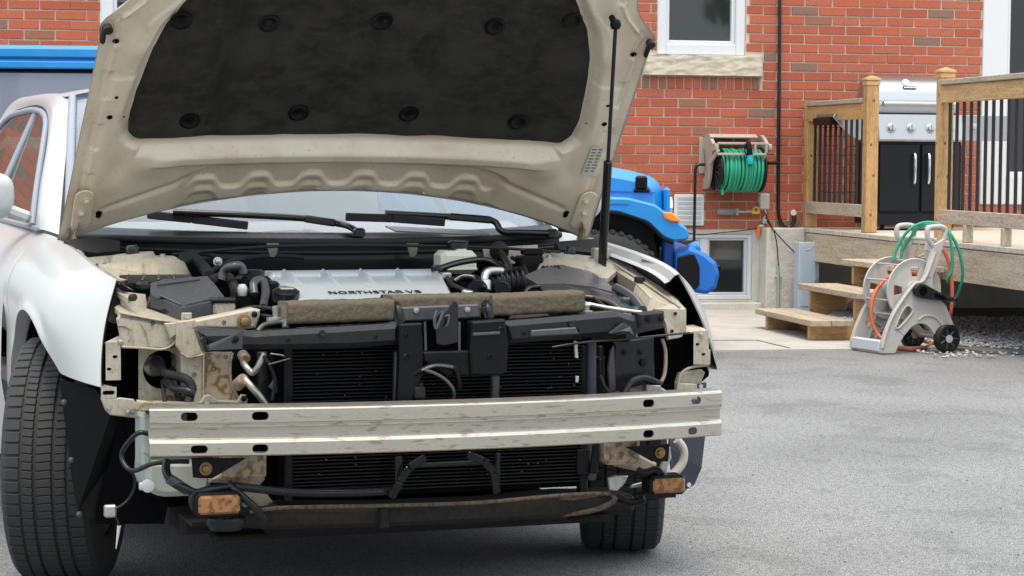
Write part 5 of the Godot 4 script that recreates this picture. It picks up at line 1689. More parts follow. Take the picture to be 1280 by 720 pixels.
func hood_under(s: float, t: float) -> Vector3:
	var q := hood_uv(s, t)
	var u := q.x
	var v := q.y
	var h := crown(u, v)
	var au := absf(u)
	var half := tab(v, HOOD_HALF)
	var edge := half - au
	var rear: float = v - hood_rear(s)
	# flange at the very edge, then the box section
	h += 0.016 * smoothstep(0.030, 0.038, edge) * smoothstep(0.004, 0.012, rear)
	# hollow for the liner
	var d: float = min(tab(v, LINER_HALF) - au, v - 0.362)
	h -= 0.034 * smoothstep(-0.030, 0.003, d)
	# rounded bar below the liner
	h += 0.013 * smoothstep(0.292, 0.303, v) * (1.0 - smoothstep(0.326, 0.342, v)) * (1.0 - smoothstep(0.52, 0.60, au))
	# pocket with scallops above the rear edge
	var pk := (1.0 - smoothstep(0.47, 0.50, au)) * (1.0 - smoothstep(0.283, 0.290, v + 0.04 * u * u + 2.2 * pow(max(0.0, au - 0.36), 2.0)))
	h -= 0.009 * pk
	# a wavy bead: arches joined by hanging lips
	var cw := cos(TAU * (u + 0.10) / 0.156)
	var vb := 0.226 + 0.024 * tanh(1.9 * cw) - 0.05 * u * u
	var band := (1.0 - smoothstep(0.42, 0.47, au))
	band *= smoothstep(0.004, 0.022, rear)
	h += 0.011 * band * (1.0 - smoothstep(-0.002, 0.007, v - vb)) * smoothstep(-0.075, -0.045, v - vb)
	h -= 0.006 * band * exp(-pow((v - vb + 0.030) / 0.012, 2.0)) * smoothstep(0.1, 0.8, cw)
	# swages that run to the corners
	h -= 0.006 * exp(-pow((v - (0.235 - (au - 0.46) * 0.42)) / 0.010, 2.0)) * smoothstep(0.44, 0.50, au) * (1.0 - smoothstep(0.66, 0.72, au))
	h += 0.010 * exp(-pow((au - 0.575) / 0.05, 2.0) - pow((v - 0.30) / 0.045, 2.0))
	h -= 0.010 * exp(-pow((au - 0.665) / 0.028, 2.0)) * smoothstep(0.22, 0.30, v) * (1.0 - smoothstep(0.40, 0.46, v))
	# steps along the side member
	h -= 0.005 * smoothstep(0.62, 0.626, v) * (1.0 - smoothstep(0.0, 0.012, abs(edge - 0.085) - 0.035))
	h -= 0.010 * exp(-pow((edge - 0.042) / 0.012, 2.0)) * (0.5 + 0.5 * sign(sin(v * 34.0))) * smoothstep(0.15, 0.2, v)
	h += 0.012 * exp(-pow((edge - 0.10) / 0.03, 2.0) - pow((v - 0.72) / 0.05, 2.0))
	return hp(u, v, h)
func car_hood() -> void:
	var s := Sh.new()
	s.grid(func(a: float, b: float) -> Vector3: return hood_under(lerpf(-1, 1, a), b), 330, 260)
	var hood := part(car, "bonnet", s, M("inner_white"))
	s = Sh.new()
	s.grid(func(a: float, b: float) -> Vector3:
		var sd := lerpf(-1, 1, a)
		var q := hood_uv(sd * (1.0 + 0.004), b)
		return hp(q.x, q.y, crown(q.x, q.y) + 0.004 - 0.034 * (1.0 - pow(abs(sd), 40.0)) * smoothstep(0.0, 0.02, b) * (1.0 - smoothstep(0.985, 1.0, b))), 90, 60)
	part(hood, "outer_skin", s, M("body_white"))
	# felt liner with its clips
	s = Sh.new()
	var lf := FastNoiseLite.new()
	lf.seed = 5; lf.frequency = 4.0; lf.fractal_octaves = 3
	s.grid(func(a: float, b: float) -> Vector3:
		var v := lerpf(0.363, 1.10, b)
		var u := lerpf(-1, 1, a) * (tab(v, LINER_HALF) - 0.004)
		var e: float = min(tab(v, LINER_HALF) - abs(u), v - 0.363)
		var n := crown(u, v) - 0.022 + 0.018 * smoothstep(-0.002, 0.028, e) + 0.004 * lf.get_noise_2d(u, v)
		# pressed ribs
		n -= 0.010 * exp(-pow((u + 0.435 - (v - 0.40) * 0.10) / 0.014, 2.0)) * smoothstep(0.39, 0.43, v)
		n += 0.006 * exp(-pow((u + 0.41 - (v - 0.40) * 0.10) / 0.006, 2.0)) * smoothstep(0.39, 0.43, v)
		for q in LINER_CLIPS:
			n -= 0.012 * exp(-(pow(u - q[0], 2.0) + pow(v - q[1], 2.0)) / 0.0006)
		return hp(u, v, n), 150, 90)
	var liner := part(hood, "felt_liner", s, M("felt"))
	for q in LINER_CLIPS:
		s = Sh.new()
		s.lathe([Vector2(0.030, 0.0), Vector2(0.029, 0.004), Vector2(0.022, 0.005), Vector2(0.016, 0.000), Vector2(0.006, -0.002), Vector2(0, -0.001)], face(hp(q[0], q[1], crown(q[0], q[1]) - 0.008), HN), 20)
		part(liner, "clip", s, M("black_plastic"))
	# hinges, plates and small holes near the rear corners
	for sg in [-1.0, 1.0]:
		s = Sh.new()
		var pl := []
		for k in 16:
			var a := TAU * k / 16.0
			pl.append(Vector2(cos(a) * 0.028, sin(a) * 0.028 + (0.05 if sin(a) > 0 else -0.05)))
		s.prism(PackedVector2Array(pl), Transform3D(Basis(Vector3.RIGHT, HV, HN), hp(sg * 0.748, 0.145, crown(0.748, 0.15) + 0.021)), 0.006, 0.002)
		for q in [[0.742, 0.185], [0.75, 0.135]]: bolt(s, hp(sg * q[0], q[1], crown(0.75, 0.15) + 0.020), HN, 0.008)
		part(hood, "hinge_plate", s, M("inner_white"))
		s = Sh.new()
		for q in [[0.742, 0.165, 0.006], [0.752, 0.098, 0.009], [0.70, 0.125, 0.010], [0.715, 0.49, 0.008], [0.705, 0.56, 0.005], [0.73, 0.75, 0.009], [0.70, 0.115, 0.008], [0.672, 0.47, 0.004]]:
			s.lathe([Vector2(q[2], 0.0), Vector2(0, 0.0006)], face(hood_spot(sg * q[0], q[1]) + HN * 0.0012, HN), 12)
		part(hood, "drain_hole", s, M("deep_black"))
		# the hinge arm hanging at the corner
		s = Sh.new()
		s.bar(hp(sg * 0.775, 0.06, -0.005), Vector3(sg * 0.79, 0.862, -0.40), 0.006, 0.035, 0.001, Vector3(0, 0, 1))
		s.bar(hp(sg * 0.755, 0.10, 0.012), Vector3(sg * 0.775, 0.875, -0.33), 0.005, 0.03, 0.001, Vector3(0, 0, 1))
		s.box(Vector3(sg * 0.765, 0.875, -0.33), Vector3(0.03, 0.05, 0.06), 0.006)
		part(hood, "hinge", s, M("bay_rust"))
		# rubber stop at the widest corner
		s = Sh.new()
		s.lathe([Vector2(0.011, -0.01), Vector2(0.013, 0.008), Vector2(0, 0.011)], face(hp(sg * 0.759, 0.805, 0.006), HN), 12)
		s.box(hp(sg * 0.765, 0.775, -0.006), Vector3(0.012, 0.06, 0.016), 0.005, Basis(Vector3.RIGHT, 0.75))
		part(hood, "rubber_stop", s, M("rubber"))
	# data label on the left side member: a pale sticker with lines of print
	s = Sh.new()
	var lb := Transform3D(Basis(Vector3.RIGHT, HV, HN), hood_spot(0.722, 0.345) + HN * 0.002)
	s.box(lb.origin, Vector3(0.042, 0.115, 0.001), 0.0, lb.basis)
	var st := part(hood, "data_label", s, M("label_white", Color(0.55, 0.53, 0.45), 0.5))
	s = Sh.new()
	for k in 8:
		for j in 2: s.box(lb * Vector3(-0.010 + 0.019 * j, 0.047 - 0.0125 * k, 0.001), Vector3(0.015 - 0.003 * ((k + j) % 3), 0.004, 0.0006), 0.0, lb.basis)
	part(st, "print", s, M("print_grey", Color(0.13, 0.13, 0.12), 0.7))
	# gas strut that holds it up
	var top := hp(0.622, 0.885, 0.030)
	var low := C(752, 343, 0.02)
	s = Sh.new()
	s.rod(top, top.lerp(low, 0.56), 0.0055, 12)
	var strut := part(car, "gas_strut", s, M("gloss_black"))
	s = Sh.new()
	s.rod(top.lerp(low, 0.53), low, 0.0125, 14, 0.002)
	part(strut, "cylinder", s, M("gloss_black"))
	s = Sh.new()
	s.lathe([Vector2(0, -0.016), Vector2(0.012, -0.012), Vector2(0.016, 0), Vector2(0.012, 0.012), Vector2(0, 0.016)], Transform3D(Basis.IDENTITY, top + Vector3(0, 0.006, 0)), 14)
	s.rod(top, top + HN * -0.04, 0.009, 10)
	s.lathe([Vector2(0, -0.016), Vector2(0.014, -0.010), Vector2(0.016, 0), Vector2(0.014, 0.010), Vector2(0, 0.016)], Transform3D(Basis.IDENTITY, low), 14)
	part(strut, "ball_joint", s, M("black_plastic"))
func hood_spot(u: float, v: float) -> Vector3:          # the point of the underside at (u, v)
	var s := u / tab(v, HOOD_HALF)
	var t := (v - hood_rear(s)) / (hood_end(s) - hood_rear(s))
	return hood_under(s, t)
const LINER_CLIPS := [[-0.485, 0.44], [-0.178, 0.46], [0.143, 0.462], [0.472, 0.452], [-0.32, 0.785], [-0.008, 0.797], [0.315, 0.797], [-0.56, 0.80], [0.53, 0.835]]

# ---- cowl, wipers, bulkhead
func car_cowl() -> void:
	var s := Sh.new()
	s.grid(func(u: float, v: float) -> Vector3:
		var x := lerpf(-1, 1, u)
		var b := screen_pt(x, 0.0) + Vector3(0, 0.012, 0.012)
		var prof := [Vector2(0, 0), Vector2(0.03, -0.002), Vector2(0.085, -0.022), Vector2(0.10, -0.02), Vector2(0.108, -0.028), Vector2(0.108, -0.055), Vector2(0.125, -0.06), Vector2(0.13, -0.075), Vector2(0.13, -0.11)]
		var k: float = v * (prof.size() - 1)
		var i := int(min(k, prof.size() - 2))
		var q: Vector2 = prof[i].lerp(prof[i + 1], k - i)
		return b + Vector3(0, q.y - 0.008 * x * x, q.x), 60, 32)
	var cowl := part(car, "cowl_panel", s, M("black_plastic"))
	s = Sh.new()
	for k in 38:
		var b := C(lerpf(489, 608, k / 37.0), lerpf(286.0, 291.5, k / 37.0), -0.20)
		s.box(b, Vector3(0.0035, 0.004, 0.045), 0.0, Basis(Vector3.RIGHT, 0.38) * Basis(Vector3.UP, 0.55))
	part(cowl, "louvres", s, M("alloy"))
	s = Sh.new()
	var seal := []
	for i in 25:
		var x := lerpf(-1, 1, i / 24.0)
		seal.append(screen_pt(x, 0.0) + Vector3(0, -0.012 - 0.012 * x * x, 0.122))
	s.tube(seal, 0.011, 8, 2)
	part(cowl, "bonnet_seal", s, M("rubber"))
	for w in 2:
		s = Sh.new()
		var arm: Array = [[449, 291, -0.20], [436, 283, -0.24], [420, 279, -0.28], [380, 273, -0.31], [300, 268.5, -0.33], [216, 265, -0.36]] if w == 0 else [[690, 292, -0.27], [650, 290.5, -0.26], [627, 289, -0.26], [614, 275, -0.28], [560, 270.5, -0.29], [482, 266.5, -0.29]]
		ctube(s, arm, 0.010, 8, 4)
		var ap := cpts(arm)
		s.bar(ap[2] if w == 0 else ap[3], ap[3] if w == 0 else ap[4], 0.028, 0.022, 0.005)
		s.lathe([Vector2(0.018, -0.01), Vector2(0.018, 0.008), Vector2(0.012, 0.014), Vector2(0, 0.014)], Transform3D(Basis.IDENTITY, ap[0]), 14)
		var wp := part(car, "wiper", s, M("gloss_black"))
		s = Sh.new()
		var bl: Array = [[184, 268, -0.39], [240, 274, -0.36], [310, 282, -0.315]] if w == 0 else [[432, 271, -0.30], [490, 273, -0.285], [556, 278, -0.28]]
		var bp := cpts(bl)
		s.bar(bp[0], bp[1], 0.012, 0.024, 0.003)
		s.bar(bp[1], bp[2], 0.012, 0.024, 0.003)
		part(wp, "blade", s, M("rubber"))
	# bulkhead with its sound insulation, and hanging clips
	s = Sh.new()
	s.grid(func(u: float, v: float) -> Vector3:
		var x := lerpf(-0.76, 0.76, u)
		return Vector3(x, lerpf(0.885, 0.30, v), -0.17 - 0.16 * pow(x / 0.76, 2.0) + 0.02 * sin(v * 7.0)), 24, 12)
	part(car, "bulkhead", s, M("deep_black"))
	s = Sh.new()
	s.tube(cpts([[215, 318, -0.12], [330, 308.5, -0.06], [450, 306.5, -0.05], [600, 309, -0.06], [700, 315, -0.12]]), 0.005, 6, 4)
	part(car, "bulkhead_cable", s, M("rubber"))
	for q in [[341, 312], [516, 312]]:
		s = Sh.new()
		var c := C(q[0], q[1], -0.10)
		s.prism(PackedVector2Array([Vector2(-0.018, 0.018), Vector2(0.018, 0.018), Vector2(0.012, -0.012), Vector2(0.004, -0.022), Vector2(-0.008, -0.020), Vector2(-0.012, -0.006)]), Transform3D(Basis.IDENTITY, c), 0.004, 0.001)
		part(car, "bulkhead_clip", s, M("clip_metal", Color(0.16, 0.145, 0.115), 0.6))

# ---- engine bay
func car_bay_shell() -> void:
	# inner wings, engine block, sump and subframe: what closes the bay
	for sg in [-1.0, 1.0]:
		var s := Sh.new()
		s.prism(PackedVector2Array([Vector2(-0.30, 0.35), Vector2(0.46, 0.40), Vector2(0.46, 0.70), Vector2(0.30, 0.745), Vector2(-0.30, 0.80)]), Transform3D(Basis(Vector3(0, 0, 1), Vector3.UP, Vector3.LEFT), Vector3(sg * 0.605 + (0.0 if sg > 0 else -0.02), 0, 0)), 0.02, 0.003)
		part(car, "inner_wing", s, M("bay_white"))
		s = Sh.new()                                  # chassis leg
		s.span(Vector3(sg * 0.50 - 0.05, 0.36, -0.3), Vector3(sg * 0.50 + 0.05, 0.50, 0.66), 0.01)
		part(car, "chassis_leg", s, M("bay_rust"))
	var s := Sh.new()
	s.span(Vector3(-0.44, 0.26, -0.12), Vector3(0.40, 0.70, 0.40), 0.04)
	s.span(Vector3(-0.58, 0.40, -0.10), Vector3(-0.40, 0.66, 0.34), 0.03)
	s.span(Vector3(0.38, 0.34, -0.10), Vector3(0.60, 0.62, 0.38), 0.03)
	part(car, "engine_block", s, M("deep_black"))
	s = Sh.new()
	s.span(Vector3(-0.42, 0.19, -0.30), Vector3(0.42, 0.25, 0.52), 0.02)
	part(car, "subframe", s, M("underbody"))

func foam_block(s: Sh, a: Vector3, b: Vector3, w: float, h: float, sd: int) -> void:     # a worn foam strip from a to b
	var f := FastNoiseLite.new()
	f.seed = sd; f.frequency = 26.0; f.fractal_octaves = 3
	var d := (b - a)
	var z := Vector3(0, 0, 1)
	s.grid(func(u: float, v: float) -> Vector3:
		var k := clampf(u * 1.04 - 0.02, 0.0, 1.0)
		var ang := v * TAU
		var q := Vector2(cos(ang), sin(ang))
		q /= pow(pow(abs(q.x), 8.0) + pow(abs(q.y), 8.0), 0.125)
		var e := 1.0
		if u <= 0.001 or u >= 0.999: e = 0.0
		var p := a + d * k
		var n := f.get_noise_3d(p.x, q.x * w, q.y * h) * 0.0022
		return p + z * (q.x * (w * 0.5 + n) * e) + Vector3.UP * (q.y * (h * 0.5 + n) * e), 60, 40)

func strut_tower(sg: float, at: Vector3) -> void:
	var s := Sh.new()
	var t := Transform3D(Basis(Vector3.FORWARD, sg * 0.10), at)
	s.lathe([Vector2(0, 0.0), Vector2(0.055, 0.0), Vector2(0.06, -0.012), Vector2(0.11, -0.018), Vector2(0.135, -0.035), Vector2(0.15, -0.075), Vector2(0.158, -0.22)], t, 36)
	var o := part(car, "strut_tower", s, M("bay_white"))
	s = Sh.new()
	s.lathe([Vector2(0.018, -0.004), Vector2(0.018, 0.014), Vector2(0.014, 0.022), Vector2(0, 0.022)], t, 6)
	part(o, "nut", s, M("dark_plastic"))
	for k in 3:
		s = Sh.new()
		bolt(s, t * Vector3(cos(k * 2.1 + 0.6) * 0.085, -0.016, sin(k * 2.1 + 0.6) * 0.085), Vector3.UP, 0.008)
		part(o, "bolt", s, M("alloy"))

func car_bay_parts() -> void:
	var s := Sh.new()
	# strut towers and the shelves round them
	strut_tower(-1.0, C(166, 317, -0.03))
	strut_tower(1.0, C(712, 318, -0.05))
	s = Sh.new()
	csheet(s, [[108, 322, -0.12], [150, 318, -0.14], [222, 330, -0.10], [222, 345, 0.10], [185, 350, 0.2], [150, 350, 0.25], [125, 338, 0.05]], Vector3(0, -0.012, 0))
	part(car, "tower_shelf", s, M("bay_white"))
	s = Sh.new()
	csheet(s, [[678, 313, -0.14], [758, 322, -0.10], [775, 335, 0.05], [760, 348, 0.12], [700, 345, 0.10], [678, 330, -0.02]], Vector3(0, -0.012, 0))
	part(car, "tower_shelf", s, M("bay_white"))
	s = Sh.new()
	ctube(s, [[92, 316, -0.14], [97, 314, -0.13], [103, 319, -0.12], [104, 326, -0.11]], 0.006, 6, 3)
	box_px(s, 98, 317, 104, 327, -0.10, 0.02, 0.003)
	part(car, "shelf_clip", s, M("bay_white"))
	# black rubber fillers where cowl and wing meet
	s = Sh.new()
	csheet(s, [[80, 300, -0.22], [118, 296, -0.22], [150, 301, -0.18], [150, 313, -0.14], [120, 316, -0.13], [92, 312, -0.16]], Vector3(0, -0.03, -0.02))
	part(car, "corner_filler", s, M("rubber"))
	s = Sh.new()
	csheet(s, [[694, 302, -0.20], [760, 297, -0.22], [762, 318, -0.16], [700, 312, -0.14]], Vector3(0, -0.03, -0.02))
	part(car, "corner_filler", s, M("rubber"))

	# fuse and relay box, left in the picture
	s = Sh.new()
	csheet(s, [[188, 354, 0.26], [205, 349, 0.23], [246, 346, 0.21], [259, 345, 0.21], [270, 357, 0.30], [281, 372, 0.40], [262, 378, 0.44], [227, 385.5, 0.48], [205, 376, 0.42], [188, 368, 0.38]], Vector3(0, -0.05, 0))
	var fb := part(car, "fuse_box", s, M("grey_plastic"))
	s = Sh.new()
	csheet(s, [[190, 370, 0.375], [206, 378, 0.42], [227, 387, 0.475], [262, 380, 0.435], [280, 374, 0.395], [279, 391, 0.39], [262, 395, 0.43], [228, 398, 0.46], [204, 392, 0.42], [183, 385, 0.37]], Vector3(0, 0, -0.04))
	part(fb, "base", s, M("dark_plastic"))
	s = Sh.new()
	csheet(s, [[149, 344, 0.20], [160, 343, 0.17], [238, 343, 0.15], [246, 351, 0.21], [205, 352, 0.24], [158, 354, 0.26], [150, 352, 0.25]], Vector3(0, -0.07, 0))
	for k in 5: s.bar(C(158 + k * 20, 351.5 - k * 0.6, 0.255 - k * 0.008), C(161 + k * 19, 344, 0.17), 0.006, 0.008, 0.002)
	part(fb, "rear_cover", s, M("dark_plastic"))
	s = Sh.new()
	box_px(s, 173, 353, 189, 364, 0.30, 0.05, 0.006)
	part(fb, "latch", s, M("dark_plastic"))
	s = Sh.new()
	s.prism(round_poly([Vector2(-0.011, -0.008), Vector2(0.013, -0.006), Vector2(0.008, 0.007), Vector2(-0.010, 0.007)], 0.003, 2), Transform3D(Basis(Vector3.RIGHT, Vector3(0, 0.17, -0.985), Vector3(0, 0.985, 0.17)), C(203, 374, 0.40) + Vector3(0, 0.003, 0)), 0.003)
	part(fb, "cover_recess", s, M("deep_black"))
	s = Sh.new()
	box_px(s, 193, 332, 221, 341, 0.02, 0.03, 0.003)
	part(car, "connector", s, M("dark_plastic"))
	s = Sh.new()
	for k in 3: box_px(s, 195 + k * 9, 333.5, 201 + k * 9, 339.5, 0.024, 0.006, 0.001)
	part(car, "connector_pin", s, M("gloss_black"))
	# upper rail bracket that pokes out past the wing
	s = Sh.new()
	csheet(s, [[104, 326, -0.05], [113, 327, -0.03], [150, 362, 0.33], [165, 371, 0.45], [160, 373, 0.46], [140, 362, 0.36]], Vector3(0, -0.012, 0))
	part(car, "wing_rail", s, M("bay_white"))
	s = Sh.new()
	s.lathe([Vector2(0.009, 0), Vector2(0.010, 0.014), Vector2(0.006, 0.018), Vector2(0, 0.018)], face(C(164, 372, 0.46), Vector3(0.3, 0.1, 1)), 10)
	part(car, "rail_plug", s, M("rubber"))
	# small white pot beside the fuse box
	s = Sh.new()
	box_px(s, 267, 379, 295, 394, 0.44, 0.05, 0.006)
	part(car, "filler_neck", s, M("bay_white"))
	s = Sh.new()
	box_px(s, 265, 373, 296, 378, 0.445, 0.055, 0.004)
	part(car, "filler_cap", s, M("dark_plastic"))

	# pipes, caps and hoses between fuse box and engine cover
	s = Sh.new()
	ctube(s, [[277, 350, 0.18], [281, 338, 0.18], [290, 333, 0.20], [301, 333, 0.20], [304, 342, 0.20]], 0.012, 10, 5)
	part(car, "breather_pipe", s, M("grey_plastic"))
	s = Sh.new()
	ctube(s, [[318, 368, 0.36], [317, 355, 0.34], [323, 350, 0.32], [329, 352, 0.32], [332, 365, 0.36], [329, 384, 0.42]], 0.011, 10, 5)
	part(car, "heater_hose", s, M("grey_plastic"))
	s = Sh.new()
	box_px(s, 301, 346, 340, 358, 0.20, 0.08, 0.008)
	box_px(s, 296, 362, 322, 386, 0.34, 0.08, 0.008)
	box_px(s, 340, 352, 350, 372, 0.30, 0.08, 0.006)
	part(car, "coolant_manifold", s, M("black_plastic"))
	s = Sh.new()
	s.lathe([Vector2(0.028, -0.018), Vector2(0.028, 0.0), Vector2(0.022, 0.004), Vector2(0, 0.005)], Transform3D(Basis.IDENTITY, C(317, 339, 0.16)), 18)
	part(car, "oil_cap", s, M("dark_plastic"))
	s = Sh.new()
	s.lathe([Vector2(0.036, -0.03), Vector2(0.036, -0.004), Vector2(0.026, 0.002), Vector2(0, 0.003)], Transform3D(Basis(Vector3.RIGHT, 0.25), C(358, 362, 0.42)), 9)
	var rc := part(car, "radiator_cap", s, M("dark_plastic"))
	s = Sh.new()
	s.box(C(358, 362, 0.42) + Vector3(0, 0.004, 0.0), Vector3(0.035, 0.003, 0.02), 0.001, Basis(Vector3.RIGHT, 0.25))
	part(rc, "warning_label", s, M("alloy"))
	s = Sh.new()
	s.lathe([Vector2(0.012, -0.02), Vector2(0.014, 0.0), Vector2(0.009, 0.01), Vector2(0, 0.011)], Transform3D(Basis.IDENTITY, C(303, 360, 0.36)), 8)
	bolt(s, C(272, 327, -0.02), Vector3(0, 0.1, 1), 0.008)
	part(car, "fitting", s, M("alloy"))
	s = Sh.new()
	ctube(s, [[222, 330, 0.0], [240, 322, -0.04], [255, 335, 0.0], [262, 345, 0.1]], 0.016, 8, 4)
	ctube(s, [[262, 352, 0.2], [280, 345, 0.1], [290, 352, 0.15], [296, 368, 0.28]], 0.014, 8, 4)
	part(car, "wiring_loom", s, M("rubber"))

	# engine cover: a ribbed silver lid
	s = Sh.new()
	var bl := C(331, 343, 0.03); var br := C(549, 334, 0.02)
	var fl := C(371, 374, 0.47); var fr := C(570, 364, 0.47)
	bl.y = 0.833; br.y = 0.833; fl.y = 0.786; fr.y = 0.786
	s.grid(func(u: float, v: float) -> Vector3:
		var p := bl.lerp(br, u).lerp(fl.lerp(fr, u), v)
		# tuck the left rear corner in, as the lid is cut round the cap
		p.x += 0.03 * sin(clampf(v * 1.3, 0, 1) * PI) * -0.4 * (1.0 - smoothstep(0.0, 0.15, u))
		p.y += 0.018 * sin(v * PI) + 0.009 * (1.0 - smoothstep(0.17, 0.19, v))
		var rb := fposmod(u * 4.6 + 0.15 - 0.25 * v, 1.0)
		p.y += 0.010 * (1.0 - smoothstep(0.030, 0.060, abs(rb - 0.5))) * smoothstep(0.14, 0.18, v) * (1.0 - smoothstep(0.25, 0.60, v))
		p.y -= 0.010 * smoothstep(0.17, 0.20, v) * smoothstep(0.05, 0.09, abs(rb - 0.5)) * (1.0 - smoothstep(0.35, 0.75, v))
		if v > 0.95: p.y -= 0.022 * pow((v - 0.95) / 0.05, 2.0)
		if u < 0.03: p.y -= 0.015 * (1.0 - u / 0.03)
		if u > 0.97: p.y -= 0.02 * (u - 0.97) / 0.03
		return p, 120, 60)
	s.quado(bl + Vector3(0, 0.01, 0), br + Vector3(0, 0.01, 0), br + Vector3(0, -0.04, -0.01), bl + Vector3(0, -0.04, -0.01), Vector3(0, 0, -1))
	s.quado(fl + Vector3(0, -0.022, 0), fr + Vector3(0, -0.022, 0), fr + Vector3(0, -0.034, 0.004), fl + Vector3(0, -0.034, 0.004), Vector3(0, 0, 1))
	var cov := part(car, "engine_cover", s, M("cover_silver"))
	var tm := TextMesh.new()
	var sf := SystemFont.new()
	sf.font_names = PackedStringArray(["Droid Sans"])
	sf.font_weight = 400
	tm.font = sf
	tm.text = "NORTHSTAR V8"
	tm.font_size = 32
	tm.pixel_size = 0.001
	tm.depth = 0.002
	tm.material = M("gloss_black")
	var t0 := C(410, 369, 0.40); var t1 := C(525, 363.5, 0.40)
	var lt := MeshInstance3D.new()
	lt.name = "lettering"
	lt.mesh = tm
	var w: float = tm.get_aabb().size.x
	var k: float = (t1.x - t0.x) / maxf(w, 0.01)
	cov.add_child(lt)
	lt.transform = Transform3D(Basis(Vector3.RIGHT * k, Vector3(0, 0.20, -0.98) * k * 0.85, Vector3(0, 0.98, 0.20)), Vector3((t0.x + t1.x) / 2, 0.8035, 0.405))

	# foam strips on the radiator top
	for q in [[[353, 392, 0.62], [486, 388, 0.62], 0.10, 0.050, 3], [[484, 384, 0.61], [612, 381, 0.61], 0.085, 0.050, 5], [[607, 383, 0.62], [722, 377, 0.62], 0.10, 0.050, 8]]:
		s = Sh.new()
		foam_block(s, C(q[0][0], q[0][1] - 1.5, q[0][2]), C(q[1][0], q[1][1] - 1.5, q[1][2]), q[2], q[3] + 0.004, q[4])
		part(car, "foam_strip", s, M("foam"))
	for q in [[[478, 372, 0.56], [489, 374, 0.60], [497, 384, 0.665], [500, 404, 0.675]], [[588, 369, 0.56], [601, 371, 0.60], [609, 382, 0.665], [612, 398, 0.675]]]:
		s = Sh.new()
		var st := cpts(q)
		for i in 3: s.bar(st[i], st[i + 1], 0.026, 0.006, 0.002, Vector3(0, 0.3, 1))
		s.tube(st, 0.009, 6, 4)
		part(car, "retaining_strap", s, M("dark_plastic"))
	s = Sh.new()
	cpoly(s, [[501, 384], [598, 380], [602, 397], [505, 402]], 0.672, 0.02, 0.004)
	var rp := part(car, "radiator_shroud", s, M("grey_plastic"))
	for q in [[520, 388], [584, 387]]:
		s = Sh.new()
		s.lathe([Vector2(0.008, 0), Vector2(0.007, 0.004), Vector2(0, 0.005)], face(C(q[0], q[1], 0.673), Vector3(0, 0, 1)), 12)
		part(rp, "rivet", s, M("alloy"))
	# brake fluid reservoir
	s = Sh.new()
	var ra := C(552, 345, 0.04)
	var rb2 := C(597, 316, 0.04)
	s.box((ra + rb2) / 2 + Vector3(0, 0.006, -0.04), Vector3(rb2.x - ra.x, rb2.y - ra.y, 0.09), 0.014)
	s.box(Vector3((ra.x * 0.4 + rb2.x * 0.6), rb2.y - 0.012, 0.012), Vector3(0.045, 0.05, 0.05), 0.012)
	var res := part(car, "brake_reservoir", s, M("reservoir"))
	s = Sh.new()
	s.lathe([Vector2(0.030, -0.006), Vector2(0.030, 0.010), Vector2(0.026, 0.014), Vector2(0, 0.014)], Transform3D(Basis.IDENTITY, Vector3(ra.x * 0.42 + rb2.x * 0.58, rb2.y + 0.018, 0.0)), 20)
	part(res, "cap", s, M("gloss_black"))
	s = Sh.new()
	box_px(s, 551, 335, 597, 338, 0.047, 0.01, 0.002)
	part(res, "seam", s, M("reservoir"))
	# throttle and intake: black trunking with bellows
	s = Sh.new()
	ctube(s, [[548, 336, 0.20], [575, 328, 0.14], [605, 325, 0.10], [630, 335, 0.14], [645, 350, 0.22], [649, 368, 0.32]], 0.009, 8, 5)
	part(car, "vacuum_hose", s, M("gloss_black"))
	s = Sh.new()
	ctube(s, [[625, 315, -0.06], [634, 330, 0.02], [644, 345, 0.12]], 0.011, 8, 4)
	part(car, "vacuum_hose", s, M("gloss_black"))
	s = Sh.new()
	ctube(s, [[568, 352, 0.30], [580, 346, 0.30], [598, 350, 0.32], [603, 362, 0.38]], 0.010, 8, 4)
	part(car, "vacuum_hose", s, M("gloss_black"))
	s = Sh.new()
	for i in 7:
		var c := C(609 + i * 6.5, 356 - abs(i - 2.5) * 0.8, 0.26 + 0.006 * i)
		var rg := []
		for j in 15: rg.append(c + Vector3(0.002 * sin(j * TAU / 14.0), cos(j * TAU / 14.0) * 0.038, sin(j * TAU / 14.0) * 0.038))
		s.tube(rg, 0.0068, 6, 1)
	s.rod(C(602, 356, 0.26), C(652, 355, 0.30), 0.035, 16)
	part(car, "intake_bellows", s, M("black_plastic"))
	s = Sh.new()
	ctube(s, [[606, 360, 0.33], [606, 346, 0.32], [612, 339, 0.31], [628, 339, 0.29]], 0.011, 10, 5)
	s.rod(C(607, 364, 0.345), C(607, 350, 0.335), 0.015, 12, 0.003)
	part(car, "metal_elbow", s, M("alloy"))
	s = Sh.new()
	ctube(s, [[628, 339, 0.29], [640, 340, 0.29], [648, 352, 0.30]], 0.012, 8, 4)
	box_px(s, 568, 348, 602, 364, 0.30, 0.07, 0.008)
	s.rod(C(597, 362, 0.36), C(597, 362, 0.30), 0.028, 16, 0.004)
	s.rod(C(628, 362, 0.36), C(628, 362, 0.30), 0.024, 16, 0.004)
	box_px(s, 545, 332, 560, 342, 0.14, 0.05, 0.006)
	part(car, "throttle_body", s, M("black_plastic"))
	s = Sh.new()
	box_px(s, 646, 343, 656, 365, 0.30, 0.012, 0.003)
	s.rod(C(578, 365, 0.40), C(590, 367, 0.40), 0.008, 8)
	box_px(s, 553, 341, 565, 349, 0.22, 0.03, 0.004)
	part(car, "hose_clamp", s, M("alloy"))
	s = Sh.new()
	s.lathe([Vector2(0.030, 0), Vector2(0.026, 0.012), Vector2(0.016, 0.018), Vector2(0, 0.018)], face(C(624, 314, -0.10), Vector3(0, 0.1, 1)), 18)
	part(car, "grommet", s, M("rubber"))
	s = Sh.new()
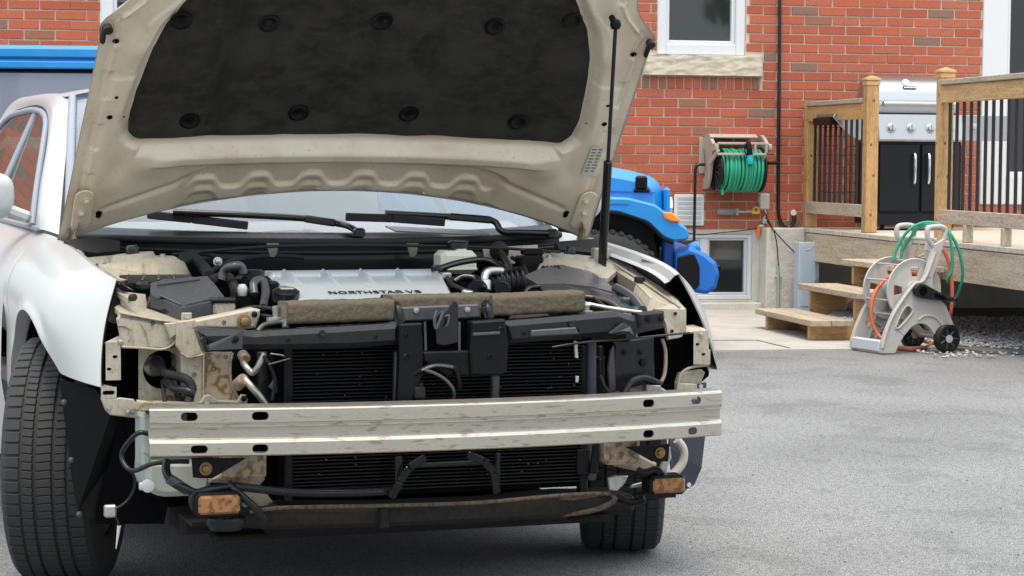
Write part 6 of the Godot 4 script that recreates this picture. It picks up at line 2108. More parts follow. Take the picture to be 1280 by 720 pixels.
	csheet(s, [[604, 310, -0.13], [672, 306, -0.14], [674, 322, -0.12], [640, 330, -0.12], [606, 324, -0.12]], Vector3(0, 0, -0.01))
	part(car, "bulkhead_plate", s, M("bay_white"))
	# relay box and bellows on the right
	s = Sh.new()
	box_px(s, 651, 320, 680, 342, 0.02, 0.05, 0.005)
	box_px(s, 656, 311, 680, 319, 0.0, 0.04, 0.004)
	part(car, "relay_box", s, M("black_plastic"))
	s = Sh.new()
	for i in 5: s.rod(C(678 + i * 4.6, 339, 0.10), C(681 + i * 4.6, 339, 0.10), 0.017, 12, 0.003)
	part(car, "drain_bellows", s, M("rubber"))
	# air cleaner
	s = Sh.new()
	csheet(s, [[654, 345, 0.24], [672, 337, 0.16], [694, 331, 0.08], [715, 331, 0.05], [742, 341, 0.10], [765, 358, 0.25], [770, 366, 0.33], [740, 358, 0.30], [705, 354, 0.28], [672, 355, 0.31]], Vector3(0, -0.06, 0))
	var ac := part(car, "air_cleaner", s, M("grey_plastic"))
	s = Sh.new()
	csheet(s, [[672, 357, 0.32], [705, 356, 0.30], [742, 360, 0.32], [772, 369, 0.36], [790, 384, 0.46], [797, 398, 0.56], [784, 401, 0.58], [778, 388, 0.53], [760, 376, 0.46], [735, 370, 0.42], [708, 370, 0.42], [692, 374, 0.45]], Vector3(0, -0.05, -0.01))
	part(ac, "lower_case", s, M("dark_plastic"))
	s = Sh.new()
	var arch := cpts([[694, 376, 0.47], [708, 371, 0.44], [735, 371, 0.44], [760, 377, 0.48], [776, 389, 0.54], [782, 400, 0.58]])
	s.tube(arch, 0.006, 8, 4)
	part(ac, "intake_lip", s, M("grey_plastic"))
	s = Sh.new()
	csheet(s, [[700, 374, 0.42], [735, 372, 0.40], [760, 380, 0.44], [776, 398, 0.50], [740, 402, 0.50], [712, 398, 0.46]], Vector3(0, -0.01, -0.02))
	part(ac, "intake_mouth", s, M("deep_black"))
	s = Sh.new()
	ctube(s, [[770, 360, 0.30], [790, 372, 0.40], [803, 388, 0.50]], 0.014, 8, 4)
	box_px(s, 778, 372, 792, 384, 0.42, 0.04, 0.005)
	box_px(s, 792, 384, 806, 396, 0.50, 0.04, 0.005)
	part(ac, "bracket", s, M("grey_plastic"))
	s = Sh.new()
	ctube(s, [[735, 380, 0.56], [760, 385, 0.58], [802, 391, 0.60]], 0.006, 8, 2)
	part(car, "strut_brace", s, M("alloy"))
	s = Sh.new()
	s.lathe([Vector2(0.020, -0.025), Vector2(0.020, -0.012), Vector2(0.010, -0.01), Vector2(0.010, 0.0), Vector2(0.016, 0.004), Vector2(0, 0.014)], Transform3D(Basis.IDENTITY, C(732, 383, 0.60)), 16)
	s.lathe([Vector2(0.024, -0.02), Vector2(0.024, -0.010), Vector2(0.008, -0.008), Vector2(0.010, 0.018), Vector2(0, 0.02)], Transform3D(Basis.IDENTITY, C(345, 392, 0.60)), 16)
	part(car, "radiator_mount", s, M("alloy"))

# ---- behind the left headlamp (right side of the car)
func hole_plate(s: Sh, x0: float, y0: float, x1: float, y1: float, z: float, hx: float, hy: float, rw: float, rh: float, depth := 0.012) -> void:   # pixel box with a slot of rw x rh metres
	var a := C(x0, y0, z)
	var b := C(x1, y1, z)
	var h := C(hx, hy, z)
	var c := Vector2((a.x + b.x) / 2, (a.y + b.y) / 2)
	var off := Vector2(h.x, h.y) - c
	# four strips round a centred window, then the slot in it
	var half: float = min(min(abs(b.x - h.x), abs(h.x - a.x)), min(abs(a.y - h.y), abs(h.y - b.y))) * 0.98
	var hx2: float = max(min(abs(b.x - h.x), abs(h.x - a.x)) * 0.98, half)
	var f := func(x: float, y: float, d: float) -> Vector3: return Vector3(x, y, z - d)
	s.plate_hole(Vector2(h.x, h.y), Vector2(hx2, half), Vector2(rw / 2, rh / 2), f, depth)
	for r in [[a.x, h.x - hx2, a.y, b.y], [h.x + hx2, b.x, a.y, b.y], [h.x - hx2, h.x + hx2, a.y, h.y + half], [h.x - hx2, h.x + hx2, h.y - half, b.y]]:
		if r[1] - r[0] > 0.0005 and r[2] - r[3] > 0.0005:
			s.quado(Vector3(r[0], r[3], z), Vector3(r[1], r[3], z), Vector3(r[1], r[2], z), Vector3(r[0], r[2], z), Vector3(0, 0, 1))
func car_front_left() -> void:
	var s := Sh.new()
	# lamp panel with the round opening
	hole_plate(s, 173, 434, 236, 506, 0.46, 203, 462, 0.098, 0.098)
	cpoly(s, [[226, 410], [254, 404], [254, 508], [228, 508]], 0.53, 0.07, 0.004)
	part(car, "lamp_panel", s, M("bay_white"))
	s = Sh.new()
	cpoly(s, [[221, 402], [252, 398], [254, 443], [236, 447], [230, 446], [226, 441], [220, 432]], 0.545, 0.012, 0.003)
	part(car, "lamp_panel_flap", s, M("bay_white"))
	s = Sh.new()
	cpoly(s, [[254, 440], [291, 440], [288, 452], [288, 478], [295, 492], [300, 506], [254, 506]], 0.50, 0.015, 0.003)
	part(car, "radiator_side_panel", s, M("bay_rust"))
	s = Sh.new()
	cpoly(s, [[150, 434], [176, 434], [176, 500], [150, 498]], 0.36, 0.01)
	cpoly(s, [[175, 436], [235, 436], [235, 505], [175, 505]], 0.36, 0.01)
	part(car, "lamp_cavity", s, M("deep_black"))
	# upper stamping
	s = Sh.new()
	cpoly(s, [[146, 399], [152, 390], [200, 400], [243, 404], [283, 402], [283, 407], [243, 411], [224, 424], [207, 436], [152, 434], [150, 418]], 0.52, 0.014, 0.004)
	csheet(s, [[143, 384, 0.42], [152, 378, 0.36], [185, 386, 0.38], [226, 399, 0.45], [246, 404, 0.52], [200, 400, 0.52], [150, 391, 0.52]], Vector3(0, -0.012, 0))
	csheet(s, [[148, 364, 0.38], [182, 368, 0.32], [184, 386, 0.37], [152, 386, 0.40]], Vector3(0, 0, -0.012))
	box_px(s, 227, 391, 240, 404, 0.50, 0.006, 0.002)
	part(car, "upper_tie_panel", s, M("bay_white"))
	s = Sh.new()
	cpoly(s, [[205, 404], [230, 402], [283, 400], [287, 405], [240, 409], [225, 416], [213, 424]], 0.535, 0.008, 0.003)
	part(car, "seam_bracket", s, M("bay_white"))
	# brace with the brass bolt
	s = Sh.new()
	cpoly(s, [[243, 400], [317, 385], [326, 387], [325, 396], [320, 410], [288, 413], [270, 410], [243, 410]], 0.555, 0.045, 0.006)
	part(car, "tie_bar_brace", s, M("bay_white"))
	s = Sh.new()
	bolt(s, C(305, 402, 0.557), Vector3(0, 0, 1), 0.0115)
	part(car, "brass_bolt", s, M("brass_bolt"))
	# wing bracket with two holes
	s = Sh.new()
	hole_plate(s, 132, 428, 151, 452, 0.525, 144, 446, 0.013, 0.008)
	hole_plate(s, 132, 452, 151, 475, 0.525, 136.5, 461.5, 0.012, 0.007)
	csheet(s, [[131, 428, 0.525], [152, 418, 0.46], [163, 412, 0.46], [163, 424, 0.48], [151, 428, 0.525]], Vector3(0, -0.003, -0.003))
	part(car, "wing_bracket", s, M("bay_white"))
	s = Sh.new()
	hole_plate(s, 126, 484, 146, 498, 0.54, 136, 491, 0.030, 0.011)
	cpoly(s, [[126, 498], [146, 498], [150, 497], [167, 499], [172, 505], [172, 523], [138, 519], [132, 513]], 0.54, 0.01, 0.003)
	part(car, "bumper_bracket", s, M("bay_white"))
	s = Sh.new()
	for q in [[136, 509], [166, 513]]: s.lathe([Vector2(0.007, 0), Vector2(0.006, 0.003), Vector2(0, 0.003)], face(C(q[0], q[1], 0.541), Vector3(0, 0, 1)), 10)
	part(car, "bracket_rivet", s, M("alloy"))
	# ledge above the beam
	s = Sh.new()
	cpoly(s, [[171, 500], [196, 503], [240, 505], [250, 503], [256, 494], [262, 493], [272, 500], [296, 502], [302, 493], [308, 494], [310, 512], [171, 512]], 0.60, 0.012, 0.003)
	csheet(s, [[171, 503, 0.6], [200, 500, 0.46], [310, 498, 0.48], [308, 503, 0.6]], Vector3(0, -0.008, 0))
	part(car, "lower_lamp_ledge", s, M("bay_white"))
	s = Sh.new()
	box_px(s, 174, 503, 196, 514, 0.61, 0.03, 0.003)
	part(car, "rusty_block", s, M("bay_rust"))
	# black loom in the lamp opening
	s = Sh.new()
	ctube(s, [[192, 448, 0.40], [200, 456, 0.46], [206, 466, 0.50], [220, 470, 0.52], [233, 474, 0.55], [240, 484, 0.56], [237, 497, 0.57], [233, 514, 0.60]], 0.0115, 10, 5)
	ctube(s, [[214, 462, 0.44], [226, 478, 0.50], [222, 495, 0.52], [228, 503, 0.55]], 0.009, 8, 4)
	ctube(s, [[203, 476, 0.48], [205, 492, 0.52], [207, 514, 0.60]], 0.0055, 6, 3)
	ctube(s, [[230, 476, 0.50], [234, 488, 0.53], [230, 500, 0.55]], 0.006, 6, 3)
	part(car, "lamp_loom", s, M("rubber"))
	s = Sh.new()
	ctube(s, [[207, 475, 0.50], [217, 485, 0.54], [232, 488, 0.57], [244, 493, 0.58]], 0.0105, 10, 4)
	part(car, "taped_loom", s, M("dark_plastic"))
	s = Sh.new()
	s.lathe([Vector2(0.026, 0), Vector2(0.026, 0.02), Vector2(0.0, 0.022)], face(C(190, 458, 0.40), Vector3(0.5, 0.2, 1)), 18)
	part(car, "bulb_holder", s, M("alloy"))
	# cooler pipes
	s = Sh.new()
	ctube(s, [[305, 446, 0.52], [304, 452, 0.53], [309, 460, 0.55], [316, 466, 0.56], [323, 458, 0.57], [331, 442, 0.57]], 0.0085, 10, 5)
	ctube(s, [[306, 474, 0.55], [315, 484, 0.57], [326, 497, 0.58], [336, 512, 0.58]], 0.0095, 10, 4)
	part(car, "cooler_pipe", s, M("alloy"))
	s = Sh.new()
	s.rod(C(303, 443, 0.51), C(307, 449, 0.54), 0.014, 12, 0.003)
	s.rod(C(296, 482, 0.52), C(305, 474, 0.56), 0.016, 12, 0.003)
	part(car, "pipe_union", s, M("bay_rust"))
	# black shield ahead of the tyre and the plastic splash guard
	s = Sh.new()
	csheet(s, [[74, 474, 0.36], [118, 486, 0.42], [140, 512, 0.44], [178, 520, 0.40], [186, 560, 0.40], [184, 640, 0.36], [112, 650, 0.36], [97, 640, 0.36], [90, 600, 0.36], [84, 550, 0.36]], Vector3(0.003, 0, -0.006))
	part(car, "splash_guard", s, M("black_plastic"))
	s = Sh.new()
	for q in [[80, 503], [89, 575], [99, 643], [194, 645]]:
		s = Sh.new()
		s.lathe([Vector2(0.008, 0), Vector2(0, 0.004)], face(C(q[0], q[1], 0.37), Vector3(0, 0, 1)), 10)
		part(car, "guard_clip", s, M("grey_plastic"))
	s = Sh.new()
	csheet(s, [[150, 520, 0.42], [182, 518, 0.48], [188, 560, 0.48], [188, 600, 0.45], [210, 632, 0.46], [205, 655, 0.42], [120, 655, 0.38]], Vector3(0, 0, -0.01))
	part(car, "inner_shield", s, M("deep_black"))
	# washer bottle
	s = Sh.new()
	var wb := []
	for q in [[183, 576], [262, 576], [266, 600], [262, 614], [252, 620], [205, 622], [190, 618], [182, 606]]:
		var c := C(q[0], q[1], 0.58)
		wb.append(Vector2(c.x, c.y))
	for q in [[176, 520], [188, 518]]: pass
	s.prism(round_poly(wb, 0.02, 4), Transform3D(Basis.IDENTITY, Vector3(0, 0, 0.58)), 0.16, 0.014)
	box_px(s, 177, 518, 190, 585, 0.575, 0.09, 0.008)
	var wt := part(car, "washer_bottle", s, M("washer_tank"))
	s = Sh.new()
	s.rod(C(186, 607, 0.585), C(174, 608, 0.585), 0.010, 10, 0.002)
	s.lathe([Vector2(0.016, 0), Vector2(0.016, 0.012), Vector2(0.01, 0.014), Vector2(0, 0.014)], face(C(184, 607, 0.582), Vector3(0, 0, 1)), 12)
	part(wt, "pump_outlet", s, M("white_plastic"))
	# loose wiring
	s = Sh.new()
	ctube(s, [[188, 543, 0.60], [174, 541, 0.60], [162, 551, 0.58], [152, 568, 0.56], [158, 584, 0.58], [170, 588, 0.60], [190, 580, 0.64], [215, 577, 0.66], [236, 577, 0.66]], 0.0062, 8, 5)
	ctube(s, [[160, 586, 0.58], [168, 596, 0.58], [168, 610, 0.57], [160, 625, 0.56], [148, 634, 0.56], [138, 637, 0.56]], 0.0036, 6, 5)
	ctube(s, [[138, 638, 0.56], [146, 648, 0.56], [149, 660, 0.56]], 0.003, 6, 4)
	part(car, "hanging_wire", s, M("dark_plastic"))
	s = Sh.new()
	box_px(s, 131, 632, 146, 647, 0.565, 0.02, 0.004)
	part(car, "wire_plug", s, M("alloy"))
	s = Sh.new()
	s.tube(cpts([[149, 657, 0.56], [147, 672, 0.56], [145, 686, 0.56]]), 0.0052, 8, 4, 0.001)
	part(car, "wire_tag", s, M("pale_plastic"))
	s = Sh.new()
	ctube(s, [[208, 576, 0.66], [208, 590, 0.68], [216, 603, 0.70], [232, 611, 0.71], [246, 616, 0.71], [262, 612, 0.72], [290, 608, 0.70], [330, 612, 0.68], [380, 616, 0.66], [440, 616, 0.66], [490, 614, 0.64]], 0.0105, 10, 5)
	ctube(s, [[244, 614, 0.71], [242, 628, 0.71], [250, 640, 0.71]], 0.013, 8, 4)
	ctube(s, [[285, 604, 0.70], [300, 618, 0.72], [318, 634, 0.72], [330, 648, 0.70]], 0.010, 8, 4)
	part(car, "bumper_loom", s, M("dark_plastic"))
	s = Sh.new()
	for i in 10:
		var c := C(211 + i * 2.4, 598 + i * 1.55, 0.70)
		s.rod(c, c + Vector3(0.004, -0.003, 0), 0.0135, 10)
	part(car, "loom_conduit", s, M("grey_plastic"))
	# chassis leg end and crash bracket
	s = Sh.new()
	cpoly(s, [[240, 573], [308, 573], [266, 598], [250, 598], [242, 597]], 0.69, 0.012, 0.003)
	part(car, "crash_bracket", s, M("black_plastic"))
	s = Sh.new()
	bolt(s, C(257, 586, 0.692), Vector3(0, 0, 1), 0.010)
	part(car, "bracket_bolt", s, M("brass_bolt"))
	s = Sh.new()
	cpoly(s, [[262, 596], [312, 575], [328, 578], [332, 600], [322, 612], [300, 612], [286, 604], [262, 604]], 0.60, 0.05, 0.01)
	cpoly(s, [[300, 612], [330, 610], [342, 628], [330, 641], [306, 636]], 0.58, 0.04, 0.008)
	part(car, "leg_end", s, M("bay_white"))
	fog_lamp(274, 631, 55, 24, 0.75)
	s = Sh.new()
	s.lathe([Vector2(0.048, 0), Vector2(0.05, 0.014), Vector2(0.04, 0.03), Vector2(0, 0.034)], Transform3D(Basis(Vector3.RIGHT, PI), C(282, 646, 0.66)), 24)
	part(car, "horn", s, M("dark_plastic"))
func fog_lamp(px: float, py: float, w: float, h: float, z: float) -> void:
	var s := Sh.new()
	var a := C(px - w / 2, py - h / 2, z)
	var b := C(px + w / 2, py + h / 2, z)
	var c := (a + b) / 2
	s.box(c + Vector3(0, 0, -0.035), Vector3(b.x - a.x + 0.008, a.y - b.y + 0.008, 0.07), 0.01)
	var o := part(car, "side_marker", s, M("black_plastic"))
	s = Sh.new()
	s.box(c + Vector3(0, 0, -0.002), Vector3(b.x - a.x - 0.006, a.y - b.y - 0.006, 0.014), 0.006)
	part(o, "lens", s, M("lamp_amber"))

# ---- behind the right headlamp (left side of the car)
func seam(called: String, pts: Array, r: float, m: Material) -> void:
	var s := Sh.new()
	ctube(s, pts, r, 6, 4)
	part(car, called, s, m)
func pierced(pts: Array) -> void:                       # drilled holes and blind plugs: [px, py, z, radius]
	for q in pts:
		var s := Sh.new()
		s.lathe([Vector2(q[3] * 1.25, 0.0), Vector2(q[3] * 1.05, 0.0016), Vector2(q[3], 0.0012), Vector2(q[3] * 0.9, -0.004), Vector2(0, -0.005)], face(C(q[0], q[1], q[2]) + Vector3(0, 0, 0.0008), Vector3(0, 0, 1)), 14)
		part(car, "blind_plug", s, M("gloss_black"))
func car_small_parts() -> void:
	var dk := M("rubber")
	# folded edges, sealer beads and pressed seams in the painted panels
	seam("panel_seam", [[147, 407, 0.522], [156, 408, 0.522], [162, 411, 0.522], [163, 418, 0.522], [161, 426, 0.522]], 0.0022, M("bay_rust"))
	seam("panel_seam", [[152, 433.5, 0.524], [180, 435, 0.524], [206, 436, 0.524], [222, 425, 0.526], [240, 411, 0.528], [283, 407, 0.53]], 0.0035, M("bay_white"))
	seam("panel_seam", [[226, 441, 0.548], [236, 447, 0.548], [254, 443, 0.548]], 0.003, M("bay_rust"))
	seam("panel_seam", [[176, 403, 0.523], [181, 412, 0.523], [184, 422, 0.523], [186, 430, 0.523]], 0.0016, M("bay_rust"))
	seam("panel_seam", [[254, 412, 0.534], [254.5, 450, 0.534], [254, 505, 0.534]], 0.0025, M("bay_white"))
	seam("panel_seam", [[291, 441, 0.503], [288, 455, 0.503], [289, 478, 0.503], [296, 494, 0.503], [302, 506, 0.503]], 0.0035, M("bay_white"))
	seam("shelf_bead", [[150, 391, 0.522], [175, 396, 0.522], [200, 400.5, 0.522], [226, 403, 0.522]], 0.0025, M("bay_white"))
	seam("tower_bead", [[158, 333, 0.10], [160, 342, 0.13], [160, 347, 0.15]], 0.0025, M("bay_rust"))
	seam("tower_bead", [[179, 330, 0.09], [179, 338, 0.12], [180, 343, 0.14]], 0.0025, M("bay_rust"))
	seam("rail_bead", [[768, 330, 0.03], [800, 350, 0.21], [830, 370, 0.40], [850, 384, 0.52]], 0.003, M("bay_white"))
	seam("rail_gap", [[780, 327, -0.03], [806, 344, 0.14], [832, 364, 0.32], [848, 376, 0.43]], 0.0042, dk)
	pierced([[243, 468, 0.531, 0.004], [267, 461, 0.501, 0.005], [191, 404, 0.523, 0.004], [214, 433, 0.523, 0.004], [282, 446, 0.501, 0.004], [215, 446, 0.461, 0.005], [262, 497, 0.501, 0.005], [300, 508, 0.601, 0.004], [212, 498, 0.461, 0.006], [844, 392, 0.531, 0.004], [840, 414, 0.541, 0.004], [280, 403, 0.556, 0.004], [722, 412, 0.702, 0.004], [655, 417, 0.702, 0.004], [470, 421, 0.702, 0.004], [360, 425, 0.702, 0.004], [508, 420, 0.716, 0.004], [508, 446, 0.716, 0.006], [612, 446, 0.726, 0.005], [626, 412, 0.726, 0.006]])
	# screws and clips
	for q in [[150, 427, 0.526], [234, 398, 0.503], [318, 393, 0.558], [160, 515, 0.541], [258, 505, 0.602], [305, 498, 0.602], [876, 418, 0.521], [262, 425, 0.717], [295, 424, 0.717], [810, 399, 0.714], [826, 398, 0.714], [800, 440, 0.562], [780, 440, 0.562], [782, 488, 0.562], [812, 488, 0.562]]:
		var s := Sh.new()
		bolt(s, C(q[0], q[1], q[2]), Vector3(0, 0, 1), 0.0048)
		part(car, "screw", s, M("alloy") if q[0] < 260 or q[0] > 860 else M("black_plastic"))
	# more cables through the bay
	seam("cable", [[222, 400, 0.44], [245, 398, 0.46], [275, 396, 0.47], [298, 388, 0.46], [318, 384, 0.46], [340, 386, 0.5]], 0.006, dk)
	seam("cable", [[300, 392, 0.50], [312, 396, 0.52], [325, 394, 0.54], [340, 396, 0.56]], 0.005, M("dark_plastic"))
	seam("cable", [[262, 340, 0.02], [285, 328, -0.06], [315, 322, -0.10], [345, 320, -0.11], [380, 322, -0.10]], 0.007, dk)
	seam("cable", [[225, 322, -0.08], [240, 316, -0.10], [262, 318, -0.10], [280, 326, -0.05]], 0.008, dk)
	seam("cable", [[556, 340, 0.16], [562, 352, 0.26], [574, 360, 0.34], [592, 366, 0.40]], 0.006, dk)
	seam("cable", [[640, 322, -0.06], [652, 330, 0.0], [660, 344, 0.1]], 0.006, dk)
	seam("cable", [[655, 366, 0.36], [662, 360, 0.33], [676, 358, 0.33]], 0.007, M("dark_plastic"))
	seam("cable", [[742, 372, 0.50], [752, 380, 0.54], [766, 392, 0.60], [786, 397, 0.62]], 0.0045, dk)
	seam("cable", [[330, 445, 0.58], [338, 458, 0.59], [344, 476, 0.59], [340, 500, 0.59]], 0.005, dk)
	seam("cable", [[750, 470, 0.58], [756, 484, 0.60], [765, 494, 0.62], [776, 498, 0.63]], 0.006, dk)
	seam("thin_wire", [[336, 455, 0.62], [348, 452, 0.63], [362, 448, 0.63]], 0.0018, M("bay_rust"))
	seam("thin_wire", [[338, 442, 0.60], [352, 444, 0.61], [358, 446, 0.62]], 0.002, M("galv"))
	# pressed ribs and a recess round the fuse box lid
	for q in [[[196, 357, 0.29], [250, 350, 0.24]], [[200, 370, 0.385], [226, 382, 0.46]], [[232, 382, 0.46], [276, 372, 0.40]]]:
		var s := Sh.new()
		s.bar(C(q[0][0], q[0][1], q[0][2]) + Vector3(0, 0.002, 0), C(q[1][0], q[1][1], q[1][2]) + Vector3(0, 0.002, 0), 0.006, 0.005, 0.0015)
		part(car, "lid_rib", s, M("grey_plastic"))
	# black bracketry in the gap between lamp panel and radiator
	var s2 := Sh.new()
	cpoly(s2, [[322, 440], [334, 440], [336, 470], [345, 486], [345, 510], [330, 510], [322, 480]], 0.55, 0.03, 0.004)
	part(car, "radiator_stay", s2, M("dark_plastic"))
	s2 = Sh.new()
	box_px(s2, 337, 444, 356, 462, 0.57, 0.03, 0.004)
	box_px(s2, 340, 470, 354, 506, 0.57, 0.03, 0.004)
	part(car, "fan_module", s2, M("black_plastic"))
	s2 = Sh.new()
	cpoly(s2, [[345, 470], [352, 478], [346, 492], [336, 484]], 0.59, 0.008, 0.002)
	part(car, "stay_tab", s2, M("grey_plastic"))

func car_front_right() -> void:
	var s := Sh.new()
	# inner rail with its steps
	csheet(s, [[756, 320, -0.10], [778, 324, -0.04], [800, 342, 0.12], [822, 356, 0.26], [846, 374, 0.42], [858, 387, 0.52], [838, 384, 0.50], [812, 372, 0.40], [795, 354, 0.24], [772, 340, 0.08]], Vector3(0, -0.03, 0))
	csheet(s, [[818, 386, 0.52], [840, 380, 0.48], [857, 387, 0.53], [858, 412, 0.53], [852, 421, 0.53], [836, 424, 0.54], [832, 402, 0.54]], Vector3(0, -0.004, -0.014))
	csheet(s, [[795, 355, 0.24], [813, 372, 0.40], [836, 384, 0.50], [832, 402, 0.52], [806, 396, 0.48], [790, 372, 0.30]], Vector3(0, -0.006, -0.006))
	part(car, "inner_rail", s, M("bay_white"))
	s = Sh.new()
	box_px(s, 796, 346, 807, 356, 0.24, 0.022, 0.003)
	part(car, "rail_stop", s, M("rubber"))
	s = Sh.new()
	box_px(s, 743, 310, 764, 325, -0.06, 0.03, 0.004)
	part(car, "strut_bracket", s, M("bay_white"))
	s = Sh.new()
	box_px(s, 755, 335, 766, 354, 0.04, 0.02, 0.003)
	part(car, "strut_bracket", s, M("bay_white"))
	# lamp cavity and the dark plastic duct
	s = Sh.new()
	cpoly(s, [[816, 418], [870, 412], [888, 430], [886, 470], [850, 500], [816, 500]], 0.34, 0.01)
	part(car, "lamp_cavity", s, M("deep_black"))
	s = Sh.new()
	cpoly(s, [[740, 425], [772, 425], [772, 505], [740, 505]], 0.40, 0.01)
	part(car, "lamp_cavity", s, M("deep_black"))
	s = Sh.new()
	cpoly(s, [[768, 428], [818, 420], [819, 500], [776, 502], [766, 492]], 0.56, 0.02, 0.004)
	var du := part(car, "air_duct", s, M("dark_plastic"))
	s = Sh.new()
	s.lathe([Vector2(0.010, 0), Vector2(0.008, 0.008), Vector2(0, 0.009)], face(C(803, 453, 0.561), Vector3(0, 0, 1)), 14)
	part(du, "duct_knob", s, M("black_plastic"))
	s = Sh.new()
	cpoly(s, [[763, 440], [768, 432], [770, 488], [762, 490], [760, 462]], 0.575, 0.01, 0.002)
	cpoly(s, [[762, 492], [775, 489], [778, 497], [792, 496], [792, 501], [767, 501]], 0.60, 0.02, 0.003)
	part(du, "duct_edge", s, M("grey_plastic"))
	s = Sh.new()
	s.rod(C(750, 432, 0.52), C(750, 448, 0.52), 0.010, 12, 0.002)
	s.rod(C(750, 448, 0.52), C(750, 490, 0.52), 0.012, 12, 0.002)
	box_px(s, 742, 446, 757, 449, 0.53, 0.02, 0.002)
	part(car, "cooler_line", s, M("dark_plastic"))
	# wing bracket with two holes
	s = Sh.new()
	hole_plate(s, 867, 414, 886, 437, 0.52, 872, 430.5, 0.012, 0.008)
	hole_plate(s, 867, 437, 888, 455, 0.52, 879.5, 443, 0.012, 0.008)
	csheet(s, [[854, 407, 0.50], [866, 406, 0.50], [880, 410, 0.50], [886, 416, 0.52], [867, 415, 0.52], [858, 416, 0.52]], Vector3(0, -0.004, -0.004))
	part(car, "wing_bracket", s, M("bay_white"))
	s = Sh.new()
	ctube(s, [[846, 497, 0.50], [850, 470, 0.50], [862, 460, 0.50], [886, 456, 0.50]], 0.004, 6, 3)
	ctube(s, [[828, 424, 0.50], [832, 440, 0.50], [831, 466, 0.50], [826, 478, 0.50]], 0.005, 6, 3)
	part(car, "wing_edge", s, M("bay_white"))
	s = Sh.new()
	ctube(s, [[690, 434, 0.715], [730, 428, 0.72], [790, 423, 0.66], [830, 419, 0.60], [862, 416, 0.55]], 0.0032, 6, 4)
	part(car, "release_cable", s, M("dark_plastic"))
	# lower lamp ledge
	s = Sh.new()
	cpoly(s, [[850, 466], [878, 462], [882, 466], [876, 480], [866, 481], [846, 478]], 0.48, 0.02, 0.004)
	cpoly(s, [[846, 478], [872, 480], [872, 500], [846, 500]], 0.50, 0.02, 0.004)
	part(car, "lower_lamp_ledge", s, M("bay_white"))
	s = Sh.new()
	cpoly(s, [[786, 484], [812, 478], [830, 486], [843, 494], [843, 500], [832, 496], [815, 489], [795, 492], [784, 498]], 0.56, 0.015, 0.003)
	cpoly(s, [[808, 481], [826, 482], [828, 490], [808, 490]], 0.575, 0.01, 0.002)
	part(car, "lamp_adjuster", s, M("alloy"))
	s = Sh.new()
	ctube(s, [[776, 498, 0.62], [783, 486, 0.61], [790, 476, 0.60], [806, 472, 0.58], [826, 480, 0.56]], 0.009, 8, 4)
	part(car, "lamp_loom", s, M("dark_plastic"))
	# dark splash shield behind the beam's end
	s = Sh.new()
	csheet(s, [[852, 482, 0.40], [883, 478, 0.40], [882, 540, 0.40], [877, 585, 0.40], [868, 606, 0.40], [856, 613, 0.40], [842, 612, 0.42], [836, 560, 0.44], [840, 500, 0.44]], Vector3(0, 0, -0.006))
	var sg := part(car, "splash_guard", s, M("shield_blue", Color(0.03, 0.036, 0.055), 0.45))
	s = Sh.new()
	for q in [[876, 483], [861, 606]]: s.lathe([Vector2(0.007, 0), Vector2(0.006, 0.003), Vector2(0, 0.003)], face(C(q[0], q[1], 0.401), Vector3(0, 0, 1)), 10)
	part(sg, "guard_clip", s, M("white_plastic"))
	# chassis leg end, hose and bracket under the beam
	s = Sh.new()
	cpoly(s, [[768, 560], [784, 559], [822, 579], [822, 588], [800, 590], [768, 583]], 0.60, 0.05, 0.008)
	part(car, "leg_end", s, M("bay_white"))
	s = Sh.new()
	cpoly(s, [[783, 559], [838, 555], [836, 577], [816, 577]], 0.69, 0.012, 0.003)
	part(car, "crash_bracket", s, M("black_plastic"))
	s = Sh.new()
	bolt(s, C(825, 566, 0.692), Vector3(0, 0, 1), 0.009)
	part(car, "bracket_bolt", s, M("brass_bolt"))
	s = Sh.new()
	ctube(s, [[846, 550, 0.55], [854, 562, 0.55], [853, 578, 0.55], [842, 592, 0.55], [832, 596, 0.55]], 0.012, 10, 5)
	part(car, "return_hose", s, M("pale_plastic"))
	s = Sh.new()
	cpoly(s, [[834, 560], [838, 559], [840, 572], [832, 590], [822, 594], [826, 584]], 0.62, 0.01, 0.002)
	cpoly(s, [[760, 597], [770, 594], [786, 595], [782, 604], [772, 614], [762, 613]], 0.62, 0.012, 0.003)
	cpoly(s, [[790, 606], [806, 602], [802, 609], [787, 610]], 0.60, 0.012, 0.002)
	part(car, "tow_bracket", s, M("alloy"))
	s = Sh.new()
	ctube(s, [[796, 588, 0.66], [806, 592, 0.67], [820, 588, 0.67], [826, 594, 0.68]], 0.012, 8, 4)
	part(car, "fog_loom", s, M("black_plastic"))
	s = Sh.new()
	ctube(s, [[770, 620, 0.60], [790, 628, 0.62], [806, 624, 0.64]], 0.010, 8, 4)
	cpoly(s, [[800, 620], [846, 612], [846, 622], [812, 624]], 0.60, 0.05, 0.004)
	part(car, "fog_loom", s, M("black_plastic"))
	fog_lamp(836.5, 607, 42, 19, 0.70)

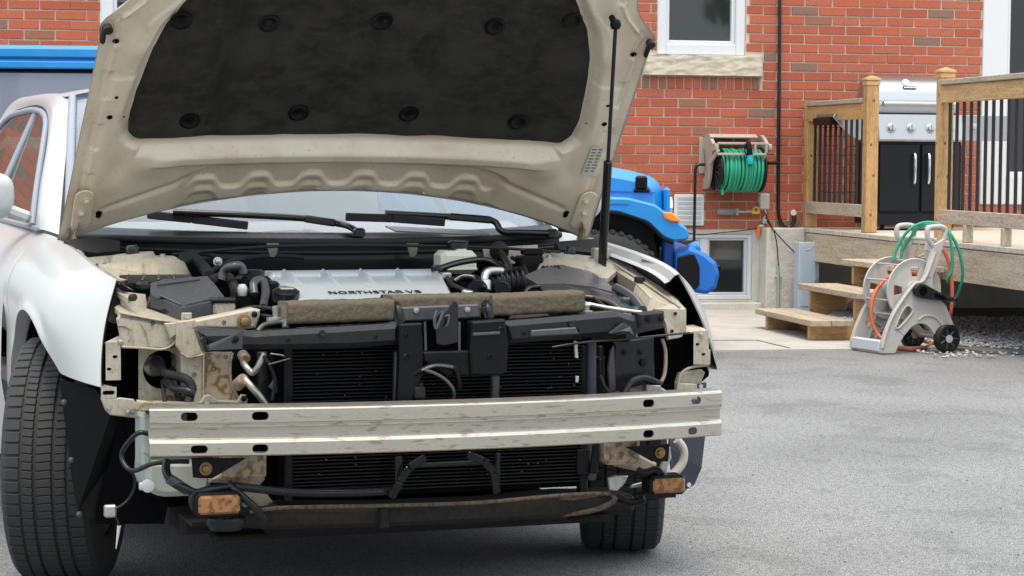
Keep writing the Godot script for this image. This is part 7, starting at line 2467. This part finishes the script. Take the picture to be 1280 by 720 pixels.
# ---- radiator, condenser, tie bar and lower crossmember
func car_front_middle() -> void:
	var s := Sh.new()
	var x0 := C(364, 470, 0.61).x
	var x1 := C(727, 470, 0.61).x
	s.span(Vector3(x0 - 0.03, 0.30, 0.56), Vector3(x1 + 0.03, 0.70, 0.60))
	part(car, "radiator", s, M("deep_black"))
	s = Sh.new()
	var y := 0.315
	while y < 0.69:
		s.span(Vector3(x0, y, 0.601), Vector3(x1, y + 0.0032, 0.614))
		y += 0.0088
	part(car, "condenser_tubes", s, M("fins")).set_meta("kind", "stuff")
	s = Sh.new()
	for q in [[356, 367, 0.622], [727, 735, 0.615]]:
		box_px(s, q[0], 432, q[1], 628, q[2], 0.03, 0.004)
	part(car, "condenser_tank", s, M("black_plastic"))
	s = Sh.new()
	s.rod(C(739, 426, 0.615), C(739, 600, 0.615), 0.0135, 14, 0.003)
	part(car, "receiver_drier", s, M("shield_blue", Color(0.03, 0.036, 0.055), 0.45))
	s = Sh.new()
	cpoly(s, [[718, 426], [722, 427], [723, 448], [719, 447]], 0.63, 0.006, 0.001)
	cpoly(s, [[720, 470], [724, 470], [723, 478], [720, 478]], 0.63, 0.006, 0.001)
	part(car, "white_clip", s, M("white_plastic"))
	s = Sh.new()
	cpoly(s, [[743, 556], [749, 556], [748, 592], [738, 592]], 0.64, 0.03, 0.004)
	cpoly(s, [[722, 562], [746, 560], [746, 596], [722, 594]], 0.625, 0.03, 0.004)
	part(car, "air_seal", s, M("black_plastic"))
	# insect and grit specks caught between the fins
	s = Sh.new()
	var r2 := RandomNumberGenerator.new()
	r2.seed = 4
	for i in 70:
		var p := C(r2.randf_range(372, 720), r2.randf_range(440, 600), 0.6155)
		s.box(p, Vector3(r2.randf_range(0.002, 0.006), 0.002, 0.002), 0.0, Basis(Vector3.BACK, r2.randf() * 3.0))
	part(car, "grit", s, M("foam")).set_meta("kind", "stuff")
	# upper tie bar in two halves
	s = Sh.new()
	cpoly(s, [[249, 414], [300, 412], [318, 415], [345, 413], [420, 409], [500, 404], [500, 431], [440, 435], [345, 437], [303, 437], [258, 441], [254, 430]], 0.70, 0.07, 0.013)
	csheet(s, [[248, 409, 0.64], [300, 408, 0.66], [304, 413, 0.70], [303, 436, 0.715], [260, 438, 0.715], [251, 416, 0.705]], Vector3(0, 0, -0.01))
	part(car, "upper_tie_bar", s, M("dark_plastic"))
	s = Sh.new()
	cpoly(s, [[628, 402], [690, 397], [775, 389.5], [790, 395], [832, 389], [834, 410], [800, 417], [720, 424], [636, 430]], 0.70, 0.07, 0.013)
	cpoly(s, [[798, 392], [831, 389], [831, 406], [800, 410]], 0.712, 0.05, 0.005)
	part(car, "upper_tie_bar", s, M("dark_plastic"))
	s = Sh.new()
	cpoly(s, [[664, 413], [720, 409], [724, 418], [664, 421]], 0.712, 0.02, 0.003)
	part(car, "tie_bar_rib", s, M("grey_plastic"))
	s = Sh.new()
	csheet(s, [[764, 417, 0.72], [781, 404, 0.73], [788, 408, 0.73], [793, 420, 0.72], [786, 414, 0.735], [776, 414, 0.735]], Vector3(0, 0, -0.02))
	part(car, "tie_bar_rib", s, M("grey_plastic"))
	s = Sh.new()
	for q in [[714, 405], [403, 417], [255, 425]]: s.lathe([Vector2(0.009, 0), Vector2(0.008, 0.005), Vector2(0.004, 0.006), Vector2(0, 0.004)], face(C(q[0], q[1], 0.703), Vector3(0, 0, 1)), 14)
	part(car, "tie_bar_clip", s, M("gloss_black"))
	# thin pipe on the tie bar
	s = Sh.new()
	ctube(s, [[322, 414, 0.66], [330, 406, 0.65], [345, 403, 0.64], [354, 402, 0.64], [356, 396, 0.64]], 0.006, 8, 4)
	s.rod(C(357, 411, 0.66), C(357, 400, 0.64), 0.009, 10, 0.002)
	part(car, "overflow_pipe", s, M("grey_plastic"))
	# bonnet latch carrier
	s = Sh.new()
	cpoly(s, [[499, 405], [528, 404], [530, 440], [529, 470], [520, 490], [512, 511], [497, 511], [500, 450]], 0.715, 0.03, 0.004)
	cpoly(s, [[590, 402], [632, 399], [636, 430], [634, 466], [626, 470], [590, 469], [588, 440]], 0.725, 0.04, 0.005)
	cpoly(s, [[528, 440], [592, 438], [592, 470], [560, 470], [530, 452]], 0.71, 0.03, 0.004)
	var lc := part(car, "latch_carrier", s, M("black_plastic"))
	s = Sh.new()
	s.span(C(530, 405, 0.64) + Vector3(0, -0.07, -0.02), C(592, 400, 0.64))
	part(lc, "carrier_back", s, M("deep_black"))
	s = Sh.new()
	s.bar(C(591, 418, 0.727), C(625, 416, 0.727), 0.004, 0.007, 0.001)
	part(lc, "carrier_edge", s, M("grey_plastic"))
	s = Sh.new()
	cpoly(s, [[545, 396], [552, 388], [556, 390], [566, 376], [571, 375.5], [573, 380], [573, 428], [556, 432], [546, 430]], 0.735, 0.006, 0.002)
	var la := part(car, "bonnet_latch", s, M("gloss_black"))
	s = Sh.new()
	ctube(s, [[546, 388, 0.742], [543, 400, 0.745], [545, 411, 0.745], [550, 400, 0.745], [554, 390, 0.742]], 0.004, 8, 4)
	ctube(s, [[556, 396, 0.742], [561, 394, 0.745], [560, 404, 0.745], [557, 408, 0.742]], 0.003, 8, 3)
	part(la, "catch", s, M("grey_plastic"))
	s = Sh.new()
	s.bar(C(531, 402, 0.70), C(532, 438, 0.70), 0.004, 0.006)
	part(la, "guide", s, M("grey_plastic"))
	s = Sh.new()
	s.bar(C(574, 402, 0.70), C(574, 440, 0.70), 0.004, 0.006)
	part(la, "guide", s, M("grey_plastic"))
	# centre strut and horn with its cable
	s = Sh.new()
	cpoly(s, [[615, 470], [625, 470], [624, 512], [616, 512]], 0.66, 0.02, 0.003)
	part(car, "centre_strut", s, M("grey_plastic"))
	s = Sh.new()
	cpoly(s, [[494, 440], [500, 440], [501, 512], [493, 512]], 0.66, 0.02, 0.003)
	part(car, "centre_strut", s, M("grey_plastic"))
	s = Sh.new()
	ctube(s, [[508, 480, 0.70], [518, 468, 0.71], [530, 461, 0.72], [546, 457, 0.725], [566, 459, 0.725], [572, 468, 0.72], [574, 486, 0.71]], 0.0072, 8, 5)
	part(car, "horn_duct", s, M("black_plastic"))
	s = Sh.new()
	ctube(s, [[530, 462, 0.735], [542, 466, 0.735], [556, 474, 0.735], [566, 486, 0.73], [567, 498, 0.72], [560, 508, 0.71]], 0.0042, 8, 5)
	ctube(s, [[527, 463, 0.735], [545, 457, 0.735], [566, 459, 0.735]], 0.0036, 8, 4)
	part(car, "horn_cable", s, M("grey_plastic"))
	s = Sh.new()
	box_px(s, 519, 484, 533, 499, 0.72, 0.03, 0.004)
	box_px(s, 519, 478, 530, 484, 0.70, 0.02, 0.003)
	part(car, "sensor", s, M("dark_plastic"))
	# below the beam: legs, cross straps, the crossmember and its lip
	s = Sh.new()
	for q in [[[489, 622, 0.66], [500, 602, 0.68], [512, 584, 0.69], [532, 571, 0.70]], [[584, 568, 0.70], [604, 576, 0.69], [617, 590, 0.68], [621, 616, 0.66]]]:
		var st := cpts(q)
		for i in 3: s.bar(st[i], st[i + 1], 0.020, 0.012, 0.003, Vector3(0, 0, 1))
	s.bar(C(512, 582, 0.68), C(612, 577, 0.68), 0.012, 0.012, 0.003)
	s.bar(C(498, 570, 0.66), C(498, 612, 0.66), 0.02, 0.02, 0.003, Vector3(0, 0, 1))
	s.bar(C(622, 566, 0.66), C(621, 616, 0.66), 0.014, 0.014, 0.003, Vector3(0, 0, 1))
	part(car, "lower_duct_frame", s, M("dark_plastic"))
	s = Sh.new()
	cpoly(s, [[285, 640], [345, 634], [480, 634], [610, 629], [712, 619], [764, 619], [772, 624], [748, 636], [700, 648], [610, 653], [484, 659], [340, 663], [272, 658]], 0.62, 0.14, 0.012)
	cpoly(s, [[475, 632], [486, 631], [487, 660], [476, 661]], 0.635, 0.03, 0.004)
	part(car, "lower_crossmember", s, M("underbody"))
	s = Sh.new()
	ctube(s, [[312, 640, 0.63], [345, 635, 0.635], [420, 633, 0.64], [500, 631.5, 0.64], [600, 628, 0.64], [690, 620, 0.635], [740, 617, 0.63], [762, 617, 0.63]], 0.0055, 6, 4)
	part(car, "crossmember_lip", s, M("lip_rust"))
	s = Sh.new()
	csheet(s, [[700, 621, 0.63], [742, 617, 0.62], [770, 620, 0.60], [752, 634, 0.60], [716, 634, 0.60]], Vector3(0, -0.01, -0.01))
	ctube(s, [[700, 640, 0.60], [735, 636, 0.60], [760, 628, 0.60], [768, 620, 0.60]], 0.014, 8, 4)
	part(car, "crossmember_end", s, M("lip_rust"))
	s = Sh.new()
	s.span(Vector3(x0 - 0.25, 0.245, 0.44), Vector3(x1 + 0.12, 0.255, 0.61))
	s.span(Vector3(-0.54, 0.185, -0.42), Vector3(0.54, 0.20, 0.50), 0.004)
	s.span(Vector3(-0.62, 0.20, 0.30), Vector3(0.62, 0.25, 0.47), 0.01)
	part(car, "under_tray", s, M("underbody"))

# ---- the bare aluminium bumper beam
func beam_z(x: float) -> float: return 0.832 - 0.16 * (x + 0.005) * (x + 0.005)
func car_beam() -> void:
	var s := Sh.new()
	var xa := -0.757
	var xb := 0.742
	var at := func(x: float, y: float, d: float) -> Vector3: return Vector3(x, y, beam_z(x) - d)
	# (height, depth behind the front plane): the extruded section from the top flange down
	var rows := [[0.556, 0.075], [0.5555, 0.010], [0.553, 0.002], [0.549, 0.0], [-1, 0], [0.519, 0.0], [0.5175, 0.005], [0.513, 0.005], [0.512, 0.002], [0.508, 0.002], [0.506, 0.011], [0.481, 0.011], [0.478, 0.004], [0.470, 0.0], [-1, 0], [0.441, 0.0], [0.438, 0.004], [0.437, 0.075]]
	var n := 48
	for i in rows.size() - 1:
		var a: Array = rows[i]
		var b: Array = rows[i + 1]
		if a[0] < 0 or b[0] < 0: continue
		for k in n:
			var u0 := lerpf(xa, xb, float(k) / n)
			var u1 := lerpf(xa, xb, float(k + 1) / n)
			s.quado(at.call(u0, a[0], a[1]), at.call(u1, a[0], a[1]), at.call(u1, b[0], b[1]), at.call(u0, b[0], b[1]), Vector3(0, 0.3 if a[1] > b[1] else (-0.3 if a[1] < b[1] else 0.0), 1) if abs(a[0] - b[0]) > 0.0008 else Vector3(0, 1 if i < 3 else -1, 0))
	# the two flat bands with their slots
	for band in [[0.549, 0.519, [[237, 523, 0.040, 0.021], [322, 523, 0.040, 0.021], [806, 509, 0.034, 0.020], [871, 505, 0.030, 0.020]]], [0.470, 0.441, [[249, 566, 0.040, 0.020], [322, 566, 0.038, 0.021], [806, 548.5, 0.032, 0.020], [866, 546, 0.028, 0.020]]]]:
		var cuts := [xa]
		var yc: float = (band[0] + band[1]) / 2
		for q in band[2]:
			var c: float = C(q[0], q[1], 0.765).x
			var hw: float = q[2] / 2 + 0.008
			s.plate_hole(Vector2(c, yc), Vector2(hw, (band[0] - band[1]) / 2), Vector2(q[2] / 2, q[3] / 2), at, 0.008)
			cuts.append(c - hw); cuts.append(c + hw)
		cuts.append(xb)
		for j in range(0, cuts.size(), 2):
			var m := int(max(1.0, (cuts[j + 1] - cuts[j]) / 0.03))
			for k in m:
				var u0 := lerpf(cuts[j], cuts[j + 1], float(k) / m)
				var u1 := lerpf(cuts[j], cuts[j + 1], float(k + 1) / m)
				s.quado(at.call(u0, band[0], 0), at.call(u1, band[0], 0), at.call(u1, band[1], 0), at.call(u0, band[1], 0), Vector3(0, 0, 1))
	# end faces
	for x in [xa, xb]:
		var pr := [Vector2(0.075, 0.556), Vector2(0.002, 0.553), Vector2(0.0, 0.519), Vector2(0.011, 0.506), Vector2(0.011, 0.481), Vector2(0.0, 0.470), Vector2(0.0, 0.441), Vector2(0.075, 0.437), Vector2(0.070, 0.441), Vector2(0.006, 0.444), Vector2(0.006, 0.468), Vector2(0.016, 0.481), Vector2(0.016, 0.506), Vector2(0.006, 0.522), Vector2(0.006, 0.549), Vector2(0.070, 0.552)]
		var idx := Geometry2D.triangulate_polygon(PackedVector2Array(pr))
		for i in range(0, idx.size(), 3):
			s.trio(at.call(x, pr[idx[i]].y, pr[idx[i]].x), at.call(x, pr[idx[i + 1]].y, pr[idx[i + 1]].x), at.call(x, pr[idx[i + 2]].y, pr[idx[i + 2]].x), Vector3(sign(x), 0, 0))
	part(car, "bumper_beam", s, M("beam_alu"))
	# rear wall of the section and the two crash cans that carry it
	s = Sh.new()
	for k in n:
		var u0 := lerpf(xa + 0.10, xb - 0.10, float(k) / n)
		var u1 := lerpf(xa + 0.10, xb - 0.10, float(k + 1) / n)
		s.quado(at.call(u0, 0.553, 0.07), at.call(u1, 0.553, 0.07), at.call(u1, 0.440, 0.07), at.call(u0, 0.440, 0.07), Vector3(0, 0, -1))
	for sg in [-1.0, 1.0]: s.span(Vector3(sg * 0.50 - 0.045, 0.45, 0.60), Vector3(sg * 0.50 + 0.045, 0.54, 0.72), 0.006)
	part(car, "crash_can", s, M("underbody"))

# ---- wheels
func car_wheels() -> void:
	var r := 0.333
	var tyre := Sh.new()
	tyre.lathe([Vector2(0.205, -0.105), Vector2(0.215, -0.112), Vector2(0.26, -0.120), Vector2(0.30, -0.116), Vector2(0.318, -0.106), Vector2(r - 0.010, -0.094), Vector2(r - 0.0085, -0.05), Vector2(r - 0.008, 0.0), Vector2(r - 0.0085, 0.05), Vector2(r - 0.010, 0.094), Vector2(0.318, 0.106), Vector2(0.30, 0.116), Vector2(0.26, 0.120), Vector2(0.215, 0.112), Vector2(0.205, 0.105)], Transform3D(Basis(Vector3(0, 1, 0), Vector3(1, 0, 0), Vector3(0, 0, -1)), Vector3.ZERO), 96)
	# ribs and blocks: five bands, the shoulders cut into blocks
	for band in [[-0.081, 0.036, 64, 0.82, -0.0055], [-0.0425, 0.028, 96, 0.90, -0.001], [0.0, 0.040, 96, 0.90, 0.0], [0.0425, 0.028, 96, 0.90, -0.001], [0.081, 0.036, 64, 0.82, -0.0055]]:
		var cnt: int = band[2]
		for k in cnt:
			var a := TAU * k / cnt
			var b := Basis(Vector3.RIGHT, a)
			var len: float = TAU * r / cnt * band[3]
			var tilt := 0.0 if abs(band[0]) > 0.06 else (0.3 if band[0] >= 0.0 else -0.3)
			tyre.box(b * Vector3(band[0], r - 0.005 + band[4], 0), Vector3(band[1], 0.010, len), 0.0018, b * Basis(Vector3.UP, tilt * 0.35) * Basis(Vector3.BACK, -band[0] * 1.2))
	# shoulder lugs running down the sidewall
	for k in 64:
		var b := Basis(Vector3.RIGHT, TAU * k / 64.0)
		for sg in [-1.0, 1.0]: tyre.box(b * Vector3(sg * 0.1025, 0.3155, 0), Vector3(0.008, 0.024, 0.024), 0.002, b * Basis(Vector3.BACK, sg * 0.75))
	var tm := tyre.mesh(M("tyre"))
	var rim := Sh.new()
	var ax := Transform3D(Basis(Vector3(0, 1, 0), Vector3(1, 0, 0), Vector3(0, 0, -1)), Vector3.ZERO)
	rim.lathe([Vector2(0.212, -0.10), Vector2(0.20, -0.095), Vector2(0.185, -0.02), Vector2(0.19, 0.06), Vector2(0.205, 0.095), Vector2(0.212, 0.10)], ax, 40)
	rim.lathe([Vector2(0.19, -0.055), Vector2(0.08, -0.045), Vector2(0.06, -0.06), Vector2(0, -0.062)], ax, 40)
	rim.lathe([Vector2(0.15, 0.0), Vector2(0.15, 0.02), Vector2(0, 0.02)], ax, 30)
	var rm := rim.mesh(M("alloy"))
	for q in [[-0.815, -0.08, -20.5], [0.808, -0.08, -20.5], [-0.79, -2.94, 0.0], [0.79, -2.94, 0.0]]:
		var w := Node3D.new()
		w.name = "wheel"
		car.add_child(w, true)
		w.position = Vector3(q[0], r + 0.001, q[1])
		w.rotation.y = deg_to_rad(q[2])
		inst(w, "tyre", tm)
		var rr := inst(w, "rim", rm)
		if q[0] > 0: rr.rotation.y = PI

# ---------------------------------------------------------------- trees across the yard, behind the viewer: the upper window mirrors them
func make_yard_trees() -> void:
	var tr := RandomNumberGenerator.new()
	tr.seed = 31
	var crown := Sh.new()
	var clumps := []
	for i in 26:
		var d := Vector3(tr.randf_range(-1, 1), tr.randf_range(-0.8, 1), tr.randf_range(-1, 1))
		clumps.append([Vector3(0, 5.6, 0) + d.normalized() * tr.randf_range(0.6, 2.5) * Vector3(1, 1.1, 1), tr.randf_range(0.7, 1.25)])
	for c in clumps:
		for k in 110:
			var d := Vector3(tr.randfn(), tr.randfn(), tr.randfn()).normalized() * pow(tr.randf(), 0.45)
			var p: Vector3 = c[0] + d * c[1]
			var b := Basis.from_euler(Vector3(tr.randf() * TAU, tr.randf() * TAU, tr.randf() * TAU))
			var r := tr.randf_range(0.09, 0.19)
			crown.tri(p + b * Vector3(-r, 0, 0), p + b * Vector3(0, 0, r * 1.6), p + b * Vector3(r, 0, 0))
			crown.tri(p + b * Vector3(-r, 0, 0), p + b * Vector3(r, 0, 0), p + b * Vector3(0, 0, -r * 1.6))
	var cm := crown.mesh(M("leaf"))
	var trunk := Sh.new()
	trunk.tube([Vector3(0, -0.1, 0), Vector3(0.06, 1.4, 0.03), Vector3(-0.04, 3.0, 0), Vector3(0.05, 5.2, 0.05)], 0.24, 10, 4, 0.07)
	for k in 6:
		var a := k * 1.1
		trunk.tube([Vector3(0, 2.6 + k * 0.4, 0), Vector3(cos(a) * 0.8, 3.6 + k * 0.35, sin(a) * 0.8), Vector3(cos(a) * 1.7, 4.4 + k * 0.35, sin(a) * 1.7)], 0.08, 6, 4, 0.02)
	var tm := trunk.mesh(M("bark"))
	for q in [[-15.0, 15.0, 1.1], [-8.5, 20.0, 1.25], [-1.5, 17.0, 1.0], [6.0, 21.0, 1.3], [12.5, 17.0, 1.1], [19.0, 11.0, 1.2], [-20.0, 6.0, 1.2]]:
		var o := thing("leafy_tree", "leafy green tree across the yard, mirrored in the upper window", "tree", Vector3(q[0], 0, q[1]), tr.randf() * TAU, "trees across the yard")
		inst(o, "trunk", tm)
		inst(o, "crown", cm)
		o.scale = Vector3.ONE * q[2]
